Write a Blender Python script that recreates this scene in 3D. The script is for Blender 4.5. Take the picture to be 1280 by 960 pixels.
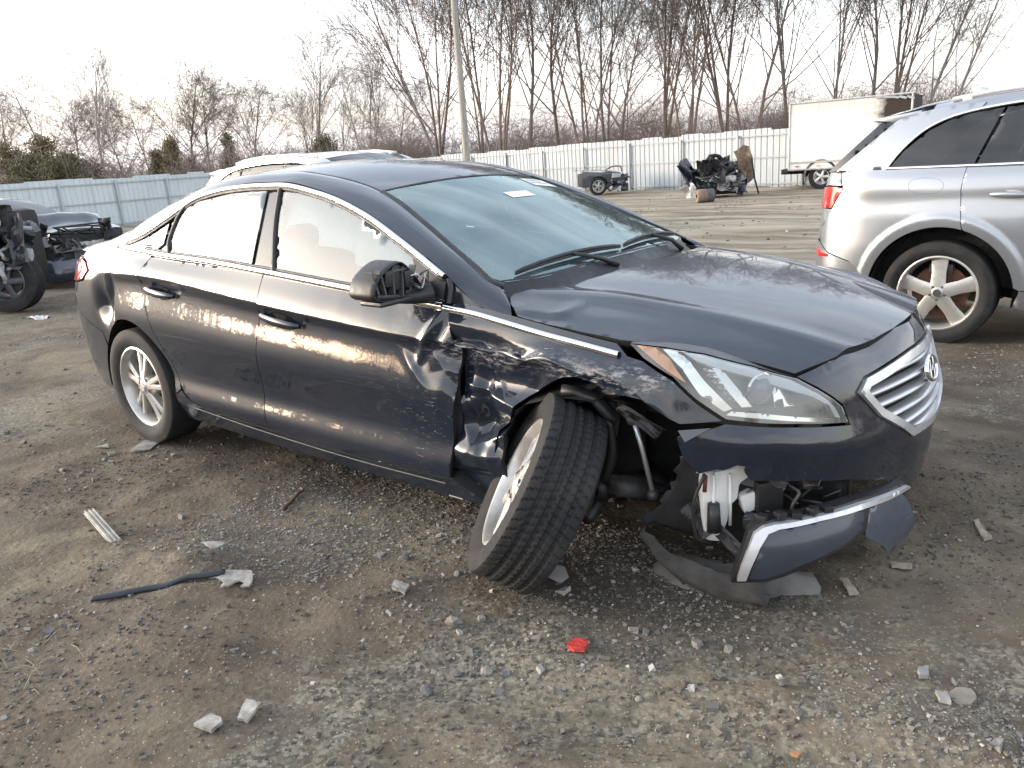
import bpy, bmesh, math, random
import numpy as np
from mathutils import Vector, Matrix
from mathutils.geometry import delaunay_2d_cdt
for o in list(bpy.data.objects): bpy.data.objects.remove(o)
scene = bpy.context.scene
COL = scene.collection
# ------------------------------------------------------------ camera
CAM_R = ((0.783799, 0.617131, -0.069338), (-0.117577, 0.257104, 0.959205), (-0.609782, 0.743671, -0.274078))  # right, up, forward
CAM_C = (1.475455, -2.890071, 1.401754)
cd = bpy.data.cameras.new('camera'); cam = bpy.data.objects.new('camera', cd); COL.objects.link(cam)
cd.sensor_width = 36.0; cd.lens = 991.5 / 1280 * 36.0; cd.clip_start = 0.05; cd.clip_end = 5000
r_, u_, f_ = [Vector(v) for v in CAM_R]
cam.matrix_world = Matrix(((r_.x, u_.x, -f_.x, CAM_C[0]), (r_.y, u_.y, -f_.y, CAM_C[1]), (r_.z, u_.z, -f_.z, CAM_C[2]), (0, 0, 0, 1)))
scene.camera = cam
scene.render.resolution_x, scene.render.resolution_y = 1024, 768
# ------------------------------------------------------------ sky, sun, exposure
SUN_AZ, SUN_EL = math.radians(210), math.radians(10.0)
w = bpy.data.worlds.new('World'); scene.world = w; w.use_nodes = True
nt = w.node_tree; nt.nodes.clear()
sky = nt.nodes.new('ShaderNodeTexSky'); sky.sky_type = 'NISHITA'; sky.sun_disc = False
sky.sun_elevation = SUN_EL; sky.sun_rotation = math.pi / 2 - SUN_AZ
sky.air_density = 1.0; sky.dust_density = 3.2; sky.ozone_density = 1.5; sky.altitude = 100
tc = nt.nodes.new('ShaderNodeTexCoord')
mp = nt.nodes.new('ShaderNodeMapping'); mp.inputs['Scale'].default_value = (1.0, 1.0, 5.0); mp.inputs['Rotation'].default_value = (0.0, 0.03, 0.4)
nz = nt.nodes.new('ShaderNodeTexNoise'); nz.inputs['Scale'].default_value = 2.1; nz.inputs['Detail'].default_value = 7; nz.inputs['Roughness'].default_value = 0.56
rp = nt.nodes.new('ShaderNodeMapRange'); rp.inputs[1].default_value = 0.40; rp.inputs[2].default_value = 0.62; rp.inputs[3].default_value = 0.50; rp.inputs[4].default_value = 0.97
lum = nt.nodes.new('ShaderNodeRGBToBW')
cl = nt.nodes.new('ShaderNodeMix'); cl.data_type = 'RGBA'; cl.blend_type = 'MULTIPLY'; cl.inputs[0].default_value = 1
mx = nt.nodes.new('ShaderNodeMix'); mx.data_type = 'RGBA'
bg = nt.nodes.new('ShaderNodeBackground'); bg.inputs[1].default_value = 0.15
out = nt.nodes.new('ShaderNodeOutputWorld')
L = nt.links.new
L(tc.outputs['Generated'], mp.inputs[0]); L(mp.outputs[0], nz.inputs['Vector']); L(nz.outputs[0], rp.inputs[0])
L(sky.outputs[0], lum.inputs[0]); L(lum.outputs[0], cl.inputs[6]); cl.inputs[7].default_value = (1.12, 1.04, .94, 1)
va = nt.nodes.new('ShaderNodeMix'); va.data_type = 'RGBA'; va.blend_type = 'ADD'; va.inputs[0].default_value = 1; L(cl.outputs[2], va.inputs[6]); va.inputs[7].default_value = (1.50, 1.80, 2.30, 1)   # an even veil of high cloud
L(rp.outputs[0], mx.inputs[0]); L(sky.outputs[0], mx.inputs[6]); L(va.outputs[2], mx.inputs[7])
# rosy band low round the whole horizon
spz = nt.nodes.new('ShaderNodeSeparateXYZ'); L(tc.outputs['Generated'], spz.inputs[0])
hz = nt.nodes.new('ShaderNodeValToRGB'); L(spz.outputs[2], hz.inputs[0]); he = hz.color_ramp.elements; he.new(.5)
he[0].position = 0.0; he[0].color = (1.08, .96, .87, 1); he[1].position = .10; he[1].color = (1.06, .98, .92, 1); he[2].position = .30; he[2].color = (1, 1, 1, 1)
mh = nt.nodes.new('ShaderNodeMix'); mh.data_type = 'RGBA'; mh.blend_type = 'MULTIPLY'; mh.inputs[0].default_value = 1; L(mx.outputs[2], mh.inputs[6]); L(hz.outputs[0], mh.inputs[7])
L(mh.outputs[2], bg.inputs[0]); L(bg.outputs[0], out.inputs[0])
sd = bpy.data.lights.new('sun', 'SUN'); sd.energy = 0.3; sd.angle = math.radians(18); sd.color = (1.0, 0.86, 0.68)
sun = bpy.data.objects.new('sun', sd); COL.objects.link(sun)
dv = Vector((math.cos(SUN_AZ) * math.cos(SUN_EL), math.sin(SUN_AZ) * math.cos(SUN_EL), math.sin(SUN_EL)))
sun.rotation_euler = dv.to_track_quat('Z', 'Y').to_euler()
vs = scene.view_settings; vs.view_transform = 'Standard'; vs.look = 'None'; vs.exposure = 1.92; vs.gamma = 1.0; vs.use_curve_mapping = False
scene.render.engine = 'CYCLES'
# ------------------------------------------------------------ helpers
RNG = np.random.default_rng(7)
def tag(o, label=None, cat=None, group=None, kind=None):
    if label: o['label'] = label
    if cat: o['category'] = cat
    if group: o['group'] = group
    if kind: o['kind'] = kind
    return o
def link(o, parent=None):
    COL.objects.link(o)
    if parent is not None: o.parent = parent
    return o
def empty(name, loc=(0, 0, 0), rz=0.0, parent=None):
    o = bpy.data.objects.new(name, None); o.empty_display_size = 0.2
    o.location = loc; o.rotation_euler = (0, 0, rz)
    return link(o, parent)
def mesh(name, V, F, mats=None, parent=None, smooth=True, fm=None, loc=None, rot=None):
    me = bpy.data.meshes.new(name)
    V = np.asarray(V, float)
    if isinstance(F, np.ndarray) and F.ndim == 2:
        n, k = F.shape
        me.vertices.add(len(V)); me.vertices.foreach_set('co', V.ravel())
        me.loops.add(n * k); me.loops.foreach_set('vertex_index', F.ravel().astype(np.int32))
        me.polygons.add(n); me.polygons.foreach_set('loop_start', np.arange(0, n * k, k, dtype=np.int32))
        me.update(calc_edges=True); me.validate()
    else:
        me.from_pydata([tuple(v) for v in V], [], [tuple(int(i) for i in f) for f in F]); me.update()
    if mats is not None:
        for m in (mats if isinstance(mats, (list, tuple)) else [mats]): me.materials.append(m)
    if fm is not None: me.polygons.foreach_set('material_index', np.asarray(fm, np.int32))
    me.polygons.foreach_set('use_smooth', np.full(len(me.polygons), bool(smooth)))
    o = bpy.data.objects.new(name, me)
    if loc is not None: o.location = loc
    if rot is not None: o.rotation_euler = rot
    return link(o, parent)
class MB:
    """collects simple solids into one mesh"""
    def __init__(s): s.V = []; s.F = []; s.M = []
    def add(s, V, F, m=0):
        n = len(s.V); s.V += [tuple(v) for v in V]; s.F += [tuple(i + n for i in f) for f in F]; s.M += [m] * len(F); return s
    def box(s, c, d, R=None, m=0, taper=(1, 1)):
        c = Vector(c); hx, hy, hz = d[0] / 2, d[1] / 2, d[2] / 2; V = []
        for z in (-1, 1):
            tx, ty = taper if z > 0 else (1, 1)
            for x, y in ((-1, -1), (1, -1), (1, 1), (-1, 1)):
                v = Vector((x * hx * tx, y * hy * ty, z * hz)); V.append(c + ((R @ v) if R is not None else v))
        return s.add(V, [(3, 2, 1, 0), (4, 5, 6, 7), (0, 1, 5, 4), (1, 2, 6, 5), (2, 3, 7, 6), (3, 0, 4, 7)], m)
    def tube(s, P, r, n=8, m=0, cap=True, sx=1.0):
        P = [Vector(p) for p in P]; k = len(P)
        rr = list(r) if hasattr(r, '__len__') else [r] * k
        up = Vector((0, 0, 1)); V = []; F = []; N = None
        for i in range(k):
            t = (P[min(i + 1, k - 1)] - P[max(i - 1, 0)]).normalized()
            if N is None:
                N = t.cross(up if abs(t.z) < .9 else Vector((1, 0, 0))).normalized()
            else:
                N = (N - t * N.dot(t)).normalized()
            B = t.cross(N)
            for j in range(n):
                a = 2 * math.pi * j / n; V.append(P[i] + (N * math.cos(a) * sx + B * math.sin(a)) * rr[i])
        for i in range(k - 1):
            for j in range(n): F.append((i * n + j, i * n + (j + 1) % n, (i + 1) * n + (j + 1) % n, (i + 1) * n + j))
        if cap: F += [tuple(range(n))[::-1], tuple((k - 1) * n + j for j in range(n))]
        return s.add(V, F, m)
    def lathe(s, prof, n=32, c=(0, 0, 0), ax='y', m=0, a0=0.0, a1=2 * math.pi):
        V = []; F = []; k = len(prof); full = abs(a1 - a0 - 2 * math.pi) < 1e-6; nn = n if full else n + 1
        for i in range(nn):
            a = a0 + (a1 - a0) * i / n; ca, sa = math.cos(a), math.sin(a)
            for (r, h) in prof:
                if ax == 'y': v = (r * ca, h, r * sa)
                elif ax == 'z': v = (r * ca, r * sa, h)
                else: v = (h, r * ca, r * sa)
                V.append(Vector(v) + Vector(c))
        for i in range(n):
            for j in range(k - 1):
                a, b = i * k, ((i + 1) % nn) * k
                F.append((a + j, b + j, b + j + 1, a + j + 1))
        return s.add(V, F, m)
    def prism(s, poly, h, R=None, c=(0, 0, 0), m=0):
        """poly in local xy, extruded along local z by h (centred)"""
        n = len(poly); V = []
        for z in (-h / 2, h / 2):
            for p in poly:
                v = Vector((p[0], p[1], z)); V.append(Vector(c) + ((R @ v) if R is not None else v))
        F = [tuple(range(n))[::-1], tuple(range(n, 2 * n))] + [(i, (i + 1) % n, n + (i + 1) % n, n + i) for i in range(n)]
        return s.add(V, F, m)
    def build(s, name, mats, parent=None, smooth=False, bevel=0, loc=None, rot=None, auto=None):
        o = mesh(name, s.V, s.F, mats, parent, smooth, s.M, loc, rot)
        if auto is not None: sharp(o, auto)
        if bevel: bev(o, bevel)
        return o
def bev(o, wd, seg=2, ang=35):
    bm = bmesh.new(); bm.from_mesh(o.data)
    bmesh.ops.remove_doubles(bm, verts=bm.verts, dist=1e-5)
    es = [e for e in bm.edges if len(e.link_faces) == 2 and e.calc_face_angle(0) > math.radians(ang)]
    if es: bmesh.ops.bevel(bm, geom=es, offset=wd, segments=seg, profile=.6, affect='EDGES', clamp_overlap=True)
    for f in bm.faces: f.smooth = True
    bm.to_mesh(o.data); bm.free(); sharp(o, 50)
def sharp(o, ang=40):
    me = o.data; bm = bmesh.new(); bm.from_mesh(me); a = math.radians(ang)
    for e in bm.edges: e.smooth = not (len(e.link_faces) == 2 and e.calc_face_angle(0) > a)
    for f in bm.faces: f.smooth = True
    bm.to_mesh(me); bm.free()
def copy_tree(o, parent=None):
    c = o.copy(); COL.objects.link(c); c.parent = parent
    for ch in list(o.children): copy_tree(ch, c)
    return c
# value noise -------------------------------------------------
_perm = np.random.default_rng(11).random((256, 256))
def vnoise(x, y):
    xi = np.floor(x).astype(int); yi = np.floor(y).astype(int); fx = x - xi; fy = y - yi
    fx = fx * fx * (3 - 2 * fx); fy = fy * fy * (3 - 2 * fy)
    a = _perm[xi & 255, yi & 255]; b = _perm[(xi + 1) & 255, yi & 255]; c = _perm[xi & 255, (yi + 1) & 255]; d = _perm[(xi + 1) & 255, (yi + 1) & 255]
    return (a * (1 - fx) + b * fx) * (1 - fy) + (c * (1 - fx) + d * fx) * fy
def fbm(x, y, o=4, g=.5):
    r = 0; a = 1; t = 0
    for i in range(o): r = r + a * (vnoise(x * 2 ** i + 17.3 * i, y * 2 ** i + 5.1 * i) - .5); t += a; a *= g
    return r / t * 2
# materials ---------------------------------------------------
def lk(nt, a, b): nt.links.new(a, b)
class Mat:
    """thin builder over a Principled material"""
    def __init__(s, name, base=(.5, .5, .5), rough=.5, metal=0.0, coat=0.0, spec=.5, coat_rough=.03):
        s.m = bpy.data.materials.new(name); s.m.use_nodes = True; s.nt = s.m.node_tree
        s.b = s.nt.nodes['Principled BSDF']; s.b.inputs['Base Color'].default_value = (*base, 1)
        s.b.inputs['Roughness'].default_value = rough; s.b.inputs['Metallic'].default_value = metal
        s.b.inputs['Coat Weight'].default_value = coat; s.b.inputs['Coat Roughness'].default_value = coat_rough
        s.b.inputs['Specular IOR Level'].default_value = spec
        s.tc = None; s.h = None
    def n(s, t, **k):
        nd = s.nt.nodes.new(t)
        for a, v in k.items(): setattr(nd, a, v)
        return nd
    def co(s, kind='Object'):
        if s.tc is None: s.tc = s.n('ShaderNodeTexCoord')
        return s.tc.outputs[kind]
    def mapped(s, scale=(1, 1, 1), rot=(0, 0, 0), kind='Object', loc=(0, 0, 0)):
        m = s.n('ShaderNodeMapping'); m.inputs['Scale'].default_value = scale; m.inputs['Rotation'].default_value = rot; m.inputs['Location'].default_value = loc
        lk(s.nt, s.co(kind), m.inputs[0]); return m.outputs[0]
    def noise(s, scale, detail=4, rough=.55, vec=None, dist=0):
        k = s.n('ShaderNodeTexNoise'); k.inputs['Scale'].default_value = scale; k.inputs['Detail'].default_value = detail
        k.inputs['Roughness'].default_value = rough; k.inputs['Distortion'].default_value = dist
        lk(s.nt, vec if vec is not None else s.co(), k.inputs['Vector']); return k.outputs[0]
    def voro(s, scale, vec=None, feat='F1', outp='Distance', rnd=1):
        k = s.n('ShaderNodeTexVoronoi', feature=feat); k.inputs['Scale'].default_value = scale; k.inputs['Randomness'].default_value = rnd
        lk(s.nt, vec if vec is not None else s.co(), k.inputs['Vector']); return k.outputs[outp]
    def ramp(s, x, lo, hi, a=0.0, b=1.0):
        k = s.n('ShaderNodeMapRange'); k.inputs[1].default_value = lo; k.inputs[2].default_value = hi; k.inputs[3].default_value = a; k.inputs[4].default_value = b
        lk(s.nt, x, k.inputs[0]); return k.outputs[0]
    def cramp(s, x, stops):
        k = s.n('ShaderNodeValToRGB'); e = k.color_ramp.elements
        while len(e) < len(stops): e.new(.5)
        for i, (p, c) in enumerate(stops): e[i].position = p; e[i].color = (*c, 1)
        lk(s.nt, x, k.inputs[0]); return k.outputs[0]
    def mix(s, f, a, b, mode='MIX'):
        k = s.n('ShaderNodeMix', data_type='RGBA', blend_type=mode)
        for i, v in ((0, f), (6, a), (7, b)):
            if hasattr(v, 'is_linked') or hasattr(v, 'links'): lk(s.nt, v, k.inputs[i])
            elif i == 0: k.inputs[0].default_value = v
            else: k.inputs[i].default_value = (*v, 1)
        return k.outputs[2]
    def math(s, op, a, b=0.0):
        k = s.n('ShaderNodeMath', operation=op)
        for i, v in ((0, a), (1, b)):
            if hasattr(v, 'links'): lk(s.nt, v, k.inputs[i])
            else: k.inputs[i].default_value = v
        return k.outputs[0]
    def base(s, c): lk(s.nt, c, s.b.inputs['Base Color']); return s
    def rough(s, c): lk(s.nt, c, s.b.inputs['Roughness']); return s
    def set(s, n_, c):
        if hasattr(c, 'links'): lk(s.nt, c, s.b.inputs[n_])
        else: s.b.inputs[n_].default_value = c
        return s
    def bump(s, h, strength=.3, dist=.01):
        k = s.n('ShaderNodeBump'); k.inputs['Strength'].default_value = strength; k.inputs['Distance'].default_value = dist
        if s.h is not None: lk(s.nt, s.h, k.inputs['Normal'])
        lk(s.nt, h, k.inputs['Height']); s.h = k.outputs[0]; lk(s.nt, s.h, s.b.inputs['Normal']); return s
def simple(name, base, rough=.5, metal=0., coat=0., var=.25, scale=9., spec=.5, bump=0.0, bscale=120., bdist=.002):
    """plain material with uneven colour and roughness"""
    M = Mat(name, base, rough, metal, coat, spec)
    f = M.noise(scale, 5, .6)
    lo = tuple(c * (1 - var) for c in base); hi = tuple(min(1, c * (1 + var)) for c in base)
    M.base(M.mix(M.ramp(f, .3, .7), lo, hi)); M.rough(M.ramp(M.noise(scale * 3.1, 4), .3, .7, max(.02, rough * .82), min(1, rough * 1.2)))
    if bump: M.bump(M.noise(bscale, 3), bump, bdist)
    return M.m
# ------------------------------------------------------------ the yard: survey helper and terrain
FPX = 991.5
def site(px, depth, py=200.0):
    """plan position of what the photograph shows at a column, at a distance along the view axis"""
    d = r_ * ((px - 640) / FPX) + u_ * ((480 - py) / FPX) + f_
    p = Vector(CAM_C) + d * depth
    return p.x, p.y, p.z
def gbase(x, y):
    return -0.20 * (1 - np.exp(-np.maximum(0, y - 0.9) / 3.2))
WHEELS = [(-2.805, -.82), (-2.805, .82), (0.05, .8), (-.10, -1.0)]
def gz(x, y):
    x = np.asarray(x, float); y = np.asarray(y, float)
    n = fbm(x * .35 + 3, y * .35, 3) * .035 + fbm(x * 1.7, y * 1.7 + 9, 4) * .028 + fbm(x * 7, y * 7, 4, .6) * .016
    # wheel ruts, shallow, across the yard
    t = x * .45 + y * .89; n = n + .012 * np.sin(t * 2.1 + 2 * fbm(x * .5, y * .5, 2)) * (fbm(x * .4 + 40, y * .4, 2) > 0)
    for off in (-1.55, -3.1):
        q = y - (off + .10 * np.sin(x * .8) + .16 * x); n = n - .022 * np.exp(-(q / .11) ** 2) * (.6 + .4 * np.sin(x * 1.3)) + .010 * np.exp(-((np.abs(q) - .19) / .06) ** 2) + .004 * np.exp(-(q / .10) ** 2) * np.sign(np.sin((x + q * .6) * 70))
    k = 1.0
    for a, b in WHEELS: k = k * (1 - np.exp(-((x - a) ** 2 + (y - b) ** 2) / .09))
    # loose heap of dark soil by the torn strip
    hump = .035 * np.exp(-(((x + 1.15) / .28) ** 2 + ((y + 1.62) / .16) ** 2)) * (1 + 1.2 * fbm(x * 14, y * 14, 3))
    return gbase(x, y) + n * k + hump
def axis(c, fine, ext, n):
    t = np.linspace(-1, 1, n); a = np.arcsinh(ext / fine)
    return c + fine * np.sinh(t * a)
def build_ground():
    gx = axis(-.6, 1.9, 420, 480); gy = axis(-.9, 1.9, 420, 480)
    X, Y = np.meshgrid(gx, gy, indexing='ij'); Z = gz(X, Y)
    n, m = X.shape; i = np.arange(n * m).reshape(n, m)
    F = np.stack([i[:-1, :-1], i[1:, :-1], i[1:, 1:], i[:-1, 1:]], -1).reshape(-1, 4)
    M = Mat('yard_dirt', (.1, .08, .06), .92, spec=.25)
    v = M.co()
    big = M.noise(.55, 5, .6, dist=.4); mid = M.noise(2.3, 6, .62, dist=.6); fine = M.noise(17, 6, .7)
    mud = M.mix(M.ramp(mid, .35, .65), (0.07834, 0.06148, 0.04416), (0.1593, 0.1281, 0.0931))
    grav = M.mix(M.ramp(M.voro(85, outp='Color'), .2, .9), (0.07887, 0.07022, 0.05589), (0.2691, 0.2413, 0.1863))
    tan = M.mix(M.ramp(fine, .3, .7), (0.1404, 0.1161, 0.07659), (0.2444, 0.2086, 0.1436))
    # gravel lies in patches; a paler compacted crust elsewhere
    gp = M.ramp(M.math('ADD', big, M.math('MULTIPLY', M.math('SUBTRACT', fine, .5), .5)), .50, .60)
    c = M.mix(gp, mud, grav)
    tp = M.ramp(M.noise(1.1, 6, .65, vec=M.mapped((1, 1, 1), loc=(7, 3, 0)), dist=.8), .52, .66)
    c = M.mix(M.math('MULTIPLY', tp, .75), c, tan)
    sep = M.n('ShaderNodeSeparateXYZ'); lk(M.nt, v, sep.inputs[0])
    # the far yard is paler, dry and scraped in long streaks
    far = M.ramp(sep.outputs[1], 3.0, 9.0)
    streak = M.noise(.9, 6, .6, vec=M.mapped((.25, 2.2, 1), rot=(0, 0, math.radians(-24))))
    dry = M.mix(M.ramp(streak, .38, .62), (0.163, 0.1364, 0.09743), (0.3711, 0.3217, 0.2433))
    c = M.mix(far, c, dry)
    # dark oil-damp soil in blots
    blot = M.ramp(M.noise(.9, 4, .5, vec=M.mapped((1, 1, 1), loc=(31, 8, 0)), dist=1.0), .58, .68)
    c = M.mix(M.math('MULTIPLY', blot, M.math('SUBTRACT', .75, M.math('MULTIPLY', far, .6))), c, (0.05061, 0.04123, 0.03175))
    # fluid leaked at the broken corner; under-car shade is darkened into the dirt
    def stain_shade(cx, cy, rx, ry):
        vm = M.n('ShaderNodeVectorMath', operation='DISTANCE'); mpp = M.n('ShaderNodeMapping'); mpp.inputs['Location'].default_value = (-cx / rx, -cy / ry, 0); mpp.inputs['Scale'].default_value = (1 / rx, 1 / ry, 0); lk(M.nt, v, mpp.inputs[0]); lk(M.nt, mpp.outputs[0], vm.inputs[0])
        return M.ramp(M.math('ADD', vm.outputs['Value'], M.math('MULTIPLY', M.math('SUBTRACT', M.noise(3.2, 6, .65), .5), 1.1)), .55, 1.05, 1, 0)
    wet_shade = M.math('MAXIMUM', stain_shade(.25, -.72, .75, .52), M.math('MULTIPLY', stain_shade(-1.2, -.2, 2.2, .75), .8))
    c = M.mix(M.math('MULTIPLY', wet_shade, .72), c, (.042, .037, .032))
    speck = M.ramp(M.voro(60), .10, .16, 1, 0)
    c = M.mix(M.math('MULTIPLY', speck, .55), c, (0.5623, 0.5053, 0.3998))
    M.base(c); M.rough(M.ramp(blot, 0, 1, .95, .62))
    M.bump(M.voro(48, feat='SMOOTH_F1'), .35, .012); M.bump(M.noise(120, 4, .7), .5, .006); M.bump(M.noise(14, 5, .65), .35, .03)
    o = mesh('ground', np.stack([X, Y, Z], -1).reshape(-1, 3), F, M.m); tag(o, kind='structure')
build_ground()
# ------------------------------------------------------------ gravel
def island_mat(name, stops, rough=.85, bump=.3):
    M = Mat(name, (.2, .2, .2), rough, spec=.3)
    g = M.n('ShaderNodeNewGeometry'); c = M.cramp(g.outputs['Random Per Island'], stops)
    M.base(M.mix(M.ramp(M.noise(60, 4), .3, .7, 0, .35), c, (.11, .096, .08))); M.bump(M.noise(160, 3), bump, .003); return M.m
STONE = [(0, (.13, .118, .10)), (.35, (.19, .175, .15)), (.6, (.26, .24, .21)), (.8, (.18, .176, .17)), (.93, (.36, .34, .31)), (1, (.52, .50, .46))]
MAT_STONE = island_mat('crushed_stone', STONE)
CUBE = np.array([(-1, -1, -1), (1, -1, -1), (1, 1, -1), (-1, 1, -1), (-1, -1, 1), (1, -1, 1), (1, 1, 1), (-1, 1, 1)], float)
CF = np.array([(3, 2, 1, 0), (4, 5, 6, 7), (0, 1, 5, 4), (1, 2, 6, 5), (2, 3, 7, 6), (3, 0, 4, 7)])
def stones(name, x, y, size, mat, sink=.35, flat=.6):
    n = len(x); r = RNG
    V = CUBE[None] * (1 + r.uniform(-.45, .12, (n, 8, 1))) + r.uniform(-.22, .22, (n, 8, 3))
    V = V * (size[:, None, None] * np.stack([r.uniform(.7, 1.25, n), r.uniform(.55, 1.0, n), r.uniform(.35, .8, n) * flat / .6], -1)[:, None, :]) * .5
    a = r.uniform(0, 6.28, n); tl = r.normal(0, .35, n); ca, sa = np.cos(tl)[:, None], np.sin(tl)[:, None]
    yy = V[..., 1] * ca - V[..., 2] * sa; zz = V[..., 1] * sa + V[..., 2] * ca
    ca, sa = np.cos(a)[:, None], np.sin(a)[:, None]
    xx = V[..., 0] * ca - yy * sa; yy = V[..., 0] * sa + yy * ca
    z0 = gz(x, y) + size * .5 * (.5 - sink)
    V = np.stack([xx + x[:, None], yy + y[:, None], zz + z0[:, None]], -1).reshape(-1, 3)
    F = (CF[None] + (np.arange(n) * 8)[:, None, None]).reshape(-1, 4)
    return mesh(name, V, F, mat, smooth=False)
def scatter(n, x0, x1, y0, y1, bias=.0, sx=0):
    x = RNG.uniform(x0, x1, n * 3); y = RNG.uniform(y0, y1, n * 3)
    d = fbm(x * .8 + 3 + sx, y * .8 + sx, 4, .6)
    k = RNG.random(n * 3) < np.clip(.08 + 3.4 * (d + bias), .015, 1)
    return x[k][:n], y[k][:n]
def build_gravel():
    xs, ys, ss = [], [], []
    for (n, x0, x1, y0, y1, lo, hi, b) in ((25000, -1.6, 1.9, -2.6, -.55, .003, .013, .02), (5000, -4.5, 2.6, -2.6, 1.6, .005, .016, -.10), (9000, -.3, 3.0, -1.5, 3.5, .004, .018, -.05),
                                           (4000, -11, 3, -1.5, 7, .010, .04, -.1), (3000, -30, 8, 4, 24, .03, .08, -.1), (330, -1.6, 2.4, -2.4, .3, .013, .030, .0)):
        x, y = scatter(n, x0, x1, y0, y1, b, n * .01)
        xs.append(x); ys.append(y); ss.append(lo * (hi / lo) ** (RNG.random(len(x)) ** 2.0))
    o = stones('gravel', np.concatenate(xs), np.concatenate(ys), np.concatenate(ss), MAT_STONE)
    tag(o, 'grey and tan crushed gravel strewn over the dirt', 'gravel', kind='stuff')
    n = 16000; x, y = scatter(n, -3.2, 2.6, -2.6, 1.2, .1, 77)
    o = stones('soil_crumbs', x, y, .003 * (5 ** RNG.random(len(x))), island_mat('soil_crumb', [(0, (.055, .049, .042)), (.6, (.11, .098, .085)), (1, (.17, .155, .135))]))
    tag(o, 'small brown crumbs of soil scattered over the yard', 'soil', kind='stuff')
build_gravel()
# ------------------------------------------------------------ fence
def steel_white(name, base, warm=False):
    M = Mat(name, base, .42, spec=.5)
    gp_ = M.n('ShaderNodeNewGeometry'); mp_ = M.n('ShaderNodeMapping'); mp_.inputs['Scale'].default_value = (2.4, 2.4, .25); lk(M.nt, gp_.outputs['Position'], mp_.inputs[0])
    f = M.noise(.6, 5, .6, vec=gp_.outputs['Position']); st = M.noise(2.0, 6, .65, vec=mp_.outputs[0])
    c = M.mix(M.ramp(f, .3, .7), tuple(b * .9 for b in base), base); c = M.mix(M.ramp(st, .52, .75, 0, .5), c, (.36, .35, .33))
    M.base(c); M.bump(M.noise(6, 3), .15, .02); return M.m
M_FENCE = steel_white('white_sheet_steel_lifted', (.58, .63, .645)); M_FENCE2 = steel_white('white_rail_lifted', (.42, .46, .48))  # left run: colour lifted to make up for the sun it misses
FH = 1.92
def fence_run(name, A, B, label, seed, ms, mr):
    A = Vector((A[0], A[1], 0)); B = Vector((B[0], B[1], 0)); d = B - A; Ln = d.length; d.normalize()
    root = empty(name, (A.x, A.y, 0), math.atan2(d.y, d.x)); tag(root, label, 'fence')
    rng = random.Random(seed); wd = .915; n = int(Ln / wd)
    # one ribbed sheet: profile in (x, depth), shared
    prof = [(0, 0)]
    for k in range(4):
        x0 = wd * k / 4
        prof += [(x0 + .075, 0), (x0 + .09, .022), (x0 + .115, .022), (x0 + .13, 0)]
    prof.append((wd + .006, 0)); k = len(prof)
    V = [(x, y, 0) for x, y in prof] + [(x, y, FH) for x, y in prof] + [(x, y + .012, 0) for x, y in prof] + [(x, y + .012, FH) for x, y in prof]
    F = [(i, i + 1, k + i + 1, k + i) for i in range(k - 1)] + [(2 * k + i + 1, 2 * k + i, 3 * k + i, 3 * k + i + 1) for i in range(k - 1)] + [(k + i, k + i + 1, 3 * k + i + 1, 3 * k + i) for i in range(k - 1)]
    proto = None
    def zg(x):
        p = A + d * x; return float(gbase(p.x, p.y))
    for i in range(n):
        if proto is None: o = proto = mesh('fence_panel', V, F, ms, root, smooth=False)
        else: o = proto.copy(); COL.objects.link(o); o.parent = root
        o.location = (i * wd, rng.uniform(-.004, .004), zg(i * wd) + rng.uniform(-.035, .045)); o.rotation_euler = (rng.uniform(-.006, .006), rng.uniform(-.006, .006), 0)
    pp = None; m = int(Ln / 2.44) + 1
    for i in range(m):
        if pp is None: pp = o = MB().box((0, 0, FH * .47), (.07, .06, FH * .94)).build('fence_post', mr, root, bevel=.008)
        else: o = pp.copy(); COL.objects.link(o); o.parent = root
        o.location = (i * 2.44, -.085, zg(i * 2.44)); o.rotation_euler = (rng.uniform(-.02, .02), rng.uniform(-.012, .012), 0)
    for h in (.90, .52, .06):
        for i in range(m - 1):
            x0, x1 = i * 2.44, min(Ln, (i + 1) * 2.44); z0, z1 = zg(x0), zg(x1)
            R = Matrix.Rotation(-math.atan2(z1 - z0, x1 - x0), 3, 'Y')
            MB().box(((x0 + x1) / 2, -.033, FH * h + (z0 + z1) / 2), (x1 - x0 - .005, .038, .05), R).build('fence_rail', mr, root)
    return root
FR1 = site(960, 27.3); FR2 = site(790, 31.5); FL1 = site(148, 32.); FL0 = site(0, 28.)
dR = (Vector(FR2) - Vector(FR1)); dL = Vector(FL1) - Vector(FL0)
# the two runs meet behind the sedan
def isect(p, d, q, e):
    t = ((q[0] - p[0]) * e[1] - (q[1] - p[1]) * e[0]) / (d[0] * e[1] - d[1] * e[0]); return (p[0] + d[0] * t, p[1] + d[1] * t)
COR = isect(FR1, dR, FL0, dL)
FRE = (FR1[0] - dR.x * 4.0, FR1[1] - dR.y * 4.0); FLE = (FL0[0] - dL.x * 2.2, FL0[1] - dL.y * 2.2)
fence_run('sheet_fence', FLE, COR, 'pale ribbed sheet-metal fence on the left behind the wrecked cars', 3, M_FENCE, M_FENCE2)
fence_run('sheet_fence', COR, FRE, 'white ribbed sheet-metal fence on the right, ending behind the box truck', 5, steel_white('white_sheet_steel_sun_dimmed', (.345, .39, .425)), steel_white('white_rail_sun_dimmed', (.27, .30, .325)))  # right run: colour lowered to offset the sun falling on it
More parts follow.
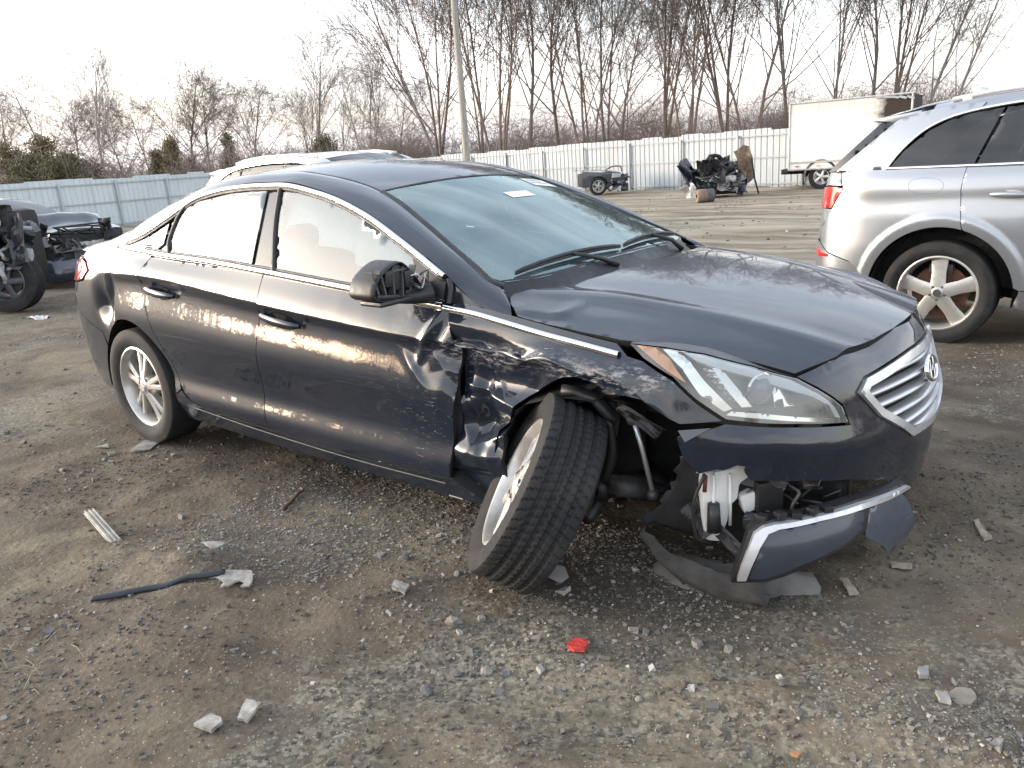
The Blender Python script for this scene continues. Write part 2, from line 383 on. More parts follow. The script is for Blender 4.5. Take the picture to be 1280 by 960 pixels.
# ------------------------------------------------------------ utility pole
def build_pole():
    x, y, z = site(583.5, 33.0, 197); g = float(gbase(x, y)); root = empty('utility_pole', (x, y, g)); tag(root, 'tall weathered wooden utility pole rising before the bare trees', 'utility pole')
    M = Mat('weathered_wood', (.3, .28, .25), .85, spec=.2); s = M.noise(3, 6, .65, vec=M.mapped((9, 9, .5)))
    M.base(M.mix(M.ramp(s, .3, .7), (.20, .185, .165), (.42, .40, .36))); M.bump(s, .4, .01)
    MB().tube([(0, 0, -.3), (.0, 0, 3), (0, 0, 6), (-.02, 0, 10.5)], [.155, .145, .13, .105], 14).build('pole_shaft', M.m, root, smooth=True, auto=60)
    m2 = simple('grey_steel_box', (.42, .42, .41), .5)
    MB().box((-.17, -.05, 1.75 + .35), (.1, .12, .26)).build('meter_box', m2, root, bevel=.01)
    MB().tube([(-.14, -.1, 2.2), (-.14, -.1, 0)], .02, 6).build('conduit', m2, root, smooth=True)
    for zz in (4.9, 5.4): MB().tube([(-.16, -.1, zz), (.14, .1, zz)], .014, 6).build('bolt', m2, root)
    # crossarm and line above the frame
    MB().box((0, -.13, 9.6), (1.9, .1, .12)).build('crossarm', M.m, root, bevel=.01)
build_pole()
def build_line():
    a = Vector(site(-140, 62, 84)); b_ = Vector(site(566, 33.0, 60)); P = []
    for k in range(25): t = k / 24; q = a.lerp(b_, t); q.z -= .5 * 4 * t * (1 - t) * .6; P.append(q)
    o = MB().tube(P, .011, 5).build('power_line', simple('wire_grey', (.2, .2, .21), .6), smooth=True); tag(o, 'thin power line crossing the pale sky at left towards the pole', 'power line')
build_line()
# ------------------------------------------------------------ trees
def bark(name, a, b):
    M = Mat(name, a, .9, spec=.2); s = M.noise(2.2, 5, .65, vec=M.mapped((5, 5, 1)))
    M.base(M.mix(M.ramp(s, .3, .7), a, b)); M.bump(s, .5, .02); return M.m
M_BARK = [bark('grey_bark', (.15, .13, .12), (.28, .245, .225)), bark('brown_bark', (.13, .10, .082), (.25, .195, .16)), bark('pale_bark', (.20, .18, .17), (.36, .325, .305))]
def tubes(segs):
    """segs: list of (points Kx3, radii K, sides)"""
    V, F, n0 = [], [], 0
    for P, r, n in segs:
        P = np.asarray(P); k = len(P); t = np.gradient(P, axis=0); t /= np.linalg.norm(t, axis=1)[:, None] + 1e-9
        ref = np.array([1., 0, 0]) if abs(t[0][0]) < .8 else np.array([0, 1., 0])
        N = np.cross(t, ref); N /= np.linalg.norm(N, axis=1)[:, None] + 1e-9; B = np.cross(t, N)
        a = np.arange(n) * 2 * np.pi / n
        ring = P[:, None] + (N[:, None] * np.cos(a)[None, :, None] + B[:, None] * np.sin(a)[None, :, None]) * np.asarray(r)[:, None, None]
        V.append(ring.reshape(-1, 3)); i = np.arange(k * n).reshape(k, n); j = np.roll(i, -1, 1)
        F.append(np.stack([i[:-1], j[:-1], j[1:], i[1:]], -1).reshape(-1, 4) + n0); n0 += k * n
    return np.concatenate(V), np.concatenate(F)
def grow(seed, H, lean=0.0, stems=1, spread=.55, dens=1.0, r0=.16, curve=.25, low=.28):
    rg = np.random.default_rng(seed); trunk, crown = [], []
    def limb(p, d, Ln, r, lv):
        k = 7 if lv == 0 else (5 if lv < 3 else 4); P = [np.array(p, float)]; dd = np.array(d, float)
        for i in range(k - 1):
            dd = dd + rg.normal(0, .05 + .05 * lv, 3) + np.array([0, 0, curve * (.35 if lv else .0)]) / k * 2
            dd /= np.linalg.norm(dd); P.append(P[-1] + dd * Ln / (k - 1))
        P = np.array(P); tp = .22 if lv == 0 else .3
        rr = r * (1 - (1 - tp) * np.linspace(0, 1, k)); (trunk if lv == 0 else crown).append((P, rr, 7 if lv == 0 else (5 if lv == 1 else 3)))
        if lv >= 4 or r < .0097 and lv >= 3: return
        nc = [11, 7, 6, 5][lv] * dens * (1 if lv else Ln / H)
        nc = max(2, int(nc + rg.uniform(-.8, .8)))
        for c in range(nc):
            t = low + (1 - low) * ((c + rg.uniform(.1, .9)) / nc) if lv == 0 else rg.uniform(.22, 1.0)
            f = t * (k - 1); i = min(int(f), k - 2); q = P[i] + (P[i + 1] - P[i]) * (f - i); ax = P[i + 1] - P[i]; ax /= np.linalg.norm(ax)
            v = rg.normal(0, 1, 3); v -= ax * v.dot(ax); v /= np.linalg.norm(v)
            an = spread * rg.uniform(.65, 1.35) * (1.0 if lv == 0 else 1.15)
            nd = ax * math.cos(an) + v * math.sin(an)
            ln = Ln * ((.62 * (1 - t) + .17) if lv == 0 else rg.uniform(.34, .62))
            limb(q, nd, ln, max(.0095, rr[i] * (.42 if lv == 0 else .50)), lv + 1)
    for s in range(stems):
        a = rg.uniform(0, 6.28); t = (0 if stems == 1 else rg.uniform(.04, .17))
        d = np.array([math.cos(a) * t + lean, math.sin(a) * t, 1.0]); d /= np.linalg.norm(d)
        limb((math.cos(a) * .16 * (stems > 1), math.sin(a) * .16 * (stems > 1), -.15), d, H * (1 if s == 0 else rg.uniform(.7, .98)), r0 * (1 if stems == 1 else rg.uniform(.6, .85)), 0)
    return tubes(trunk), tubes(crown)
TREE_SPECS = [dict(H=11, stems=1, spread=.52, r0=.115, dens=1.5), dict(H=12, stems=3, spread=.45, r0=.115, dens=1.25), dict(H=12, stems=2, spread=.62, r0=.12, low=.2, dens=1.2),
              dict(H=10, stems=1, spread=.66, r0=.12, dens=1.75, low=.18), dict(H=12.5, stems=4, spread=.42, r0=.10, dens=1.2), dict(H=9, stems=1, spread=.5, r0=.09, lean=.22, curve=.1, dens=1.1)]
PROTO = {}
def tree(kind, px, depth, H, label, rz=0., mat=0, group=None, py=200, lean=0):
    x, y, _ = site(px, depth, py); sp = TREE_SPECS[kind]; sc = H / sp['H']
    root = empty('bare_tree', (x, y, float(gbase(x, y)) - .1), rz); root.scale = (sc, sc, sc); root.rotation_euler = (0, lean, rz)
    tag(root, label, 'tree', group)
    if (kind, mat) not in PROTO:
        (tv, tf), (cv, cf) = grow(100 + kind, **sp)
        t = mesh('trunk', tv, tf, M_BARK[mat], root); c = mesh('crown', cv, cf, M_BARK[mat], root); PROTO[(kind, mat)] = (t.data, c.data)
    else:
        for n, me in zip(('trunk', 'crown'), PROTO[(kind, mat)]): link(bpy.data.objects.new(n, me), root)
    return root
G = 'bare trees beyond the fence'
TREES = [  # kind, column, distance, height, turn, bark, label
    (3, 62, 60, 9.2, .3, 2, 'broad pale bare tree behind the dark evergreens at far left'),
    (0, 128, 54, 9.4, 1.2, 2, 'tall pale bare tree standing clear above the left fence'),
    (3, 8, 62, 8.0, 2.0, 2, 'small bare tree at the left edge above the evergreens'),
    (3, 238, 57, 9.0, 2.9, 1, 'bushy bare tree between the evergreen spires and the roof of the pale SUV'),
    (3, 186, 64, 7.4, .8, 0, 'low bare tree left of the twin evergreen spires'),
    (3, 96, 60, 8.4, 4.4, 2, 'rounded pale bare tree between the broad and the tall one at left'),
    (3, 152, 62, 7.6, .5, 0, 'low many-stemmed bare tree right of the tall pale one'),
    (3, 262, 60, 8.0, 1.7, 1, 'small bushy bare tree just above the rear of the pale SUV'),
    (3, 318, 58, 7.8, 2.6, 0, 'low bare tree with many stems above the front of the pale SUV'),
    (3, 500, 58, 7.4, 3.3, 0, 'short bare tree in the gap left of the three-stemmed one'),
    (5, 345, 52, 6.6, 3.4, 1, 'crooked bare tree leaning left above the pale SUV'),
    (0, 400, 55, 9.6, .2, 0, 'slim bare tree above the roof of the black sedan'),
    (4, 386, 62, 8.2, 1.4, 1, 'many-stemmed bare tree just left of the slim one above the roof'),
    (4, 462, 56, 9.4, 2.2, 0, 'dense bare tree left of the utility pole'),
    (2, 430, 66, 7.6, 1.0, 1, 'lower bare tree between two taller ones left of the pole'),
    (1, 545, 44, 12.5, .5, 1, 'tall three-stemmed bare tree just left of the utility pole'),
    (5, 560, 43, 11.5, 3.3, 0, 'slanting bare tree reaching left behind the utility pole'),
    (4, 622, 42, 14.0, 2.0, 1, 'dense cluster of dark stems right of the utility pole'),
    (2, 605, 46, 13.0, 4.1, 0, 'forked bare tree close behind the utility pole'),
    (0, 662, 45, 12.5, 5.0, 0, 'straight single bare trunk right of the dense stem cluster'),
    (0, 700, 46, 12.5, 1.1, 1, 'straight slim bare tree above the first fence posts'),
    (4, 735, 43, 13.5, 3.0, 1, 'tall group of stems above the half car wreck'),
    (2, 756, 45, 13.0, .9, 0, 'wide forked bare tree above the windshield corner'),
    (3, 778, 50, 9.5, 2.5, 0, 'mid-size spreading bare tree between taller trunks'),
    (1, 826, 43, 13.0, 1.8, 1, 'dark three-stemmed tree left of the wreck heap'),
    (4, 858, 42, 14.0, .1, 1, 'tall dark many-stemmed tree above the wreck heap'),
    (1, 915, 43, 13.5, 3.9, 1, 'dark tree with curved stems right of the wreck heap'),
    (2, 940, 42, 13.0, 5.3, 1, 'leaning dark tree just left of the white truck box'),
    (0, 985, 46, 12.5, 2.1, 0, 'thin tree behind the left edge of the truck box'),
    (2, 1040, 44, 12.5, .4, 0, 'forked tree rising over the middle of the truck box'),
    (0, 1085, 46, 12.5, 3.7, 0, 'single slim tree over the burnt end of the truck box'),
    (1, 1108, 44, 13.0, 1.5, 1, 'three slim stems behind the burnt end of the truck'),
    (5, 1135, 43, 11.0, .2, 0, 'slim bare tree leaning right over the silver SUV spoiler'),
    (5, 1168, 42, 9.6, .25, 0, 'wind-bent bare tree furthest right above the silver SUV'),
]
for k, px, dp, H, rz, bk, lb in TREES: tree(k, px, dp, H, lb, rz, bk, G)
# ------------------------------------------------------------ brush thickets
def build_brush(name, label, d0, d1, px0, px1, n, h0, h1, mat, seed, r=.012):
    rg = np.random.default_rng(seed); segs = []
    for i in range(n):
        x, y, _ = site(rg.uniform(px0, px1), rg.uniform(d0, d1)); z = float(gbase(x, y)); h = rg.uniform(h0, h1) * (.55 + .45 * math.sin(x * .35 + y * .21 + 1.0) ** 2)
        for s in range(rg.integers(5, 9)):
            a = rg.uniform(0, 6.28); t = rg.uniform(.1, .6); d = np.array([math.cos(a) * t, math.sin(a) * t, 1.])
            P = [np.array([x, y, z - .1]) + rg.normal(0, .12, 3) * [1, 1, 0]]
            for q in range(3): d = d + rg.normal(0, .16, 3) + [0, 0, -.08 * q]; P.append(P[-1] + d / np.linalg.norm(d) * h / 3)
            P = np.array(P); segs.append((P, r * np.array([1.2, .9, .6, .25]), 3))
            for q in range(5):
                b = P[rg.integers(1, 4)] * 1.0; e = rg.normal(0, 1, 3); e[2] = abs(e[2]) * .8
                e = e / np.linalg.norm(e) * h * rg.uniform(.18, .38); segs.append((np.array([b, b + e * .55, b + e + [0, 0, .06]]), r * np.array([.6, .45, .2]), 3))
    V, F = tubes(segs); o = mesh(name, V, F, mat); tag(o, label, 'brush', kind='stuff')
build_brush('brush', 'dense grey-brown leafless brush behind the right fence', 44, 54, 470, 1190, 540, 2.6, 5.2, bark('brush_twig', (.17, .14, .125), (.31, .26, .23)), 21, .016)
build_brush('brush', 'leafless brush behind the left fence', 42, 58, -40, 520, 430, 2.2, 4.6, bark('brush_twig_left', (.18, .15, .13), (.32, .27, .24)), 22, .018)
build_brush('distant_wood', 'far-off leafless wood closing the horizon', 75, 130, -120, 1400, 380, 4.0, 7.0, bark('far_wood', (.24, .205, .195), (.36, .31, .295)), 23, .05)
def build_wood_ring():
    # the wood goes on round the rest of the yard, out of frame
    rg = np.random.default_rng(31); segs = []
    for i in range(1050):
        a = math.radians(rg.uniform(170, 442)); d = rg.uniform(48, 80); x, y = CAM_C[0] + math.cos(a) * d, CAM_C[1] + math.sin(a) * d; h = rg.uniform(2, 5.0) * (.6 + .4 * math.sin(a * 9 + 1) ** 2)
        for s in range(4):
            b = rg.uniform(0, 6.28); t = rg.uniform(.05, .45); e = np.array([math.cos(b) * t, math.sin(b) * t, 1.]); P = [np.array([x, y, -.3])]
            for q in range(2): e = e + rg.normal(0, .15, 3); P.append(P[-1] + e / np.linalg.norm(e) * h / 2)
            segs.append((np.array(P), np.array([.11, .08, .03]), 3))
            for q in range(3):
                f = P[rg.integers(1, 3)]; g = rg.normal(0, 1, 3); g[2] = abs(g[2]); g = g / np.linalg.norm(g) * h * .3; segs.append((np.array([f, f + g]), np.array([.05, .015]), 3))
    V, F = tubes(segs); tag(mesh('distant_wood', V, F, M_BARK[1]), 'leafless wood round the far sides of the yard', 'wood', kind='stuff')
build_wood_ring()
# ------------------------------------------------------------ evergreens
def leafmat(name, a, b):
    M = Mat(name, a, .75, spec=.2); g = M.n('ShaderNodeNewGeometry'); M.base(M.mix(g.outputs['Random Per Island'], a, b)); M.set('Subsurface Weight', 0.0); return M.m
def evergreen(px, depth, H, W, label, seed, conic, mat, n=8000):
    x, y, _ = site(px, depth); root = empty('cedar_tree', (x, y, float(gbase(x, y)))); tag(root, label, 'tree', 'evergreens at the left')
    rg = np.random.default_rng(seed)
    segs = [(np.array([(0, 0, -.1), (.03, 0, H * .5), (0, .02, H * .93)]), np.array([.11, .07, .02]), 6)]
    cl = []
    for i in range(int(60 * H / 4)):
        t = rg.uniform(.06, 1) ** .9; rad = W * ((1 - t) ** (.9 if conic else .5)) * rg.uniform(.5, 1.15) + .08; a = rg.uniform(0, 6.28)
        b = np.array([0, 0, t * H * .92]); e = np.array([math.cos(a) * rad, math.sin(a) * rad, t * H * .92 + rad * rg.uniform(.25, .75)])
        segs.append((np.array([b, (b + e) / 2 + [0, 0, -.04], e]), np.array([.025, .016, .006]), 3)); cl.append((b, e))
    V, F = tubes(segs); mesh('trunk', V, F, M_BARK[1], root)
    per = n // len(cl); C = []
    for b, e in cl:
        u = rg.uniform(.3, 1.08, per)[:, None]; C.append(b + (e - b) * u + rg.normal(0, .13 + .03 * W, (per, 3)))
    C = np.concatenate(C); m = len(C); s = rg.uniform(.04, .10, m)[:, None]
    d1 = rg.normal(0, 1, (m, 3)); d1[:, 2] = abs(d1[:, 2]) + .5; d1 /= np.linalg.norm(d1, axis=1)[:, None]
    d2 = np.cross(d1, rg.normal(0, 1, (m, 3))); d2 /= np.linalg.norm(d2, axis=1)[:, None] + 1e-9
    Q = np.stack([C - d2 * s * .35, C + d1 * s * .6 + d2 * s * .4, C + d1 * s * 1.7, C + d1 * s * .6 - d2 * s * .4], 1).reshape(-1, 3)
    mesh('crown', Q, np.arange(4 * m).reshape(-1, 4), mat, root, smooth=False)
ML1 = leafmat('olive_cedar', (.10, .092, .05), (.24, .19, .105)); ML2 = leafmat('dark_cedar', (.06, .066, .038), (.17, .15, .085)); ML3 = leafmat('russet_cedar', (.09, .06, .03), (.17, .10, .06))
for a in ((12, 47, 4.6, 1.6, 'olive evergreen at the left edge behind the fence', 1, False, ML1), (34, 44, 3.6, 1.7, 'dark round evergreen second from the left edge', 2, False, ML2), (58, 46, 4.7, 1.7, 'largest olive evergreen with a ragged top at the left', 3, False, ML1),
          (84, 45, 3.5, 1.5, 'dark evergreen right of the largest olive one', 4, False, ML2), (106, 47, 3.2, 1.2, 'russet evergreen at the right end of the left clump', 5, False, ML3), (66, 42.5, 3.0, 1.7, 'low dark evergreen just over the left fence', 6, False, ML2),
          (198, 46, 3.4, .75, 'thin evergreen spire left of the broader spire', 7, True, ML1), (216, 45, 4.0, 1.25, 'broad conical evergreen left of the pale SUV roof', 8, True, ML1), (236, 46, 2.9, .9, 'low russet evergreen beside the pale SUV', 9, True, ML3),
          (288, 50, 4.4, .9, 'narrow dark evergreen above the pale SUV roof', 10, True, ML2), (408, 48, 3.6, 1.4, 'dark green evergreen showing over the sedan roof', 11, False, ML2)):
    evergreen(*a)
# ------------------------------------------------------------ vehicle surfaces
def pchip(xk,yk,x):
    xk=np.asarray(xk,float);yk=np.asarray(yk,float);x=np.asarray(x,float)
    h=np.diff(xk);dl=np.diff(yk)/h;n=len(xk);m=np.zeros(n)
    for i in range(1,n-1):
        if dl[i-1]*dl[i]>0:
            w1=2*h[i]+h[i-1];w2=h[i]+2*h[i-1];m[i]=(w1+w2)/(w1/dl[i-1]+w2/dl[i])
    m[0]=dl[0];m[-1]=dl[-1]
    i=np.clip(np.searchsorted(xk,x)-1,0,n-2);t=(x-xk[i])/h[i]
    tc=np.clip(t,0,1)
    r=(2*tc**3-3*tc**2+1)*yk[i]+(tc**3-2*tc**2+tc)*h[i]*m[i]+(-2*tc**3+3*tc**2)*yk[i+1]+(tc**3-tc**2)*h[i]*m[i+1]
    return r+(t-tc)*h[i]*np.where(t<0,m[i],m[i+1])
def spline(xk,yk,x):
    # natural cubic
    xk=np.asarray(xk,float);yk=np.asarray(yk,float);n=len(xk);h=np.diff(xk)
    A=np.eye(n);b=np.zeros(n)
    for i in range(1,n-1):
        A[i,i-1]=h[i-1];A[i,i]=2*(h[i-1]+h[i]);A[i,i+1]=h[i];b[i]=6*((yk[i+1]-yk[i])/h[i]-(yk[i]-yk[i-1])/h[i-1])
    M=np.linalg.solve(A,b);x=np.asarray(x,float);i=np.clip(np.searchsorted(xk,x)-1,0,n-2)
    a=(xk[i+1]-x)/h[i];c=(x-xk[i])/h[i]
    return a*yk[i]+c*yk[i+1]+((a**3-a)*M[i]+(c**3-c)*M[i+1])*h[i]**2/6
class Skin:
    """car perimeter: plan curve (front centre -> rear centre, right side y<0) x height, with an inward offset table"""
    def __init__(S,plan,stations,ztab,dtab):
        p=np.array(plan,float);d=np.hypot(*np.diff(p,axis=0).T);q=np.concatenate([[0],np.cumsum(d)])
        t=np.linspace(0,q[-1],1200)
        # mirror ends for flat tangency
        qq=np.concatenate([-q[1:3][::-1],q,2*q[-1]-q[-3:-1][::-1]]);px=np.concatenate([p[1:3,0][::-1],p[:,0],p[-3:-1,0][::-1]]);py=np.concatenate([-p[1:3,1][::-1],p[:,1],-p[-3:-1,1][::-1]])
        X=spline(qq,px,t);Y=spline(qq,py,t);a=np.concatenate([[0],np.cumsum(np.hypot(np.diff(X),np.diff(Y)))])
        S.t=a;S.X=X;S.Y=Y;S.L=a[-1]
        tx=np.gradient(X,a);ty=np.gradient(Y,a);l=np.hypot(tx,ty)
        # travelling front->rear along right side; inward normal = rotate
        S.nx=ty/l;S.ny=-tx/l
        S.st=np.array([S.s_of(*c) for c in stations]);S.zt=np.array(ztab,float);S.dt=np.array(dtab,float)
    def s_of(S,x,y=None):
        if y is None:
            y=0;m=(S.Y<-.5)
            i=np.where(m)[0];j=i[np.argmin(abs(S.X[i]-x))];return S.t[j]
        return S.t[np.argmin((S.X-x)**2+(S.Y-y)**2)]
    def off(S,s,z):
        s=np.atleast_1d(np.asarray(s,float));z=np.atleast_1d(np.asarray(z,float))
        K=S.zt.shape[1]
        Z=np.stack([pchip(S.st,S.zt[:,k],s) for k in range(K)],1);D=np.stack([pchip(S.st,S.dt[:,k],s) for k in range(K)],1)
        # vectorised pchip per row
        h=np.diff(Z,axis=1);dl=np.diff(D,axis=1)/h;m=np.zeros_like(D)
        for i in range(1,K-1):
            pr=dl[:,i-1]*dl[:,i];w1=2*h[:,i]+h[:,i-1];w2=h[:,i]+2*h[:,i-1]
            with np.errstate(all='ignore'): v=(w1+w2)/(w1/dl[:,i-1]+w2/dl[:,i])
            m[:,i]=np.where(pr>0,v,0)
        m[:,0]=dl[:,0];m[:,-1]=dl[:,-1]
        i=np.clip((Z<z[:,None]).sum(1)-1,0,K-2);r=np.arange(len(s));hh=h[r,i];t=(z-Z[r,i])/hh;tc=np.clip(t,0,1)
        o=(2*tc**3-3*tc**2+1)*D[r,i]+(tc**3-2*tc**2+tc)*hh*m[r,i]+(-2*tc**3+3*tc**2)*D[r,i+1]+(tc**3-tc**2)*hh*m[r,i+1]
        return o+(t-tc)*hh*np.where(t<0,m[r,i],m[r,i+1])
    def P(S,s,z,e=0):
        s=np.atleast_1d(np.asarray(s,float));z=np.atleast_1d(np.asarray(z,float))
        d=S.off(s,z)-e
        nx=np.interp(s,S.t,S.nx);ny=np.interp(s,S.t,S.ny)
        return np.stack([np.interp(s,S.t,S.X)+nx*d,np.interp(s,S.t,S.Y)+ny*d,z],1)

def inpoly(P, poly):
    P = np.asarray(P, float); poly = np.asarray(poly, float); c = np.zeros(len(P), bool); j = len(poly) - 1
    for i in range(len(poly)):
        a, b = poly[i], poly[j]
        m = ((a[1] > P[:, 1]) != (b[1] > P[:, 1]))
        if m.any():
            xx = (b[0] - a[0]) * (P[:, 1] - a[1]) / (b[1] - a[1] + 1e-15) + a[0]; c ^= m & (P[:, 0] < xx)
        j = i
    return c
def dens(poly, res):
    o = []
    for i in range(len(poly)):
        a = np.array(poly[i], float); b = np.array(poly[(i + 1) % len(poly)], float); n = max(1, int(np.ceil(np.linalg.norm(b - a) / res)))
        o += [a + (b - a) * k / n for k in range(n)]
    return np.array(o)
def area(p): p = np.asarray(p); x, y = p[:, 0], p[:, 1]; return .5 * np.sum(x * np.roll(y, -1) - np.roll(x, -1) * y)
def inset(p, g):
    p = np.asarray(p, float)
    if area(p) < 0: p = p[::-1]
    d1 = p - np.roll(p, 1, 0); d2 = np.roll(p, -1, 0) - p
    n1 = np.stack([-d1[:, 1], d1[:, 0]], 1); n2 = np.stack([-d2[:, 1], d2[:, 0]], 1)
    n1 /= np.linalg.norm(n1, axis=1)[:, None] + 1e-12; n2 /= np.linalg.norm(n2, axis=1)[:, None] + 1e-12
    n = n1 + n2; l = np.maximum(.5, (n * n1).sum(1)); return p + n / l[:, None] * g
def smooth_poly(p, it=1, closed=True):
    """corner cutting for traced outlines"""
    p = np.asarray(p, float)
    for _ in range(it):
        q = np.roll(p, -1, 0); p = np.stack([p * .75 + q * .25, p * .25 + q * .75], 1).reshape(-1, 2)
    return p
def tri2d(poly, res, hole=None):
    o = dens(poly, res); no = len(o); loops = [np.arange(no)]; pts = [o]
    if hole is not None: h = dens(hole, res); pts.append(h); loops.append(no + np.arange(len(h)))
    b = np.concatenate(pts); lo, hi = b.min(0), b.max(0)
    gx = np.arange(lo[0] + res * .5, hi[0], res); gy = np.arange(lo[1] + res * .43, hi[1], res * .866)
    X, Y = np.meshgrid(gx, gy); X = X + (np.arange(len(gy)) % 2)[:, None] * res * .5; g = np.stack([X.ravel(), Y.ravel()], 1)
    g = g[inpoly(g, o)]
    if hole is not None: g = g[~inpoly(g, h)]
    if len(g):
        keep = np.ones(len(g), bool)
        for k in range(0, len(b), 400): keep &= (((g[:, None] - b[None, k:k + 400]) ** 2).sum(2).min(1) > (res * .55) ** 2)
        g = g[keep]
    allp = np.concatenate([b, g]); ed = []
    for l in loops: ed += [(int(l[i]), int(l[(i + 1) % len(l)])) for i in range(len(l))]
    r = delaunay_2d_cdt([Vector(p) for p in allp], ed, [], 0, 1e-7)
    V = np.array([tuple(v) for v in r[0]]); F = np.array([f for f in r[2] if len(f) == 3])
    c = V[F].mean(1); k = inpoly(c, o)
    if hole is not None: k &= ~inpoly(c, h)
    F = F[k]; a = V[F]; ar = (a[:, 1, 0] - a[:, 0, 0]) * (a[:, 2, 1] - a[:, 0, 1]) - (a[:, 1, 1] - a[:, 0, 1]) * (a[:, 2, 0] - a[:, 0, 0])
    F = np.where((ar < 0)[:, None], F[:, ::-1], F); return V, F
def panel(name, poly, fmap, mat, parent, res=.025, gap=.0022, depth=.014, disp=None, hole=None, flip=None, thick=False, mirror=False, smooth=True, out=None):
    """a pressed sheet: outline in the surface's own coordinates, mapped onto it, edges turned in by depth"""
    p = inset(poly, gap); h = None if hole is None else inset(hole, -gap)
    V2, F = tri2d(p, res, h); P = fmap(V2[:, 0], V2[:, 1]); e = 1e-3
    Pa = fmap(V2[:, 0] + e, V2[:, 1]); Pb = fmap(V2[:, 0], V2[:, 1] + e); N = np.cross(Pa - P, Pb - P); N /= np.linalg.norm(N, axis=1)[:, None] + 1e-12
    if out is None:
        out_dir = np.array([0, 0, 1.]) if flip == 'up' else None
    c = P.mean(0); s = 1.0
    ref = np.array([0, 0, 1.]) if flip == 'up' else (np.array([0, -1., 0]) if flip is None else np.array(flip, float))
    if (N @ ref).mean() < 0: N = -N; F = F[:, ::-1]
    if disp is not None: P = disp(V2[:, 0], V2[:, 1], P, N)
    # boundary
    E = {}
    for f in F:
        for a, b in ((f[0], f[1]), (f[1], f[2]), (f[2], f[0])): E[(a, b)] = 1
    bd = [k for k in E if (k[1], k[0]) not in E]; n = len(P); bi = {}; V = [P]; FF = [F]
    if depth and bd:
        ids = sorted({k[0] for k in bd} | {k[1] for k in bd}); m = {v: i for i, v in enumerate(ids)}; ida = np.array(ids)
        V += [P[ida], P[ida] - N[ida] * depth]; k = len(ids)
        Q = np.array([(n + m[b], n + m[a], n + k + m[a], n + k + m[b]) for a, b in bd])
        FF = [F, Q[:, [0, 1, 2]], Q[:, [0, 2, 3]]]
        if thick: V.append(P - N * depth); FF.append(F[:, ::-1] + n + 2 * k)
    V = np.concatenate(V); FF = np.concatenate(FF)
    if mirror: V = V * [1, -1, 1]; FF = FF[:, ::-1]
    fm = None; mt = mat
    if mat in PAINTS: mt = [mat, PAINTS[0]]; fm = np.zeros(len(FF), int); fm[len(F):] = 1      # returned edges go dark, shade put into the panel gaps
    return mesh(name, V, FF, mt, parent, smooth, fm)
PAINTS = []
def loft(name, rows, mat, parent, mirror=False, closed=False, smooth=True, thick=0):
    """rows: list of polylines with equal counts -> sheet"""
    R = np.array(rows, float); k, n = R.shape[:2]; V = R.reshape(-1, 3); i = np.arange(k * n).reshape(k, n)
    if closed: i = np.concatenate([i, i[:, :1]], 1)
    F = np.stack([i[:-1, :-1], i[:-1, 1:], i[1:, 1:], i[1:, :-1]], -1).reshape(-1, 4)
    if mirror: V = V * [1, -1, 1]; F = F[:, ::-1]
    o = mesh(name, V, F, mat, parent, smooth)
    if thick:
        md = o.modifiers.new('s', 'SOLIDIFY'); md.thickness = thick; md.offset = 0
    return o
def curve3(pts, n):
    """smooth resampling of a 3-D polyline"""
    p = np.array(pts, float); q = np.concatenate([[0], np.cumsum(np.linalg.norm(np.diff(p, axis=0), axis=1))]); t = np.linspace(0, q[-1], n)
    return np.stack([pchip(q, p[:, k], t) for k in range(3)], 1)
def trim(name, pts, wd, th, mat, parent, n=60, mirror=False, outv=(0, -1, .2)):
    """flat moulding swept along a curve"""
    P = curve3(pts, n); t = np.gradient(P, axis=0); t /= np.linalg.norm(t, axis=1)[:, None]
    o = np.array(outv, float); B = np.cross(t, o); B /= np.linalg.norm(B, axis=1)[:, None]; O = np.cross(B, t)
    ring = [(-.5, 0), (-.5, .55), (-.3, .95), (0, 1.0), (.3, .95), (.5, .55), (.5, 0)]
    rows = [P + B * (a * wd) + O * (b * th) for a, b in ring]
    return loft(name, rows, mat, parent, mirror)
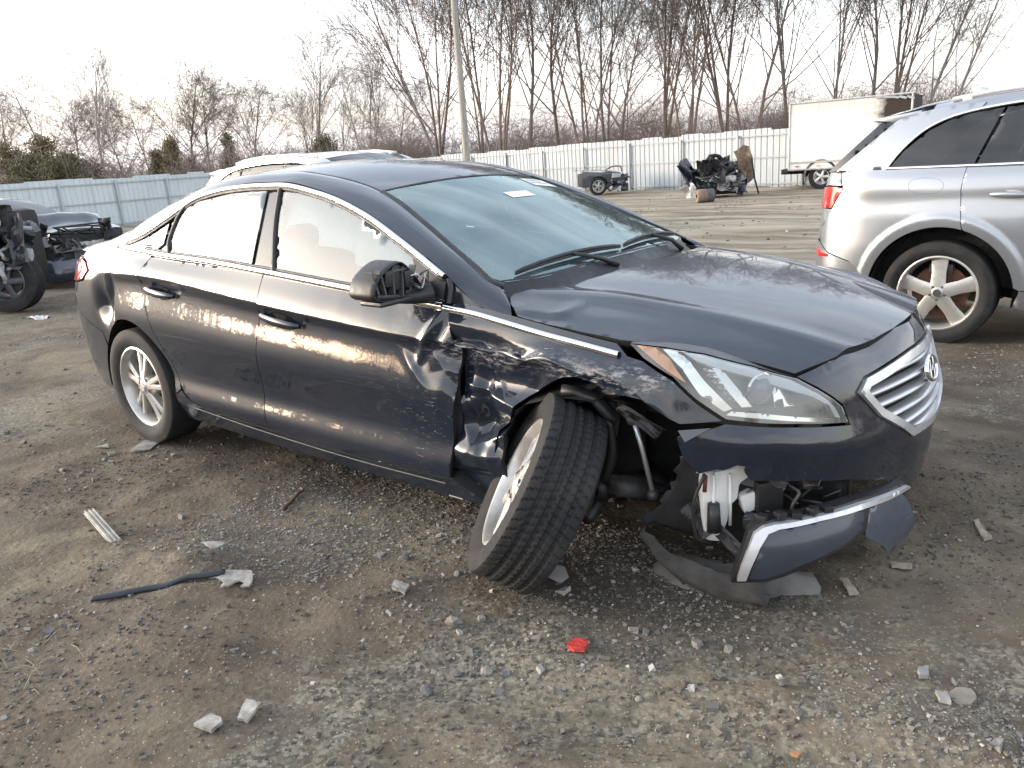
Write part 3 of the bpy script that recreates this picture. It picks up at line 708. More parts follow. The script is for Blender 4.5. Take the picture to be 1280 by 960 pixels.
# ------------------------------------------------------------ vehicle materials
def paint(name, base, dust=.35, flake=0.0, rough=.28, scuff=0.0, metal=0.0, top=.16):
    M = Mat(name, base, rough, metal, 1.0, .12 if metal < .2 else .5, .02)
    M.b.inputs['Coat IOR'].default_value = 1.58 if metal < .2 else 1.5
    d = M.noise(1.6, 6, .65, dist=.4); d2 = M.noise(9, 6, .7, vec=M.mapped((7, 7, .8)))
    sep = M.n('ShaderNodeSeparateXYZ'); lk(M.nt, M.co(), sep.inputs[0])
    low = M.ramp(sep.outputs[2], .18, .75, 1.0, .25)
    f = M.math('MULTIPLY', M.math('MULTIPLY', M.ramp(d, .30, .72), M.ramp(d2, .25, .75, .55, 1.0)), M.math('MULTIPLY', low, dust))
    gn = M.n('ShaderNodeNewGeometry'); sn = M.n('ShaderNodeSeparateXYZ'); lk(M.nt, gn.outputs['Normal'], sn.inputs[0])
    settle = M.math('MULTIPLY', M.ramp(sn.outputs[2], .55, .95), M.ramp(M.noise(2.4, 6, .7), .3, .7, top * .6, top * 1.3))       # dust settled on what faces up
    f = M.math('MAXIMUM', f, settle)
    c = M.mix(f, base, (.21, .22, .235))
    if scuff:
        s = M.noise(5, 8, .75, vec=M.mapped((5, 5, 26), rot=(0, .25, 0)), dist=.8); s2 = M.noise(2.2, 3, .5)
        k = M.math('MULTIPLY', M.math('MULTIPLY', M.ramp(s, .60, .66), M.ramp(s2, .46, .60, 0, scuff)), M.ramp(sep.outputs[0], -.95, -.50)); band = M.math('MULTIPLY', M.ramp(M.math('ABSOLUTE', M.math('SUBTRACT', M.math('ADD', sep.outputs[2], M.math('MULTIPLY', M.noise(4, 3), .12)), .86)), .02, .06, 1, 0), M.ramp(M.noise(22, 6, .75, vec=M.mapped((1, 1, 3))), .50, .62))
        k = M.math('MAXIMUM', k, M.math('MULTIPLY', band, M.ramp(sep.outputs[0], -.60, -.45, 0, .8)))
        c = M.mix(k, c, (.34, .35, .36)); f = M.math('MAXIMUM', f, k)
    M.base(c); M.rough(M.ramp(f, 0, .5, rough, .6)); M.set('Coat Weight', M.ramp(f, 0, .45, 1.0, .25)); M.set('Coat Roughness', M.ramp(d, .3, .7, .008, .03))
    M.bump(M.noise(1.3, 2), .035, .02); return M.m
P_BLACK = paint('black_car_paint', (.005, .0095, .020), .06)
P_SCUFF = paint('black_car_paint_scuffed', (.005, .0095, .020), .09, scuff=.9)
P_SILVER = paint('silver_car_paint', (.34, .36, .385), .14, rough=.32, metal=.75)
P_CHROME = simple('bright_chrome', (.80, .80, .79), .10, 1.0, var=.06)
P_SATIN = simple('satin_silver_trim', (.60, .60, .60), .34, .55, coat=.6, var=.1)
P_BLKPL = simple('black_plastic', (.018, .018, .019), .48, var=.35, bump=.2, bscale=400, bdist=.0006)
P_GREYPL = simple('dusty_grey_plastic', (.11, .105, .10), .75, var=.45, scale=4, bump=.3, bscale=60, bdist=.003)
P_DARK = simple('shadow_black_liner', (.012, .012, .012), .85, var=.3)
P_GLOSSBLK = simple('gloss_black_trim', (.012, .012, .014), .12, coat=.5, var=.2)
P_ALLOY = simple('silver_alloy', (.50, .485, .455), .36, .6, var=.12, scale=14)
P_RUBBER = Mat('tyre_rubber', (.022, .022, .023), .78, spec=.3)
_d = P_RUBBER.noise(7, 6, .65); P_RUBBER.base(P_RUBBER.mix(P_RUBBER.ramp(_d, .45, .75, 0, .45), (.020, .020, .021), (.070, .062, .053))); P_RUBBER.bump(P_RUBBER.noise(90, 3), .15, .002); P_RUBBER = P_RUBBER.m
P_RUST = simple('rusty_steel', (.15, .075, .045), .8, .2, var=.5, scale=20, bump=.4, bscale=90)
P_STEEL = simple('dull_cast_steel', (.10, .095, .09), .6, .5, var=.4, scale=12, bump=.3, bscale=60)
P_WHITEPL = simple('white_moulded_plastic', (.72, .72, .69), .45, var=.12, scale=7)
P_AMBER = simple('amber_lens', (.95, .38, .12), .22, coat=.8, var=.12)
P_SEAT = simple('beige_cloth', (.22, .20, .175), .9, var=.12, bump=.3, bscale=300)
P_LINER = simple('pale_headliner', (.50, .48, .45), .95, var=.08)
P_DASH = simple('grey_dashboard', (.09, .09, .09), .7, var=.2)
P_BAG = simple('white_airbag_cloth', (.74, .76, .75), .85, var=.06, bump=.4, bscale=30, bdist=.01)
def glass(name, tint=(.62, .70, .68), ior=2.4, film=.05, filmc=(.45, .47, .46), gl=(1, 1, 1)):
    M = bpy.data.materials.new(name); M.use_nodes = True; nt = M.node_tree; nt.nodes.clear()
    o = nt.nodes.new('ShaderNodeOutputMaterial'); t = nt.nodes.new('ShaderNodeBsdfTransparent'); t.inputs[0].default_value = (*tint, 1)
    g = nt.nodes.new('ShaderNodeBsdfGlossy'); g.inputs['Roughness'].default_value = .012; g.inputs['Color'].default_value = (*gl, 1); f = nt.nodes.new('ShaderNodeFresnel'); f.inputs[0].default_value = ior
    d = nt.nodes.new('ShaderNodeBsdfDiffuse'); d.inputs[0].default_value = (*filmc, 1); n = nt.nodes.new('ShaderNodeTexNoise'); n.inputs['Scale'].default_value = 3.5; n.inputs['Detail'].default_value = 6
    r = nt.nodes.new('ShaderNodeMapRange'); r.inputs[1].default_value = .35; r.inputs[2].default_value = .75; r.inputs[3].default_value = film * .3; r.inputs[4].default_value = film * 2
    m1 = nt.nodes.new('ShaderNodeMixShader'); m2 = nt.nodes.new('ShaderNodeMixShader'); tcx = nt.nodes.new('ShaderNodeTexCoord')
    K = nt.links.new; K(tcx.outputs['Object'], n.inputs['Vector']); K(n.outputs[0], r.inputs[0]); K(r.outputs[0], m1.inputs[0]); K(t.outputs[0], m1.inputs[1]); K(d.outputs[0], m1.inputs[2])
    K(f.outputs[0], m2.inputs[0]); K(m1.outputs[0], m2.inputs[1]); K(g.outputs[0], m2.inputs[2]); K(m2.outputs[0], o.inputs[0]); return M
P_GLASS = glass('window_glass', (.70, .80, .76), 2.15, film=.02); P_WSHIELD = glass('windshield_glass', (.74, .92, .90), 2.7, .08, (.50, .64, .66), (.84, 1.0, .98)); P_CLEAR = glass('clear_lens', (.88, .90, .88), 1.6, .20, (.52, .53, .50)); P_TINT = glass('dark_tinted_glass', (.05, .055, .06), 1.6, .02)  # windshield film and gloss colours carry the teal of reflected sky
P_RED = Mat('red_lamp_lens', (.55, .018, .016), .12, coat=1.0); P_RED = P_RED.m
PAINTS += [P_DARK, P_BLACK, P_SCUFF, P_SILVER]
# ------------------------------------------------------------ wheels
def tyre_mesh(R, W, r_in, nseg, tread=True, seed=0):
    """grid tyre: outward is -y"""
    h = W / 2; prof = []
    for t in np.linspace(0, 1, 5): prof.append((r_in + (R * .965 - r_in) * t, -h * (.82 + .26 * math.sin(t * math.pi * .8))))
    prof += [(R * .982, -h * .96)]
    nt_ = 25 if tread else 9; ys = np.linspace(-h * .90, h * .90, nt_)
    tr = [(R * (1 - .010 * (y / h) ** 4), y) for y in ys]
    full = prof + tr + [(r, -y) for r, y in prof[::-1]]
    full = np.array(full); k = len(full); a = np.arange(nseg) * 2 * np.pi / nseg
    rr = np.repeat(full[None, :, 0], nseg, 0).copy(); i0 = len(prof)
    if tread:
        g = np.zeros(nt_); 
        for c in (5, 6, 10, 11, 14, 15, 19, 20): g[c] = .008
        rr[:, i0:i0 + nt_] -= g[None]
        sl = np.zeros((nseg, nt_)); q = np.arange(nseg)
        for j in range(nt_):
            sh = (j // 5) * 2 + (j % 5) * (1 if j > 12 else -1) // 2
            sl[:, j] = np.where((q + sh) % 6 == 0, .0065, 0) if (j < 4 or j > 20) else np.where((q + sh) % 5 == 0, .0045, 0)
        rr[:, i0:i0 + nt_] -= sl
    V = np.stack([rr * np.cos(a)[:, None], np.repeat(full[None, :, 1], nseg, 0), rr * np.sin(a)[:, None]], -1).reshape(-1, 3)
    i = np.arange(nseg * k).reshape(nseg, k); j = np.roll(i, -1, 0)
    F = np.stack([i[:, :-1], i[:, 1:], j[:, 1:], j[:, :-1]], -1).reshape(-1, 4); return V, F
def make_wheel(parent, loc, axis=(0, -1, 0), R=.326, W=.200, rim=.221, spokes=5, pair=True, spin=0.0, tread=False, name='wheel', mat_rim=None, disc=None, nseg=None, cap=True, wide=1.0):
    mr = mat_rim or P_ALLOY; ax = Vector(axis).normalized(); q = Vector((0, -1, 0)).rotation_difference(ax)
    e = bpy.data.objects.new(name, None); e.location = loc; e.rotation_mode = 'QUATERNION'; e.rotation_quaternion = q; link(e, parent)
    V, F = tyre_mesh(R, W, rim, nseg or (360 if tread else 96), tread); o = mesh('tyre', V, F, P_RUBBER, e)
    if tread: sharp(o, 30)
    b = MB(); h = W / 2
    b.lathe([(rim + .012, -h * .80), (rim + .010, -h * .86), (rim - .002, -h * .90), (rim - .010, -h * .84), (rim - .02, -h * .5), (rim - .03, h * .2), (rim - .012, h * .85), (rim + .008, h * .9)], 64)
    b.build('rim_barrel', mr, e, smooth=True, auto=50)
    yo = -h * .66
    for k in range(spokes):
        for sgn in ((-1, 1) if pair else (0,)):
            a = 2 * math.pi * k / spokes + spin; off = sgn * (.20 if spokes == 5 else .16); off2 = sgn * .10
            b = MB(); pts = []
            for t, wd in ((.0, .036 if pair else .075 * wide), (.5, .030 if pair else .068 * wide), (1.0, .038 if pair else .085 * wide)):
                r = .045 + (rim - .014 - .045) * t; an = a + (off2 * 1.6 * (1 - t) + off * t) if pair else a
                y = yo - .012 + .02 * (1 - (1 - t) ** 2) * .4 + .012 * t; pts.append((Vector((r * math.cos(an), y, r * math.sin(an))), wd, Vector((-math.sin(an), 0, math.cos(an)))))
            VV = []; FF = []
            for p, wd, tg in pts:
                d = Vector((0, 1, 0)); VV += [p - tg * wd * .5 + d * .008, p - tg * wd * .28, p + tg * wd * .28, p + tg * wd * .5 + d * .008, p + tg * wd * .45 + d * .045, p - tg * wd * .45 + d * .045]
            for s in range(2):
                for j in range(6): FF.append((s * 6 + j, s * 6 + (j + 1) % 6, s * 6 + 6 + (j + 1) % 6, s * 6 + 6 + j))
            b.add(VV, FF).build('spoke', mr, e, smooth=True, auto=35)
    b = MB(); b.lathe([(.001, yo - .016), (.028, yo - .016), (.034, yo - .010), (.062, yo - .006), (.07, yo + .005), (.07, yo + .05), (.001, yo + .05)], 32); b.build('hub', mr, e, smooth=True, auto=40)
    b = MB(); b.lathe([(.001, yo - .021), (.024, yo - .021), (.027, yo - .015)], 24); b.build('centre_cap', P_SATIN if cap else P_STEEL, e, smooth=True, auto=40)
    for k in range(5):
        a = 2 * math.pi * (k + .5) / 5 + spin; MB().tube([(.052 * math.cos(a), yo + .002, .052 * math.sin(a)), (.052 * math.cos(a), yo - .012, .052 * math.sin(a))], .0095, 6).build('wheel_nut', P_STEEL, e)
    b = MB(); b.lathe([(.06, .0), (rim * .72, .0), (rim * .72, .024), (.06, .024)], 40, c=(0, -.01, 0)); b.build('brake_disc', disc or P_STEEL, e, smooth=True, auto=40)
    b = MB(); b.box((0, .0, rim * .62), (.16, .07, .075)); b.build('brake_caliper', P_STEEL, e, bevel=.012)
    return e
# ------------------------------------------------------------ the black sedan
S_PLAN = [(.945, 0), (.927, -.2), (.878, -.42), (.795, -.62), (.68, -.765), (.5, -.862), (.3, -.903), (0, -.922), (-.5, -.928), (-1.0, -.932), (-1.6, -.932), (-2.2, -.93), (-2.8, -.92), (-3.1, -.905), (-3.35, -.877), (-3.58, -.828), (-3.76, -.72), (-3.87, -.5), (-3.91, -.25), (-3.92, 0)]
S_ST = [(.945, 0), (.878, -.42), (.72, -.725), (.45, -.87), (.2, -.91), (-.5, -.928), (-1.6, -.932), (-2.6, -.922), (-3.25, -.89), (-3.65, -.79), (-3.9, -.3)]
S_Z = [[.16, .22, .30, .42, .55, .66, .74, .80, .86, .92], [.16, .22, .30, .42, .56, .575, .64, .72, .80, .88], [.16, .22, .30, .42, .60, .615, .67, .74, .81, .88], [.16, .22, .32, .44, .63, .65, .70, .76, .83, .90],
       [.17, .24, .33, .45, .64, .76, .785, .80, .858, .92], [.19, .26, .34, .45, .64, .79, .825, .838, .947, 1.0], [.19, .26, .34, .45, .66, .855, .89, .903, 1.018, 1.08], [.19, .26, .34, .46, .70, .92, .953, .966, 1.052, 1.1],
       [.19, .27, .36, .48, .72, .90, .94, .966, 1.055, 1.1], [.22, .30, .40, .55, .72, .86, .92, .96, 1.04, 1.1], [.24, .32, .42, .55, .70, .85, .92, .96, 1.04, 1.1]]
S_D = [[.10, .05, .02, .005, .004, .022, .042, .065, .11, .20], [.09, .045, .02, .006, .0, .004, .024, .046, .088, .17], [.07, .04, .02, .008, .0, .004, .026, .044, .076, .15], [.06, .04, .022, .010, .0, .003, .014, .026, .050, .10],
       [.06, .045, .022, .022, .0, .010, .004, .008, .058, .09], [.07, .040, .016, .032, .0, .020, .004, .008, .066, .09], [.07, .040, .015, .034, .0, .024, .004, .008, .070, .10], [.07, .045, .016, .033, .0, .025, .003, .007, .072, .10],
       [.06, .045, .022, .020, .0, .014, .030, .042, .105, .16], [.06, .04, .020, .010, .0, .024, .045, .06, .13, .18], [.06, .04, .020, .010, .0, .012, .02, .03, .08, .14]]
SK = Skin(S_PLAN, S_ST, S_Z, S_D)
def SP(s, z, e=0):
    s = np.asarray(s, float); p = SK.P(np.abs(s), z, e); p[:, 1] *= np.where(s < 0, -1, 1); return p
def syb(x): return pchip([-3.5, -3.1, -2.7, -2.3, -1.6, -.9, -.45, .1], [.74, .80, .838, .858, .862, .860, .850, .80], x)
def szb(x): return pchip([-3.4, -2.77, -2.33, -1.62, -1.03, -.48, -.06, .23], [1.05, 1.063, 1.055, 1.022, .981, .947, .893, .856], x)
def sG(x, z):
    h = np.maximum(z - szb(x), -.05); return -(syb(x) - .50 * h - .12 * h * h)
def GP(x, z, e=0): return np.stack([x, sG(x, z) - e, z], 1)
def sH(x, y):
    y = abs(np.asarray(y)); x = np.asarray(x); a = pchip([-.4, .24, .7, .85], [.080, .080, .090, .075], x); ye = pchip([-.4, -.05, .24, .7, .85], [.84, .815, .80, .635, .55], x); t = y / ye
    return spline([-.35, -.05, .24, .5, .7, .845], [1.02, 1.003, .970, .928, .886, .845], x) - a * (.45 * t ** 2 + .55 * t ** 4) + .010 * np.exp(-((y - pchip([-.35, .8], [.66, .44], x)) / .05) ** 2)
def sT(x, y): return spline([-3.5, -3.2, -2.8, -2.4, -2.0, -1.7, -1.4, -1.12, -.6, -.17, .1], [1.065, 1.175, 1.325, 1.425, 1.462, 1.464, 1.435, 1.372, 1.185, 1.015, .90], x) - .147 * np.asarray(y) ** 2
def HP(x, y, e=0): return np.stack([x, y, sH(x, y) + e], 1)
def TP(x, y, e=0): return np.stack([x, y, sT(x, y) + e], 1)
def belt(s): return pchip(SK.st, SK.zt[:, 8], s)
CAR = bpy.data.objects.new('sedan', None); link(CAR); CAR.location = (0, 0, 0)
tag(CAR, 'black sedan with crushed front fender, broken front wheel and torn bumper', 'car')
_t = Matrix.Translation((-2.805, 0, 0)) @ Matrix.Rotation(math.hypot(-.00256, .01872), 4, Vector((-.00256, .01872, 0)).normalized()) @ Matrix.Translation((2.805, 0, 0))
CAR.matrix_world = _t
TINV = _t.inverted()
def ridged(a, b): return 1 - np.abs(2 * vnoise(a, b) - 1)
def gauss(x, c, w): return np.exp(-((x - c) / w) ** 2)
class Facets:
    """creased sheet: piecewise-flat heights over random points"""
    def __init__(s, seed, lo, hi, n, amp, asp=1.0):
        rg = np.random.default_rng(seed); P = np.stack([rg.uniform(lo[0] - .1, hi[0] + .1, n), rg.uniform(lo[1] - .1, hi[1] + .1, n)], 1)
        P = np.concatenate([P, [(lo[0] - .3, lo[1] - .3), (hi[0] + .3, lo[1] - .3), (hi[0] + .3, hi[1] + .3), (lo[0] - .3, hi[1] + .3)]]); s.h = rg.uniform(-amp, amp * .45, len(P)); s.a = asp
        r = delaunay_2d_cdt([Vector((p[0], p[1] * asp)) for p in P], [], [], 0, 1e-7); s.V = np.array([tuple(v) for v in r[0]]); s.F = [f for f in r[2]]; s.h = s.h[[o[0] for o in r[3]]]
    def __call__(s, x, y):
        o = np.zeros(len(x)); q = np.stack([x, y * s.a], 1)
        for f in s.F:
            a, b, c = s.V[f[0]], s.V[f[1]], s.V[f[2]]; d = (b[0] - a[0]) * (c[1] - a[1]) - (c[0] - a[0]) * (b[1] - a[1])
            if abs(d) < 1e-12: continue
            u = ((q[:, 0] - a[0]) * (c[1] - a[1]) - (c[0] - a[0]) * (q[:, 1] - a[1])) / d; v = ((b[0] - a[0]) * (q[:, 1] - a[1]) - (q[:, 0] - a[0]) * (b[1] - a[1])) / d
            m = (u >= -1e-9) & (v >= -1e-9) & (u + v <= 1 + 1e-9); o[m] = s.h[f[0]] * (1 - u - v)[m] + s.h[f[1]] * u[m] + s.h[f[2]] * v[m]
        return o
FA = Facets(5, (1.1, .25), (2.06, .95), 52, .052, 1.6); FB = Facets(9, (1.1, .25), (2.06, .95), 300, .0065, 1.4); FC = Facets(12, (1.9, .4), (2.4, 1.0), 60, .032, .8)
def crumple_fender(s, z, P, N):
    w = np.clip((s - 1.12) / .25, 0, 1) * np.clip((2.06 - s) / .02, 0, 1)
    fold = -.055 * gauss(z, .70, .085) * np.clip((s - 1.45) / .2, 0, 1) + .030 * gauss(z, .80 + .02 * np.sin(s * 17), .018) * np.clip((s - 1.38) / .15, 0, 1)
    fold += -.020 * gauss(z, .86, .03) * gauss(s, 1.8, .18)
    n = FA(s, z) + FB(s, z) - .008
    n *= np.clip((belt(s) - .045 - z) / .05, 0, 1)
    low = .03 * gauss(z, .42, .05) * np.clip((s - 1.75) / .1, 0, 1) - .035 * gauss(z, .50, .06) * np.clip((s - 1.72) / .1, 0, 1)
    low += -.03 * gauss(s, 1.88, .03) * gauss(z, .60, .14)
    return P + N * ((fold + n + low) * w)[:, None]
def crumple_door(s, z, P, N):
    w = np.exp(-np.maximum(0, s - 1.97) / .10)
    d = (-.050 * gauss(z, .74, .13) + FC(s, z) * gauss(z, .72, .18)) * w
    d += .020 * gauss(s + .55 * (z - .80), 2.115, .020) * gauss(z, .84, .085)          # sharp folds running up to the belt
    d += -.012 * gauss(s + .55 * (z - .80), 2.075, .022) * gauss(z, .86, .08)
    d += .010 * gauss(s - .8 * (z - .7), 2.16, .025) * gauss(z, .71, .07)
    d += .003 * fbm(s * 5, z * 5, 3) * gauss(s, 2.1, .5)
    return P + N * d[:, None]
def dent_quarter(s, z, P, N):
    d = -.055 * gauss(s, 4.62, .09) * gauss(z, .76, .10) - .02 * gauss(s + .25 * (z - .8), 4.50, .025) * gauss(z, .82, .12) + .012 * gauss(s + .2 * (z - .8), 4.56, .018) * gauss(z, .83, .11)
    d += -.010 * ridged(s * 12, z * 9) ** 2 * gauss(s, 4.58, .1) * gauss(z, .80, .12); return P + N * d[:, None]
def build_sedan_body():
    fd = [(2.018, .944), (1.966, .802), (1.991, .558), (2.028, .300), (2.35, .282), (2.75, .276), (3.159, .292), (3.183, .43), (3.13, .743), (3.092, .906), (3.100, .994)]
    fd += [(s, float(belt(s)) - .003) for s in np.linspace(3.094, 2.08, 18)]
    door_f = panel('front_door', fd, SP, P_SCUFF, CAR, .0105, disp=crumple_door)
    panel('front_door', fd, SP, P_BLACK, CAR, .03, mirror=True)
    rd = [(3.100, .994), (3.092, .906), (3.13, .743), (3.183, .43), (3.159, .292), (3.45, .294), (3.72, .312), (3.813, .334), (3.87, .368), (3.915, .412), (3.965, .50), (4.014, .609), (4.085, .74), (4.132, .851), (4.135, .90), (4.124, .945), (4.095, 1.0), (4.06, 1.046)]
    rd += [(s, float(belt(s)) - .003) for s in np.linspace(4.0, 3.106, 14)]
    door_r = panel('rear_door', rd, SP, P_BLACK, CAR, .02); panel('rear_door', rd, SP, P_BLACK, CAR, .035, mirror=True)
    # rocker
    sl = [(1.83, .215), (1.90, .235), (2.02, .296), (2.35, .278), (2.75, .272), (3.159, .288), (3.45, .290), (3.72, .308), (3.82, .33), (3.90, .375), (3.955, .345), (3.975, .27), (3.95, .20), (3.4, .192), (2.6, .192), (2.0, .196)]
    for m in (False, True): panel('rocker_panel', sl, SP, P_BLACK, CAR, .02, mirror=m, depth=.05)
    for m in (False, True): trim('rocker_strip', [tuple(SP(np.array([s]), np.array([z]), .010)[0]) for s, z in ((2.06, .272), (2.6, .262), (3.2, .272), (3.80, .297))], .005, .003, P_DASH, CAR, mirror=m)
    sc = SK.s_of(-2.80); arch = [(sc + .385 * math.cos(a), .335 + .372 * math.sin(a)) for a in np.radians(np.linspace(188, 3, 30))]   # front side first
    qp = [(4.06, 1.046), (4.095, 1.0), (4.124, .945), (4.135, .90), (4.132, .851), (4.085, .74), (4.014, .609), (3.965, .50), (3.915, .412), (3.905, .378), (3.958, .345)] + arch[1:-4]
    qp = qp + [(4.71, .60), (4.86, .63), (5.0, .67), (5.10, .73), (5.16, .80), (5.12, .855), (4.98, .865), (4.86, .885), (4.80, .945), (4.90, .985), (5.05, 1.0), (5.20, 1.02)]
    qp += [(s, float(belt(s)) + float(np.interp(s, [4.04, 4.24, 4.39, 4.455, 4.59], [.010, .020, .030, .038, .0]))) for s in np.linspace(5.2, 4.1, 24)]
    panel('quarter_panel', qp, SP, P_BLACK, CAR, .016, disp=dent_quarter); panel('quarter_panel', qp, SP, P_BLACK, CAR, .035, mirror=True)
    rb = [(4.73, .26)] + arch[-2:-5:-1] + [(4.71, .60), (4.86, .63), (5.0, .67), (5.10, .73), (5.16, .80), (5.3, .84), (SK.L, .84)]
    full = rb + [(2 * SK.L - s, z) for s, z in rb[::-1][1:]] + [(2 * SK.L - 4.9, .22), (SK.L, .25), (4.9, .22)]
    def RP(s, z):
        s = np.asarray(s, float); m = s > SK.L; p = SK.P(np.where(m, 2 * SK.L - s, s), z); p[:, 1] *= np.where(m, -1, 1); return p
    panel('rear_bumper', full, RP, P_BLACK, CAR, .03, flip=(-1, -.3, 0), depth=.03)
    # lamps at the back, trunk lid
    tl = [(4.805, .945), (4.90, .982), (5.06, .998), (5.25, .995), (5.42, .985), (5.40, .90), (5.2, .862), (5.0, .868), (4.87, .89)]
    for m in (False, True):
        t = panel('tail_lamp', tl, lambda s, z: SP(s, z, .008), P_RED, CAR, .02, mirror=m, depth=.03)
        panel('lamp_lens', [(5.12, .955), (5.2, .965), (5.33, .962), (5.33, .925), (5.2, .91), (5.12, .92)], lambda s, z: SP(s, z, .011), P_CLEAR, t, .03, mirror=m)
        panel('lamp_lens', [(4.93, .955), (5.05, .975), (5.10, .955), (5.05, .915), (4.96, .91)], lambda s, z: SP(s, z, .011), simple('pale_red_lens' + str(m), (.60, .07, .06), .15, coat=1), t, .03, mirror=m)
    tr = [(5.42, .985), (SK.L, .985), (SK.L, .845), (5.3, .845), (5.38, .88)]; tr = tr[:2] + [(2 * SK.L - s, z) for s, z in tr[0:1]] + [(2 * SK.L - 5.38, .88), (2 * SK.L - 5.3, .845), (5.3, .845), (5.38, .88)]
    panel('trunk_face', tr, RP, P_BLACK, CAR, .04, flip=(-1, 0, 0))
    xs = [-3.40, -3.5, -3.62, -3.74, -3.80, -3.83, -3.80]; zs = [1.085, 1.075, 1.068, 1.066, 1.074, 1.066, .99]; ye = [.635, .67, .69, .66, .61, .58, .60]
    rows = [[(x, y * yy, z - .05 * abs(y) ** 2.5) for y in np.linspace(-1, 1, 25)] for x, z, yy in zip(xs, zs, ye)]
    loft('trunk_lid', rows, P_BLACK, CAR)
    # front fender (torn) and its whole twin on the far side
    top = [(s, float(belt(s)) + .028) for s in np.linspace(1.98, 1.33, 16)]
    ff = [(2.015, .944)] + top + [(1.285, .852), (1.231, .842), (1.129, .795), (1.053, .733), (.975, .683), (1.04, .675), (1.10, .668), (1.135, .682), (1.223, .732), (1.329, .744), (1.40, .762), (1.458, .767), (1.52, .757), (1.566, .739), (1.63, .708), (1.679, .67), (1.725, .62), (1.749, .57), (1.775, .52), (1.783, .469), (1.79, .41), (1.775, .351), (1.80, .30), (1.88, .245), (1.96, .262), (2.024, .300), (1.988, .558), (1.963, .802)]
    panel('front_fender', ff, SP, P_SCUFF, CAR, .0062, disp=crumple_fender, depth=.02)
    a2 = [(1.541 + .375 * math.cos(a), .335 + .37 * math.sin(a)) for a in np.radians(np.linspace(8, 182, 26))]
    fo = [(2.015, .944)] + top + [(1.285, .852), (1.231, .842), (1.129, .795), (1.053, .733), (.967, .683), (1.10, .645)] + a2[::-1][2:][::1]
    fo = [(2.015, .944)] + top + [(1.285, .852), (1.231, .842), (1.129, .795), (1.053, .733), (.967, .683), (1.14, .645)] + [(1.541 + .375 * math.cos(a), .335 + .37 * math.sin(a)) for a in np.radians(np.linspace(128, 2, 24))][::-1][24:] + [(1.541 - .375 * math.cos(a), .335 + .37 * math.sin(a)) for a in np.radians(np.linspace(52, 176, 24))] + [(1.93, .26), (2.024, .300), (1.988, .558), (1.963, .802)]
    panel('front_fender', fo, SP, P_BLACK, CAR, .035, mirror=True)
    # nose and bumper, one skin with the grille opening
    R_ = [(.31, .841), (.51, .823), (.725, .793), (.650, .752), (.600, .720), (.562, .690), (.543, .628), (.741, .655), (.868, .668), (.967, .680), (1.028, .660), (1.105, .641), (1.095, .605), (1.085, .58), (1.062, .553), (1.038, .531), (.990, .545), (.969, .541), (.930, .556), (.905, .551), (.912, .533), (.895, .507), (.82, .497), (.741, .489), (.65, .472), (.554, .455), (.47, .432), (.381, .406), (.242, .361), (.19, .27), (.15, .20)]
    L_ = [(-.15, .20), (-.5, .185), (-.9, .19), (-1.12, .22), (-1.14, .645), (-.967, .680), (-.868, .668), (-.741, .655), (-.543, .628), (-.562, .690), (-.600, .720), (-.650, .752), (-.725, .793), (-.51, .823), (-.31, .841), (0, .846)]
    GR = [(.484, .715), (.433, .747), (.336, .755), (.125, .776), (0, .782), (-.125, .776), (-.336, .755), (-.433, .747), (-.484, .715), (-.395, .622), (-.204, .508), (0, .495), (.204, .508), (.395, .622)]
    def bump_disp(s, z, P, N):
        # the corner has lost its fixings: it bows outward and droops a little
        k = np.clip((s - .75) / .3, 0, 1) ** 2; return P + N * (k * .018 + .004 * fbm(s * 6, z * 6, 3) * np.clip(s / .5, 0, 1))[:, None] + np.array([0, 0, -.006]) * k[:, None]
    panel('front_bumper', R_ + L_, SP, P_BLACK, CAR, .02, hole=GR, flip=(1, 0, 0), depth=.02, disp=bump_disp)
    return door_f, door_r, GR
DOOR_F, DOOR_R, GR = build_sedan_body()
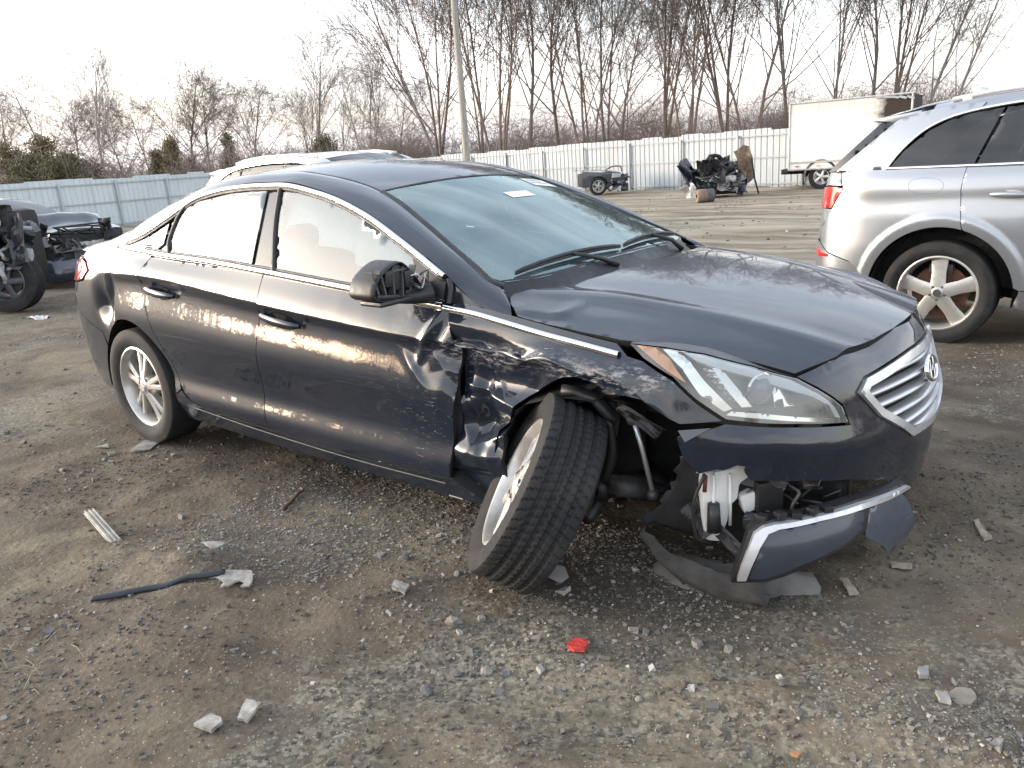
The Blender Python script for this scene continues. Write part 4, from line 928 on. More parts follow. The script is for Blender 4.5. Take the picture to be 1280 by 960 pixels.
def build_grille():
    g = bpy.data.objects.new('grille', None); link(g, CAR)
    GR2 = [tuple(p) for p in inset(GR, .028)]
    panel('grille_surround', GR, lambda s, z: SP(s, z, .012), P_SATIN, g, .012, hole=GR2, flip=(1, 0, 0), depth=.03, gap=.001, disp=lambda s, z, P, N: P)
    panel('grille_back', GR, lambda s, z: SP(s, z, -.045), P_DARK, g, .05, flip=(1, 0, 0), depth=0)
    gp = np.array(GR)
    for z in (.732, .690, .648, .606, .564, .527):
        # width of the opening at this height
        xs = []
        for i in range(len(gp)):
            a, b = gp[i], gp[(i + 1) % len(gp)]
            if (a[1] - z) * (b[1] - z) < 0: xs.append(a[0] + (b[0] - a[0]) * (z - a[1]) / (b[1] - a[1]))
        hw = max(xs) - .016; ss = np.linspace(-hw, hw, 41); rows = []
        for dz, e in ((-.008, -.030), (-.008, -.006), (-.003, .003), (.004, .002), (.007, -.010), (.007, -.035)): rows.append(SP(ss, np.full(41, z + dz), e))
        loft('grille_slat', rows, P_SATIN, g)
    em = bpy.data.objects.new('emblem', None)
    c = SP(np.array([0.]), np.array([.690]), .016)[0]; link(em, g); em.location = c; em.rotation_euler = (math.radians(90), 0, math.radians(90)); em.rotation_euler = (math.radians(90 - 16), 0, math.radians(90))
    # ring and slanted H, in local xy
    t = np.linspace(0, 2 * np.pi, 49)[:-1]; rw, rh = .066, .046
    rows = [np.stack([np.cos(t) * (rw - a), np.sin(t) * (rh - a), np.full(48, h)], 1) for a, h in ((0, -.008), (0, .003), (.004, .006), (.009, .004), (.010, -.008))]
    loft('emblem_ring', rows, P_CHROME, em, closed=True)
    mesh('emblem_plate', np.stack([np.cos(t) * .060, np.sin(t) * .040, np.full(48, -.006)], 1), [tuple(range(48))], P_DARK, em, smooth=False)
    b = MB(); b.prism([(-.036, -.030), (-.022, -.034), (-.006, .034), (-.022, .032)], .009); b.prism([(.006, -.034), (.022, -.032), (.036, .030), (.022, .034)], .009); b.prism([(-.018, -.012), (.012, -.002), (.018, .012), (-.012, .002)], .009)
    b.build('emblem_letter', P_CHROME, em, bevel=.002)
build_grille()
def build_headlight(mirror):
    r = bpy.data.objects.new('headlight', None); link(r, CAR)
    HD = [(1.285, .886), (1.173, .882), (1.042, .869), (.881, .833), (.725, .790), (.650, .748), (.600, .715), (.566, .685), (.549, .634), (.741, .662), (.868, .675), (.967, .688), (1.053, .742), (1.129, .803), (1.231, .848)]
    E = lambda e: (lambda s, z: SP(s, z, e))
    fl = (1, -1, 0)
    bk = simple('headlight_housing', (.045, .047, .05), .35) if not mirror else bpy.data.materials['headlight_housing']
    panel('lamp_housing', HD, E(-.075), bk, r, .03, flip=fl, depth=0, mirror=mirror)
    # side wall of the bucket
    p = dens(HD, .03); rows = [SP(p[:, 0], p[:, 1], e) for e in (-.004, -.076)]
    loft('lamp_bezel', [np.vstack([q, q[:1]]) for q in rows], bk, r, mirror)
    panel('turn_signal', [(1.268, .880), (1.203, .878), (1.150, .852), (1.088, .785), (1.141, .808), (1.220, .851)], E(-.012), P_AMBER, r, .02, flip=fl, mirror=mirror, depth=.02)
    panel('trim_bar', [(1.188, .878), (1.130, .873), (1.083, .845), (1.033, .793), (.943, .712), (.972, .702), (1.049, .751), (1.108, .821)], E(-.018), P_CHROME, r, .012, flip=fl, mirror=mirror, depth=.03)
    panel('trim_bar', [(1.017, .829), (.985, .830), (.926, .769), (.880, .714), (.918, .713), (.962, .759)], E(-.022), P_CHROME, r, .012, flip=fl, mirror=mirror, depth=.03)
    wh = simple('drl_tube' + str(mirror), (.78, .80, .82), .25, coat=.6, var=.05)
    panel('running_light', [(1.12, .872), (1.041, .862), (.882, .827), (.735, .783), (.650, .738), (.600, .705), (.576, .680), (.560, .645), (.585, .650), (.606, .690), (.673, .727), (.887, .798), (1.063, .843)], E(-.016), wh, r, .015, flip=fl, mirror=mirror, depth=.02)
    panel('trim_bar', [(.949, .709), (.844, .698), (.57, .650), (.57, .640), (.844, .682), (.967, .697)], E(-.010), P_CHROME, r, .008, flip=fl, mirror=mirror, depth=.02, gap=.0005)
    # fluted indicator reflector
    for k in range(6):
        s0, z0 = 1.052 - k * .018, .818 - k * .017
        a = SP(np.array([s0]), np.array([z0]), -.05)[0]; b_ = SP(np.array([s0 - .075]), np.array([z0 - .012]), -.04)[0]
        o = MB().tube([a, b_], .0085, 8); V = [(v[0], -v[1], v[2]) if mirror else v for v in o.V]; o.V = V; o.build('reflector_flute', P_CHROME, r, smooth=True)
    c = SP(np.array([.845]), np.array([.760]), -.045)[0]; n = Vector((.80, -.58, .0)).normalized()
    sg = -1 if mirror else 1
    for nm, prof, mt in (('projector_ring', [(.048, -.03), (.052, .012), (.046, .016), (.040, .004)], P_CHROME), ('projector_lens', [(.040, .0), (.034, .018), (.020, .028), (.001, .031)], simple('projector_glass' + str(mirror), (.30, .33, .36), .05, coat=1, var=.05))):
        o = MB().lathe(prof, 28, ax='z').build(nm, mt, r, smooth=True, auto=50)
        o.location = (c[0], c[1] * sg, c[2]); o.rotation_mode = 'QUATERNION'; o.rotation_quaternion = Vector((0, 0, 1)).rotation_difference(Vector((n.x, n.y * sg, n.z)))
    panel('reflector', [(.805, .790), (.775, .772), (.72, .70), (.80, .70)], E(-.04), P_CHROME, r, .02, flip=fl, mirror=mirror, depth=.02)
    panel('lamp_lens', HD, E(.003), P_CLEAR, r, .025, flip=fl, mirror=mirror, depth=.004)
build_headlight(False); build_headlight(True)
def build_hood_roof():
    side = [(-.318, -.705), (-.283, -.752), (-.19, -.828), (-.064, -.836), (.076, -.834), (.209, -.820), (.293, -.795), (.421, -.740), (.575, -.682), (.690, -.641)]
    fr = [(.765, -.492), (.816, -.296), (.834, -.15), (.838, 0)]; re = [(-.138, 0), (-.142, -.2), (-.155, -.41), (-.2, -.57)]
    half = [re[0]] + re[1:] + side + fr; poly = half + [(x, -y) for x, y in half[::-1][1:-1]]
    def hd(x, y, P, N):
        d = .018 * ridged(x * 9 + 2, y * 11) ** 2 * gauss(x, -.16, .16) * gauss(y, -.76, .10) - .015 * gauss(y, -.80, .03) * gauss(x, -.15, .12)
        d += .0035 * np.exp(-((y + .55 + .1 * x) / .05) ** 2) * gauss(x, .1, .25)
        return P + N * d[:, None]
    panel('hood', poly, HP, P_BLACK, CAR, .02, flip='up', depth=.022, disp=hd)
    rf = [(-1.125, -.525), (-1.095, -.256), (-1.088, 0)]; rf2 = [(-2.56, 0), (-2.52, -.3), (-2.42, -.532)]
    ditch = [(-2.2, -.530), (-1.95, -.522), (-1.692, -.514), (-1.5, -.520), (-1.312, -.522), (-1.22, -.519)]
    h = rf[::-1] + [] ; half = [(-1.088, 0), (-1.095, -.256), (-1.125, -.525)] + ditch[::-1] + rf2[::-1]
    panel('roof', half + [(x, -y) for x, y in half[::-1][1:-1]], TP, P_BLACK, CAR, .03, flip='up', depth=.012)
    half = [(-2.565, 0), (-2.525, -.3), (-2.425, -.530), (-2.6, -.545), (-2.9, -.57), (-3.15, -.605), (-3.33, -.635), (-3.40, -.4), (-3.43, 0)]
    panel('rear_window', half + [(x, -y) for x, y in half[::-1][1:-1]], TP, P_GLASS, CAR, .05, flip='up', depth=.006)
    ws = [(-1.084, 0), (-1.091, -.256), (-1.119, -.527), (-1.006, -.548), (-.857, -.589), (-.647, -.648), (-.473, -.694), (-.40, -.712), (-.345, -.69), (-.28, -.55), (-.24, -.35), (-.222, 0)]
    panel('windshield', ws + [(x, -y) for x, y in ws[::-1][1:-1]], TP, P_WSHIELD, CAR, .03, flip='up', depth=.006)
    # black frit round the edge of the screen
    for m in (False, True): trim('screen_moulding', [(x, y, float(sT(x, y)) + .001) for x, y in [(-1.119, -.530), (-1.006, -.551), (-.857, -.592), (-.647, -.651), (-.473, -.697), (-.38, -.722), (-.335, -.71)]], .022, .006, P_BLKPL, CAR, mirror=m, outv=(.3, -.2, 1))
    trim('header_moulding', [(x, y, float(sT(x, y)) + .0005) for x, y in [(-1.123, -.525), (-1.094, -.256), (-1.087, 0), (-1.094, .256), (-1.123, .525)]], .012, .004, P_BLKPL, CAR, outv=(.3, 0, 1))
    # cowl
    A = [(-.36, -.70), (-.295, -.55), (-.255, -.35), (-.24, 0)]; B = [(-.30, -.71), (-.195, -.56), (-.150, -.40), (-.133, 0)]
    A = np.array(A + [(x, -y) for x, y in A[::-1][1:]]); B = np.array(B + [(x, -y) for x, y in B[::-1][1:]])
    A3 = curve3([(x, y, float(sT(x, y)) + .004) for x, y in A], 41); B3 = curve3([(x, y, float(sH(x, y)) - .016) for x, y in B], 41)
    loft('cowl', [A3, A3 * .7 + B3 * .3 - [0, 0, .012], A3 * .3 + B3 * .7 - [0, 0, .014], B3], P_BLKPL, CAR)
    # wipers
    for nm, P0, P1, piv in (('wiper', (-.345, -.63), (-.262, -.03), (-.195, -.16)), ('wiper', (-.262, .0), (-.335, .60), (-.195, .40))):
        e = bpy.data.objects.new(nm, None); link(e, CAR)
        q = np.linspace(0, 1, 14); X = P0[0] + (P1[0] - P0[0]) * q; Y = P0[1] + (P1[1] - P0[1]) * q
        Z = sT(X, Y); MB().tube([(x, y, z + .012) for x, y, z in zip(X, Y, Z)], .006, 6).build('wiper_blade', P_BLKPL, e, smooth=True)
        MB().tube([(x, y, z + .017 + .007 * math.sin(k * 3.14)) for x, y, z, k in zip(X, Y, Z, q)], [.005] + [.008] * 12 + [.005], 6).build('blade_carrier', P_BLKPL, e, smooth=True)
        mx_, my_ = (P0[0] + P1[0]) / 2, (P0[1] + P1[1]) / 2
        MB().tube([(piv[0], piv[1], float(sH(piv[0], piv[1])) + .0), (piv[0] - .03, piv[1] * .6 + my_ * .4, float(sT(piv[0] - .03, my_)) + .022), (mx_, my_, float(sT(mx_, my_)) + .024)], [.013, .009, .007], 8).build('wiper_arm', P_BLKPL, e, smooth=True)
    # pillars and roof rails
    DT = [(-.21, -.832, .926), (-.348, -.830, .952), (-.454, -.812, 1.004), (-.524, -.802, 1.050), (-.806, -.749, 1.178), (-1.044, -.707, 1.270), (-1.325, -.676, 1.346), (-1.629, -.662, 1.390), (-1.809, -.668, 1.390), (-2.019, -.681, 1.376), (-2.234, -.703, 1.343), (-2.456, -.751, 1.253), (-2.64, -.789, 1.166), (-2.916, -.805, 1.094)]
    for x in (-3.05, -3.2, -3.4, -3.55): s = SK.s_of(x); DT.append(tuple(SP(np.array([s]), np.array([float(belt(s)) - .002]))[0]))
    WE = [(-.272, -.762), (-.325, -.722), (-.38, -.727), (-.473, -.702), (-.647, -.656), (-.857, -.597), (-1.006, -.556), (-1.119, -.534), (-1.236, -.522), (-1.45, -.523), (-1.692, -.516), (-1.95, -.524), (-2.2, -.532), (-2.425, -.533), (-2.6, -.548), (-2.9, -.573), (-3.15, -.608), (-3.34, -.64), (-3.47, -.672)]
    WE = [(x, y, float(sT(x, y))) for x, y in WE]; WE[0] = (-.272, -.762, .957)
    n = 90; A = curve3(DT, n); B = curve3(WE, n)
    # match by distance along x so that the rungs run across the rail
    xs = np.linspace(0, 1, n)
    def by_x(C, t): x = C[0, 0] + (C[-1, 0] - C[0, 0]) * t; o = np.argsort(C[:, 0]); return np.stack([np.interp(x, C[o, 0], C[o, k]) for k in range(3)], 1)
    A2, B2 = by_x(A, xs), by_x(B, xs); c = np.array([-1.7, 0, .9]); rows = []
    for t in np.linspace(0, 1, 9):
        m_ = A2 * (1 - t) + B2 * t; nrm = np.cross(np.gradient(A2, axis=0), B2 - A2); nrm /= np.linalg.norm(nrm, axis=1)[:, None]; nrm = np.where((nrm[:, 2:3] < 0), -nrm, nrm)
        wd = np.linalg.norm(B2 - A2, axis=1)[:, None]; rows.append(m_ + nrm * (4 * t * (1 - t)) * np.minimum(.016, wd * .13))
    for m in (False, True): loft('roof_rail', rows[::-1], P_BLACK, CAR, mirror=m)
    for m in (False, True): trim('roof_ditch', [tuple(p + [0, 0, -.001]) for p in B2[18:62:4]], .012, .004, P_BLKPL, CAR, mirror=m, outv=(0, -.3, 1))
    return DT
DT = build_hood_roof()
def build_glasshouse():
    Fw = [(-.655, 1.028), (-.62, .975), (-.66, .968), (-1.03, .990), (-1.30, 1.010), (-1.478, 1.020), (-1.563, 1.214), (-1.604, 1.350), (-1.45, 1.340), (-1.312, 1.318), (-1.16, 1.282), (-1.032, 1.241), (-.90, 1.190), (-.794, 1.148), (-.71, 1.113)]
    Rw = [(-1.65, 1.028), (-2.0, 1.046), (-2.333, 1.064), (-2.372, 1.131), (-2.360, 1.224), (-2.314, 1.296), (-2.202, 1.313), (-1.969, 1.345), (-1.80, 1.353), (-1.70, 1.354), (-1.675, 1.213)]
    Qw = [(-2.488, 1.075), (-2.835, 1.085), (-2.72, 1.112), (-2.603, 1.138), (-2.48, 1.188), (-2.428, 1.210), (-2.424, 1.111)]
    for nm, q in (('front_door_window', Fw), ('rear_door_window', Rw), ('quarter_window', Qw)):
        for m in (False, True): panel(nm, q, lambda x, z: GP(x, z, .004), P_GLASS, CAR, .03, mirror=m, depth=.005)
    mats = P_GLOSSBLK
    Bp = [(-1.480, 1.010), (-1.665, 1.022), (-1.690, 1.213), (-1.715, 1.362), (-1.60, 1.360), (-1.562, 1.214)]
    Cp = [(-2.342, 1.063), (-2.482, 1.072), (-2.418, 1.111), (-2.422, 1.213), (-2.35, 1.292), (-2.31, 1.302), (-2.366, 1.224), (-2.378, 1.131)]
    Sp = [(-.62, .966), (-.660, 1.03), (-.712, 1.113), (-.60, 1.062), (-.515, 1.030), (-.505, .955)]
    for nm, q, mt, oe in (('pillar_trim', Bp, mats, -.006), ('window_divider', Cp, mats, -.006), ('mirror_sail', Sp, P_BLKPL, .006)):
        for m in (False, True): panel(nm, q, lambda x, z: GP(x, z, oe), mt, CAR, .03, mirror=m, depth=.012)
    # seals between glass and chrome
    top = [(-2.90, 1.094), (-2.66, 1.152), (-2.44, 1.238), (-2.22, 1.330), (-2.0, 1.364), (-1.809, 1.374), (-1.629, 1.375), (-1.325, 1.334), (-1.044, 1.259), (-.806, 1.167), (-.53, 1.045)]
    P = lambda l, e=.0: [(x, float(sG(np.array([x]), np.array([z]))[0]) - e, z) for x, z in l]
    bl = [(-.50, .944), (-.7, .958), (-1.03, .980), (-1.35, 1.003), (-1.62, 1.021), (-2.0, 1.043), (-2.34, 1.055), (-2.6, 1.066), (-2.87, 1.078), (-2.925, 1.088)]
    for m in (False, True):
        trim("window_chrome", P(top, .005), .022, .012, P_CHROME, CAR, mirror=m); trim('window_seal', P([(x, z - .016) for x, z in top], .001), .014, .007, P_BLKPL, CAR, mirror=m)
        trim("belt_chrome", P([(x, z + .005) for x, z in bl], .010), .025, .012, P_CHROME, CAR, mirror=m); trim('belt_seal', P([(x, z + .019) for x, z in bl[:-2]], .001), .012, .007, P_BLKPL, CAR, mirror=m)
        f = [(2.03, .945), (1.9, .935), (1.797, .921), (1.596, .891), (1.45, .872), (1.312, .853)]
        trim('fender_chrome', [tuple(SP(np.array([s]), np.array([z]), .002)[0]) for s, z in f], .021, .015, P_CHROME, CAR, mirror=m)
    for m in (False, True):
        trim('window_seal', P([(-1.482, 1.014), (-1.565, 1.214), (-1.605, 1.356)], .002), .022, .014, P_BLKPL, CAR, mirror=m, outv=(0, -1, .4)); trim('window_seal', P([(-2.340, 1.06), (-2.376, 1.131), (-2.363, 1.224), (-2.314, 1.300)], .002), .020, .012, P_BLKPL, CAR, mirror=m, outv=(0, -1, .4))
    # door frames behind the glass line and the dark corner window ahead of the sail
    for m in (False, True):
        panel('corner_window', [(-.50, .957), (-.505, 1.028), (-.455, 1.0), (-.352, .950)], lambda x, z: GP(x, z, -.012), P_GLOSSBLK, CAR, .03, mirror=m, depth=.01)
        trim('door_frame', [(-.488, -.838, .952), (-.493, -.815, 1.0), (-.512, -.800, 1.035)], .020, .016, P_BLKPL, CAR, mirror=m, outv=(0, -1, 0))
    # handles
    for (s0, z0, s1, z1), par in (((3.085, .842, 2.81, .814), DOOR_F), ((4.065, .893, 3.79, .872), DOOR_R)):
        for m in (False, True):
            t = np.linspace(0, 1, 15); ss = s0 + (s1 - s0) * t; zz = z0 + (z1 - z0) * t; e = .012 + .030 * np.sin(np.pi * t) ** .5; w_ = .008 + .010 * np.sin(np.pi * t) ** .5
            rows = []
            for a in np.linspace(0, 2 * np.pi, 11)[:-1]: rows.append(SP(ss, zz + np.cos(a) * w_, e + np.sin(a) * .008))
            rows.append(rows[0]); h = loft('door_handle', rows, P_BLACK, par if not m else CAR, mirror=m)
            rows = [SP(np.array([s0 + (s1 - s0) * (.5 + .34 * math.cos(a) * k) for a in np.linspace(0, 6.283, 25)]), np.array([(z0 + z1) / 2 + (z1 - z0) * .34 * math.cos(a) * k + .034 * math.sin(a) * k - .004 for a in np.linspace(0, 6.283, 25)]), .0025 - .0 * k) for k in (1, .5, .02)]
            loft('handle_cup', rows, P_GLOSSBLK, par if not m else CAR, mirror=m)
build_glasshouse()
# ------------------------------------------------------------ sedan: structure, cabin, wheels, wreckage
def build_inner():
    # floor pan, firewall, sill boxes and wheel houses keep daylight out
    b = MB(); b.box((-1.75, 0, .27), (2.6, 1.6, .06)); b.build('floor_pan', P_DARK, CAR, bevel=.02)
    b = MB(); b.box((-.42, 0, .60), (.05, 1.66, .68)); b.build('firewall', P_DARK, CAR)
    b = MB(); b.box((-3.0, 0, .66), (.05, 1.3, .75)); b.build('rear_bulkhead', P_DARK, CAR)
    b = MB(); b.box((.30, 0, .60), (.62, .98, .42)); b.box((.05, 0, .80), (.9, .9, .14)); b.box((.62, 0, .50), (.10, 1.10, .40)); b.build('engine_bay_mass', P_DARK, CAR, bevel=.04)
    b = MB(); b.box((-3.35, 0, .55), (.75, 1.25, .5)); b.build('trunk_tub', P_DARK, CAR, bevel=.05)
    # door inner skins
    for m in (False, True):
        ss = np.linspace(2.0, 4.05, 30); rows = [SP(ss, np.interp(ss, [2, 4.05], [z0, z1]), -.06) for z0, z1 in ((.24, .26), (.5, .55), (.75, .85), (.90, 1.02))]
        loft('door_inner', rows, P_DASH, CAR, mirror=m)
        ss = np.linspace(1.35, 2.0, 14); rows = [SP(ss, np.full(14, z), -.30) for z in (.25, .5, .84)]
        loft('inner_fender', rows, P_DARK, CAR, mirror=m)
        ss = np.linspace(4.0, 5.3, 20); rows = [SP(ss, np.full(20, z), -.22) for z in (.25, .6, 1.0)]
        loft('inner_quarter', rows, P_DARK, CAR, mirror=m)
    # arch liners
    for cx, ry, keep in ((-2.80, .405, (-1, 1)), (0.02, .41, (-1, 1))):
        for sg in keep:
            a0, a1 = (math.radians(-8), math.radians(188))
            a = np.linspace(a0, a1, 30); rows = []
            for y, f in ((.895, .955), (.80, 1.0), (.62, 1.0), (.50, .96), (.48, .6), (.48, .2)):
                rows.append(np.stack([cx + ry * f * np.cos(a) * .97, np.full(30, y * sg), .335 + (ry * f - .02) * np.sin(a)], 1))
            if cx > -1 and sg < 0:
                # torn forward half: only the rear part of the liner is left, buckled
                rows = [r[13:] + np.stack([.015 * np.sin(np.arange(17) * 1.7 + k), .012 * np.cos(np.arange(17) * 1.3), .0 * np.arange(17)], 1) + [0.045, .02, -.015] for k, r in enumerate(rows)]
            loft('arch_liner', rows, P_BLKPL if cx > -1 else P_DARK, CAR)
build_inner()
def rbox(b, c, d, R=None, taper=(1, 1)): b.box(c, d, R, taper=taper); return b
def build_cabin():
    for y in (-.36, .36):
        e = bpy.data.objects.new('front_seat', None); link(e, CAR); e.location = (-1.35, y, .30)
        MB().box((.05, 0, .17), (.54, .50, .20)).build('seat_cushion', P_SEAT, e, bevel=.06)
        MB().box((-.27, 0, .52), (.17, .50, .66), Matrix.Rotation(math.radians(-17), 3, 'Y'), taper=(.9, .8)).build('seat_back', P_SEAT, e, bevel=.06)
        MB().box((-.40, 0, .92), (.10, .27, .19), Matrix.Rotation(math.radians(-12), 3, 'Y')).build('head_rest', P_SEAT, e, bevel=.045)
        MB().tube([(-.36, -.06, .76), (-.385, -.06, .9)], .008, 6).tube([(-.36, .06, .76), (-.385, .06, .9)], .008, 6).build('rest_post', P_SATIN, e)
    e = bpy.data.objects.new('rear_seat', None); link(e, CAR); e.location = (-2.35, 0, .33)
    MB().box((.05, 0, .17), (.5, 1.3, .2)).build('seat_cushion', P_SEAT, e, bevel=.06); MB().box((-.27, 0, .45), (.18, 1.3, .62), Matrix.Rotation(math.radians(-24), 3, 'Y')).build('seat_back', P_SEAT, e, bevel=.06)
    for y in (-.4, .4): MB().box((-.47, y, .80), (.10, .27, .14), Matrix.Rotation(math.radians(-18), 3, 'Y')).build('head_rest', P_SEAT, e, bevel=.04)
    MB().box((-3.02, 0, 1.02), (.5, 1.2, .03)).build('parcel_shelf', P_DASH, CAR)
    # headliner
    X = np.linspace(-2.5, -1.1, 12); rows = [[(x, y, float(sT(x, y)) - .035) for x in X] for y in np.linspace(-.56, .56, 9)]
    loft('headliner', rows, P_LINER, CAR)
    # dashboard
    pr = [(-.36, .94), (-.55, .985), (-.72, .975), (-.80, .93), (-.82, .82), (-.72, .70), (-.6, .45)]
    rows = [[(x + .05 * (1 - (y / .72) ** 2), y, z - .05 * (abs(y) / .72) ** 3) for x, z in pr] for y in np.linspace(-.74, .74, 15)]
    loft('dashboard', rows, P_DASH, CAR)
    MB().box((-.83, 0, .90), (.04, .30, .14), Matrix.Rotation(math.radians(-15), 3, 'Y')).build('centre_screen', P_GLOSSBLK, CAR, bevel=.01)
    e = bpy.data.objects.new('steering_wheel', None); link(e, CAR); e.location = (-.92, .37, .90); e.rotation_euler = (0, math.radians(-66), 0)
    b = MB(); n = 40; P = [(.185 * math.cos(2 * math.pi * k / n), .185 * math.sin(2 * math.pi * k / n), 0) for k in range(n + 1)]; b.tube(P, .016, 10); b.build('steering_rim', P_BLKPL, e, smooth=True)
    MB().box((0, 0, .0), (.14, .16, .05)).build('airbag_hub', P_DASH, e, bevel=.03)
    for a in (0, math.pi, math.pi * 1.5): MB().tube([(.05 * math.cos(a), .05 * math.sin(a), 0), (.18 * math.cos(a), .18 * math.sin(a), 0)], .014, 6).build('steering_spoke', P_BLKPL, e)
    # burst air bag hanging from the wheel and the curtain bag along the near roof edge
    rg = np.random.default_rng(4)
    u = np.linspace(0, 1, 14); v = np.linspace(0, 1, 10); U, W = np.meshgrid(u, v, indexing='ij')
    X = -1.0 - .12 * W + .05 * np.sin(7 * U + 3 * W); Y = .37 + (U - .5) * (.26 + .25 * W); Z = .97 - .33 * W + .04 * np.sin(9 * U) * W
    loft('driver_airbag', np.stack([X, Y, Z], -1), P_BAG, CAR)
    u = np.linspace(0, 1, 46); v = np.linspace(0, 1, 8); U, W = np.meshgrid(u, v, indexing='ij'); x = -.72 - U * 1.6
    zt = np.interp(-x, [.7, .9, 1.2, 1.6, 1.9, 2.3], [1.10, 1.20, 1.30, 1.36, 1.37, 1.32]); ln = .10 + .07 * vnoise(U * 9, U * 0 + 3) + .05 * ridged(U * 15, U * 0 + 8)
    Z = zt - W * ln; Y = np.array([float(q) for q in sG(x.ravel(), Z.ravel())]).reshape(x.shape) + .085 + .035 * np.sin(U * 40 + W * 3) * W
    for m in (False,): loft('curtain_airbag', np.stack([x, Y, Z], -1), P_BAG, CAR, mirror=m)
    MB().box((-1.02, .0, 1.30), (.03, .22, .06)).build('rear_view_mirror', P_BLKPL, CAR, bevel=.012)
    # paper stock tag with its number inside the screen, and a blank pale patch
    rng = random.Random(3)
    for x0, y0, wd, ht, nm in ((-.985, .40, .18, .10, 'stock_sticker'), (-.835, .05, .17, .06, 'pale_patch')):
        ys = np.linspace(y0 - wd / 2, y0 + wd / 2, 6); xs = np.linspace(x0 - ht / 2, x0 + ht / 2, 4)
        rows = [[(x, y, float(sT(x, y)) + .002) for y in ys] for x in xs]; o = loft(nm, rows[::-1], P_STICK, CAR)
        if nm == 'stock_sticker':
            # faded print, too small to read
            for rw in (-.022, .012):
                y = y0 - .07
                while y < y0 + .06:
                    w_ = rng.uniform(.008, .016); x = x0 + rw; q = [(x - .010, y), (x + .010, y), (x + .010, y + w_ * .6), (x - .010, y + w_ * .6)]
                    mesh('print_mark', [(a, b, float(sT(a, b)) + .0035) for a, b in q], [(0, 1, 2, 3)], P_INK, o, smooth=False); y += w_ + .008
P_STICK = simple('white_paper', (.82, .82, .80), .7, var=.04); P_INK = simple('black_ink', (.16, .16, .17), .7)
build_cabin()
def build_mirror():
    # near side: cover and glass are gone, the carrier shows
    e = bpy.data.objects.new('door_mirror', None); link(e, CAR); e['label'] = 'broken door mirror without its glass'
    # the front cover is gone: open shell, ribs, motor and wires look forward
    c = np.array([-.635, -.975, 1.037])
    prof = [(-.150, -.030), (-.147, .000), (-.125, .040), (-.060, .078), (-.010, .092), (.020, .086), (.075, .030), (.100, -.005), (.125, -.030), (.10, -.048), (-.10, -.050)]
    pr = smooth_poly(np.array(prof) * [.94, .96], 2)
    def ring(x, k=1., dz=0.): return np.stack([np.full(len(pr), x), pr[:, 0] * k, pr[:, 1] * k + dz], 1) + c
    loft('mirror_housing', [ring(-.070, .90), ring(-.072, .97), ring(-.06, 1.0), ring(.035, .985), ring(.055, .96), ring(.056, .92), ring(.0, .90), ring(-.045, .86)], P_BLKPL, e, closed=True)
    mesh('mirror_back', ring(-.046, .87), [tuple(range(len(pr)))[::-1]], P_DASH, e, smooth=False)
    b = MB()
    for dy, dz, w_, h_, dx in ((-.10, .0, .035, .05, .0), (-.055, .03, .04, .055, .02), (-.01, .03, .035, .09, .01), (.035, .02, .04, .06, .025), (-.07, -.03, .10, .018, .02), (.05, -.028, .06, .02, .015)): b.box((c[0] + dx, c[1] + dy, c[2] + dz), (.07, w_, h_), Matrix.Rotation(dy * 2, 3, 'X'))
    b.build('mirror_motor', P_BLKPL, e, bevel=.007)
    b = MB()
    for dy, t_ in ((-.115, .3), (-.08, .2), (-.033, 0), (.012, -.1), (.06, -.4)): b.box((c[0] + .035, c[1] + dy, c[2] + .015), (.03, .006, .10), Matrix.Rotation(t_, 3, 'X'))
    b.box((c[0] + .04, c[1] - .03, c[2] + .055), (.02, .13, .006)); b.build('mirror_carrier', P_DASH, e)
    for k in range(5):
        P = [(c[0] + .03, c[1] + .02 + .012 * k, c[2] + .03 - .008 * k), (c[0] + .075, c[1] + .045 + .01 * k, c[2] + .035 * math.sin(k * 1.9)), (c[0] + .06, c[1] + .08 + .012 * k, c[2] - .01 + .012 * k), (c[0] + .03, c[1] + .15, c[2] - .035)]
        MB().tube(curve3(P, 16), .0032, 5).build('mirror_wire', simple('wire%d' % k, ((.02, .02, .02), (.5, .5, .48), (.02, .02, .03), (.35, .35, .33), (.02, .02, .02))[k], .5), e, smooth=True)
    MB().tube([(-.645, -.98, .995), (-.61, -.90, .985), (-.575, -.842, .992)], [.026, .030, .040], 12, sx=1.5).build('mirror_arm', P_BLKPL, e, smooth=True, auto=60)
    b = MB(); b.box((-.63, -.98, .985), (.11, .215, .020)); b.build('mirror_base', P_BLKPL, e, bevel=.010)
build_mirror()
def tocar(p): return TINV @ Vector(p)
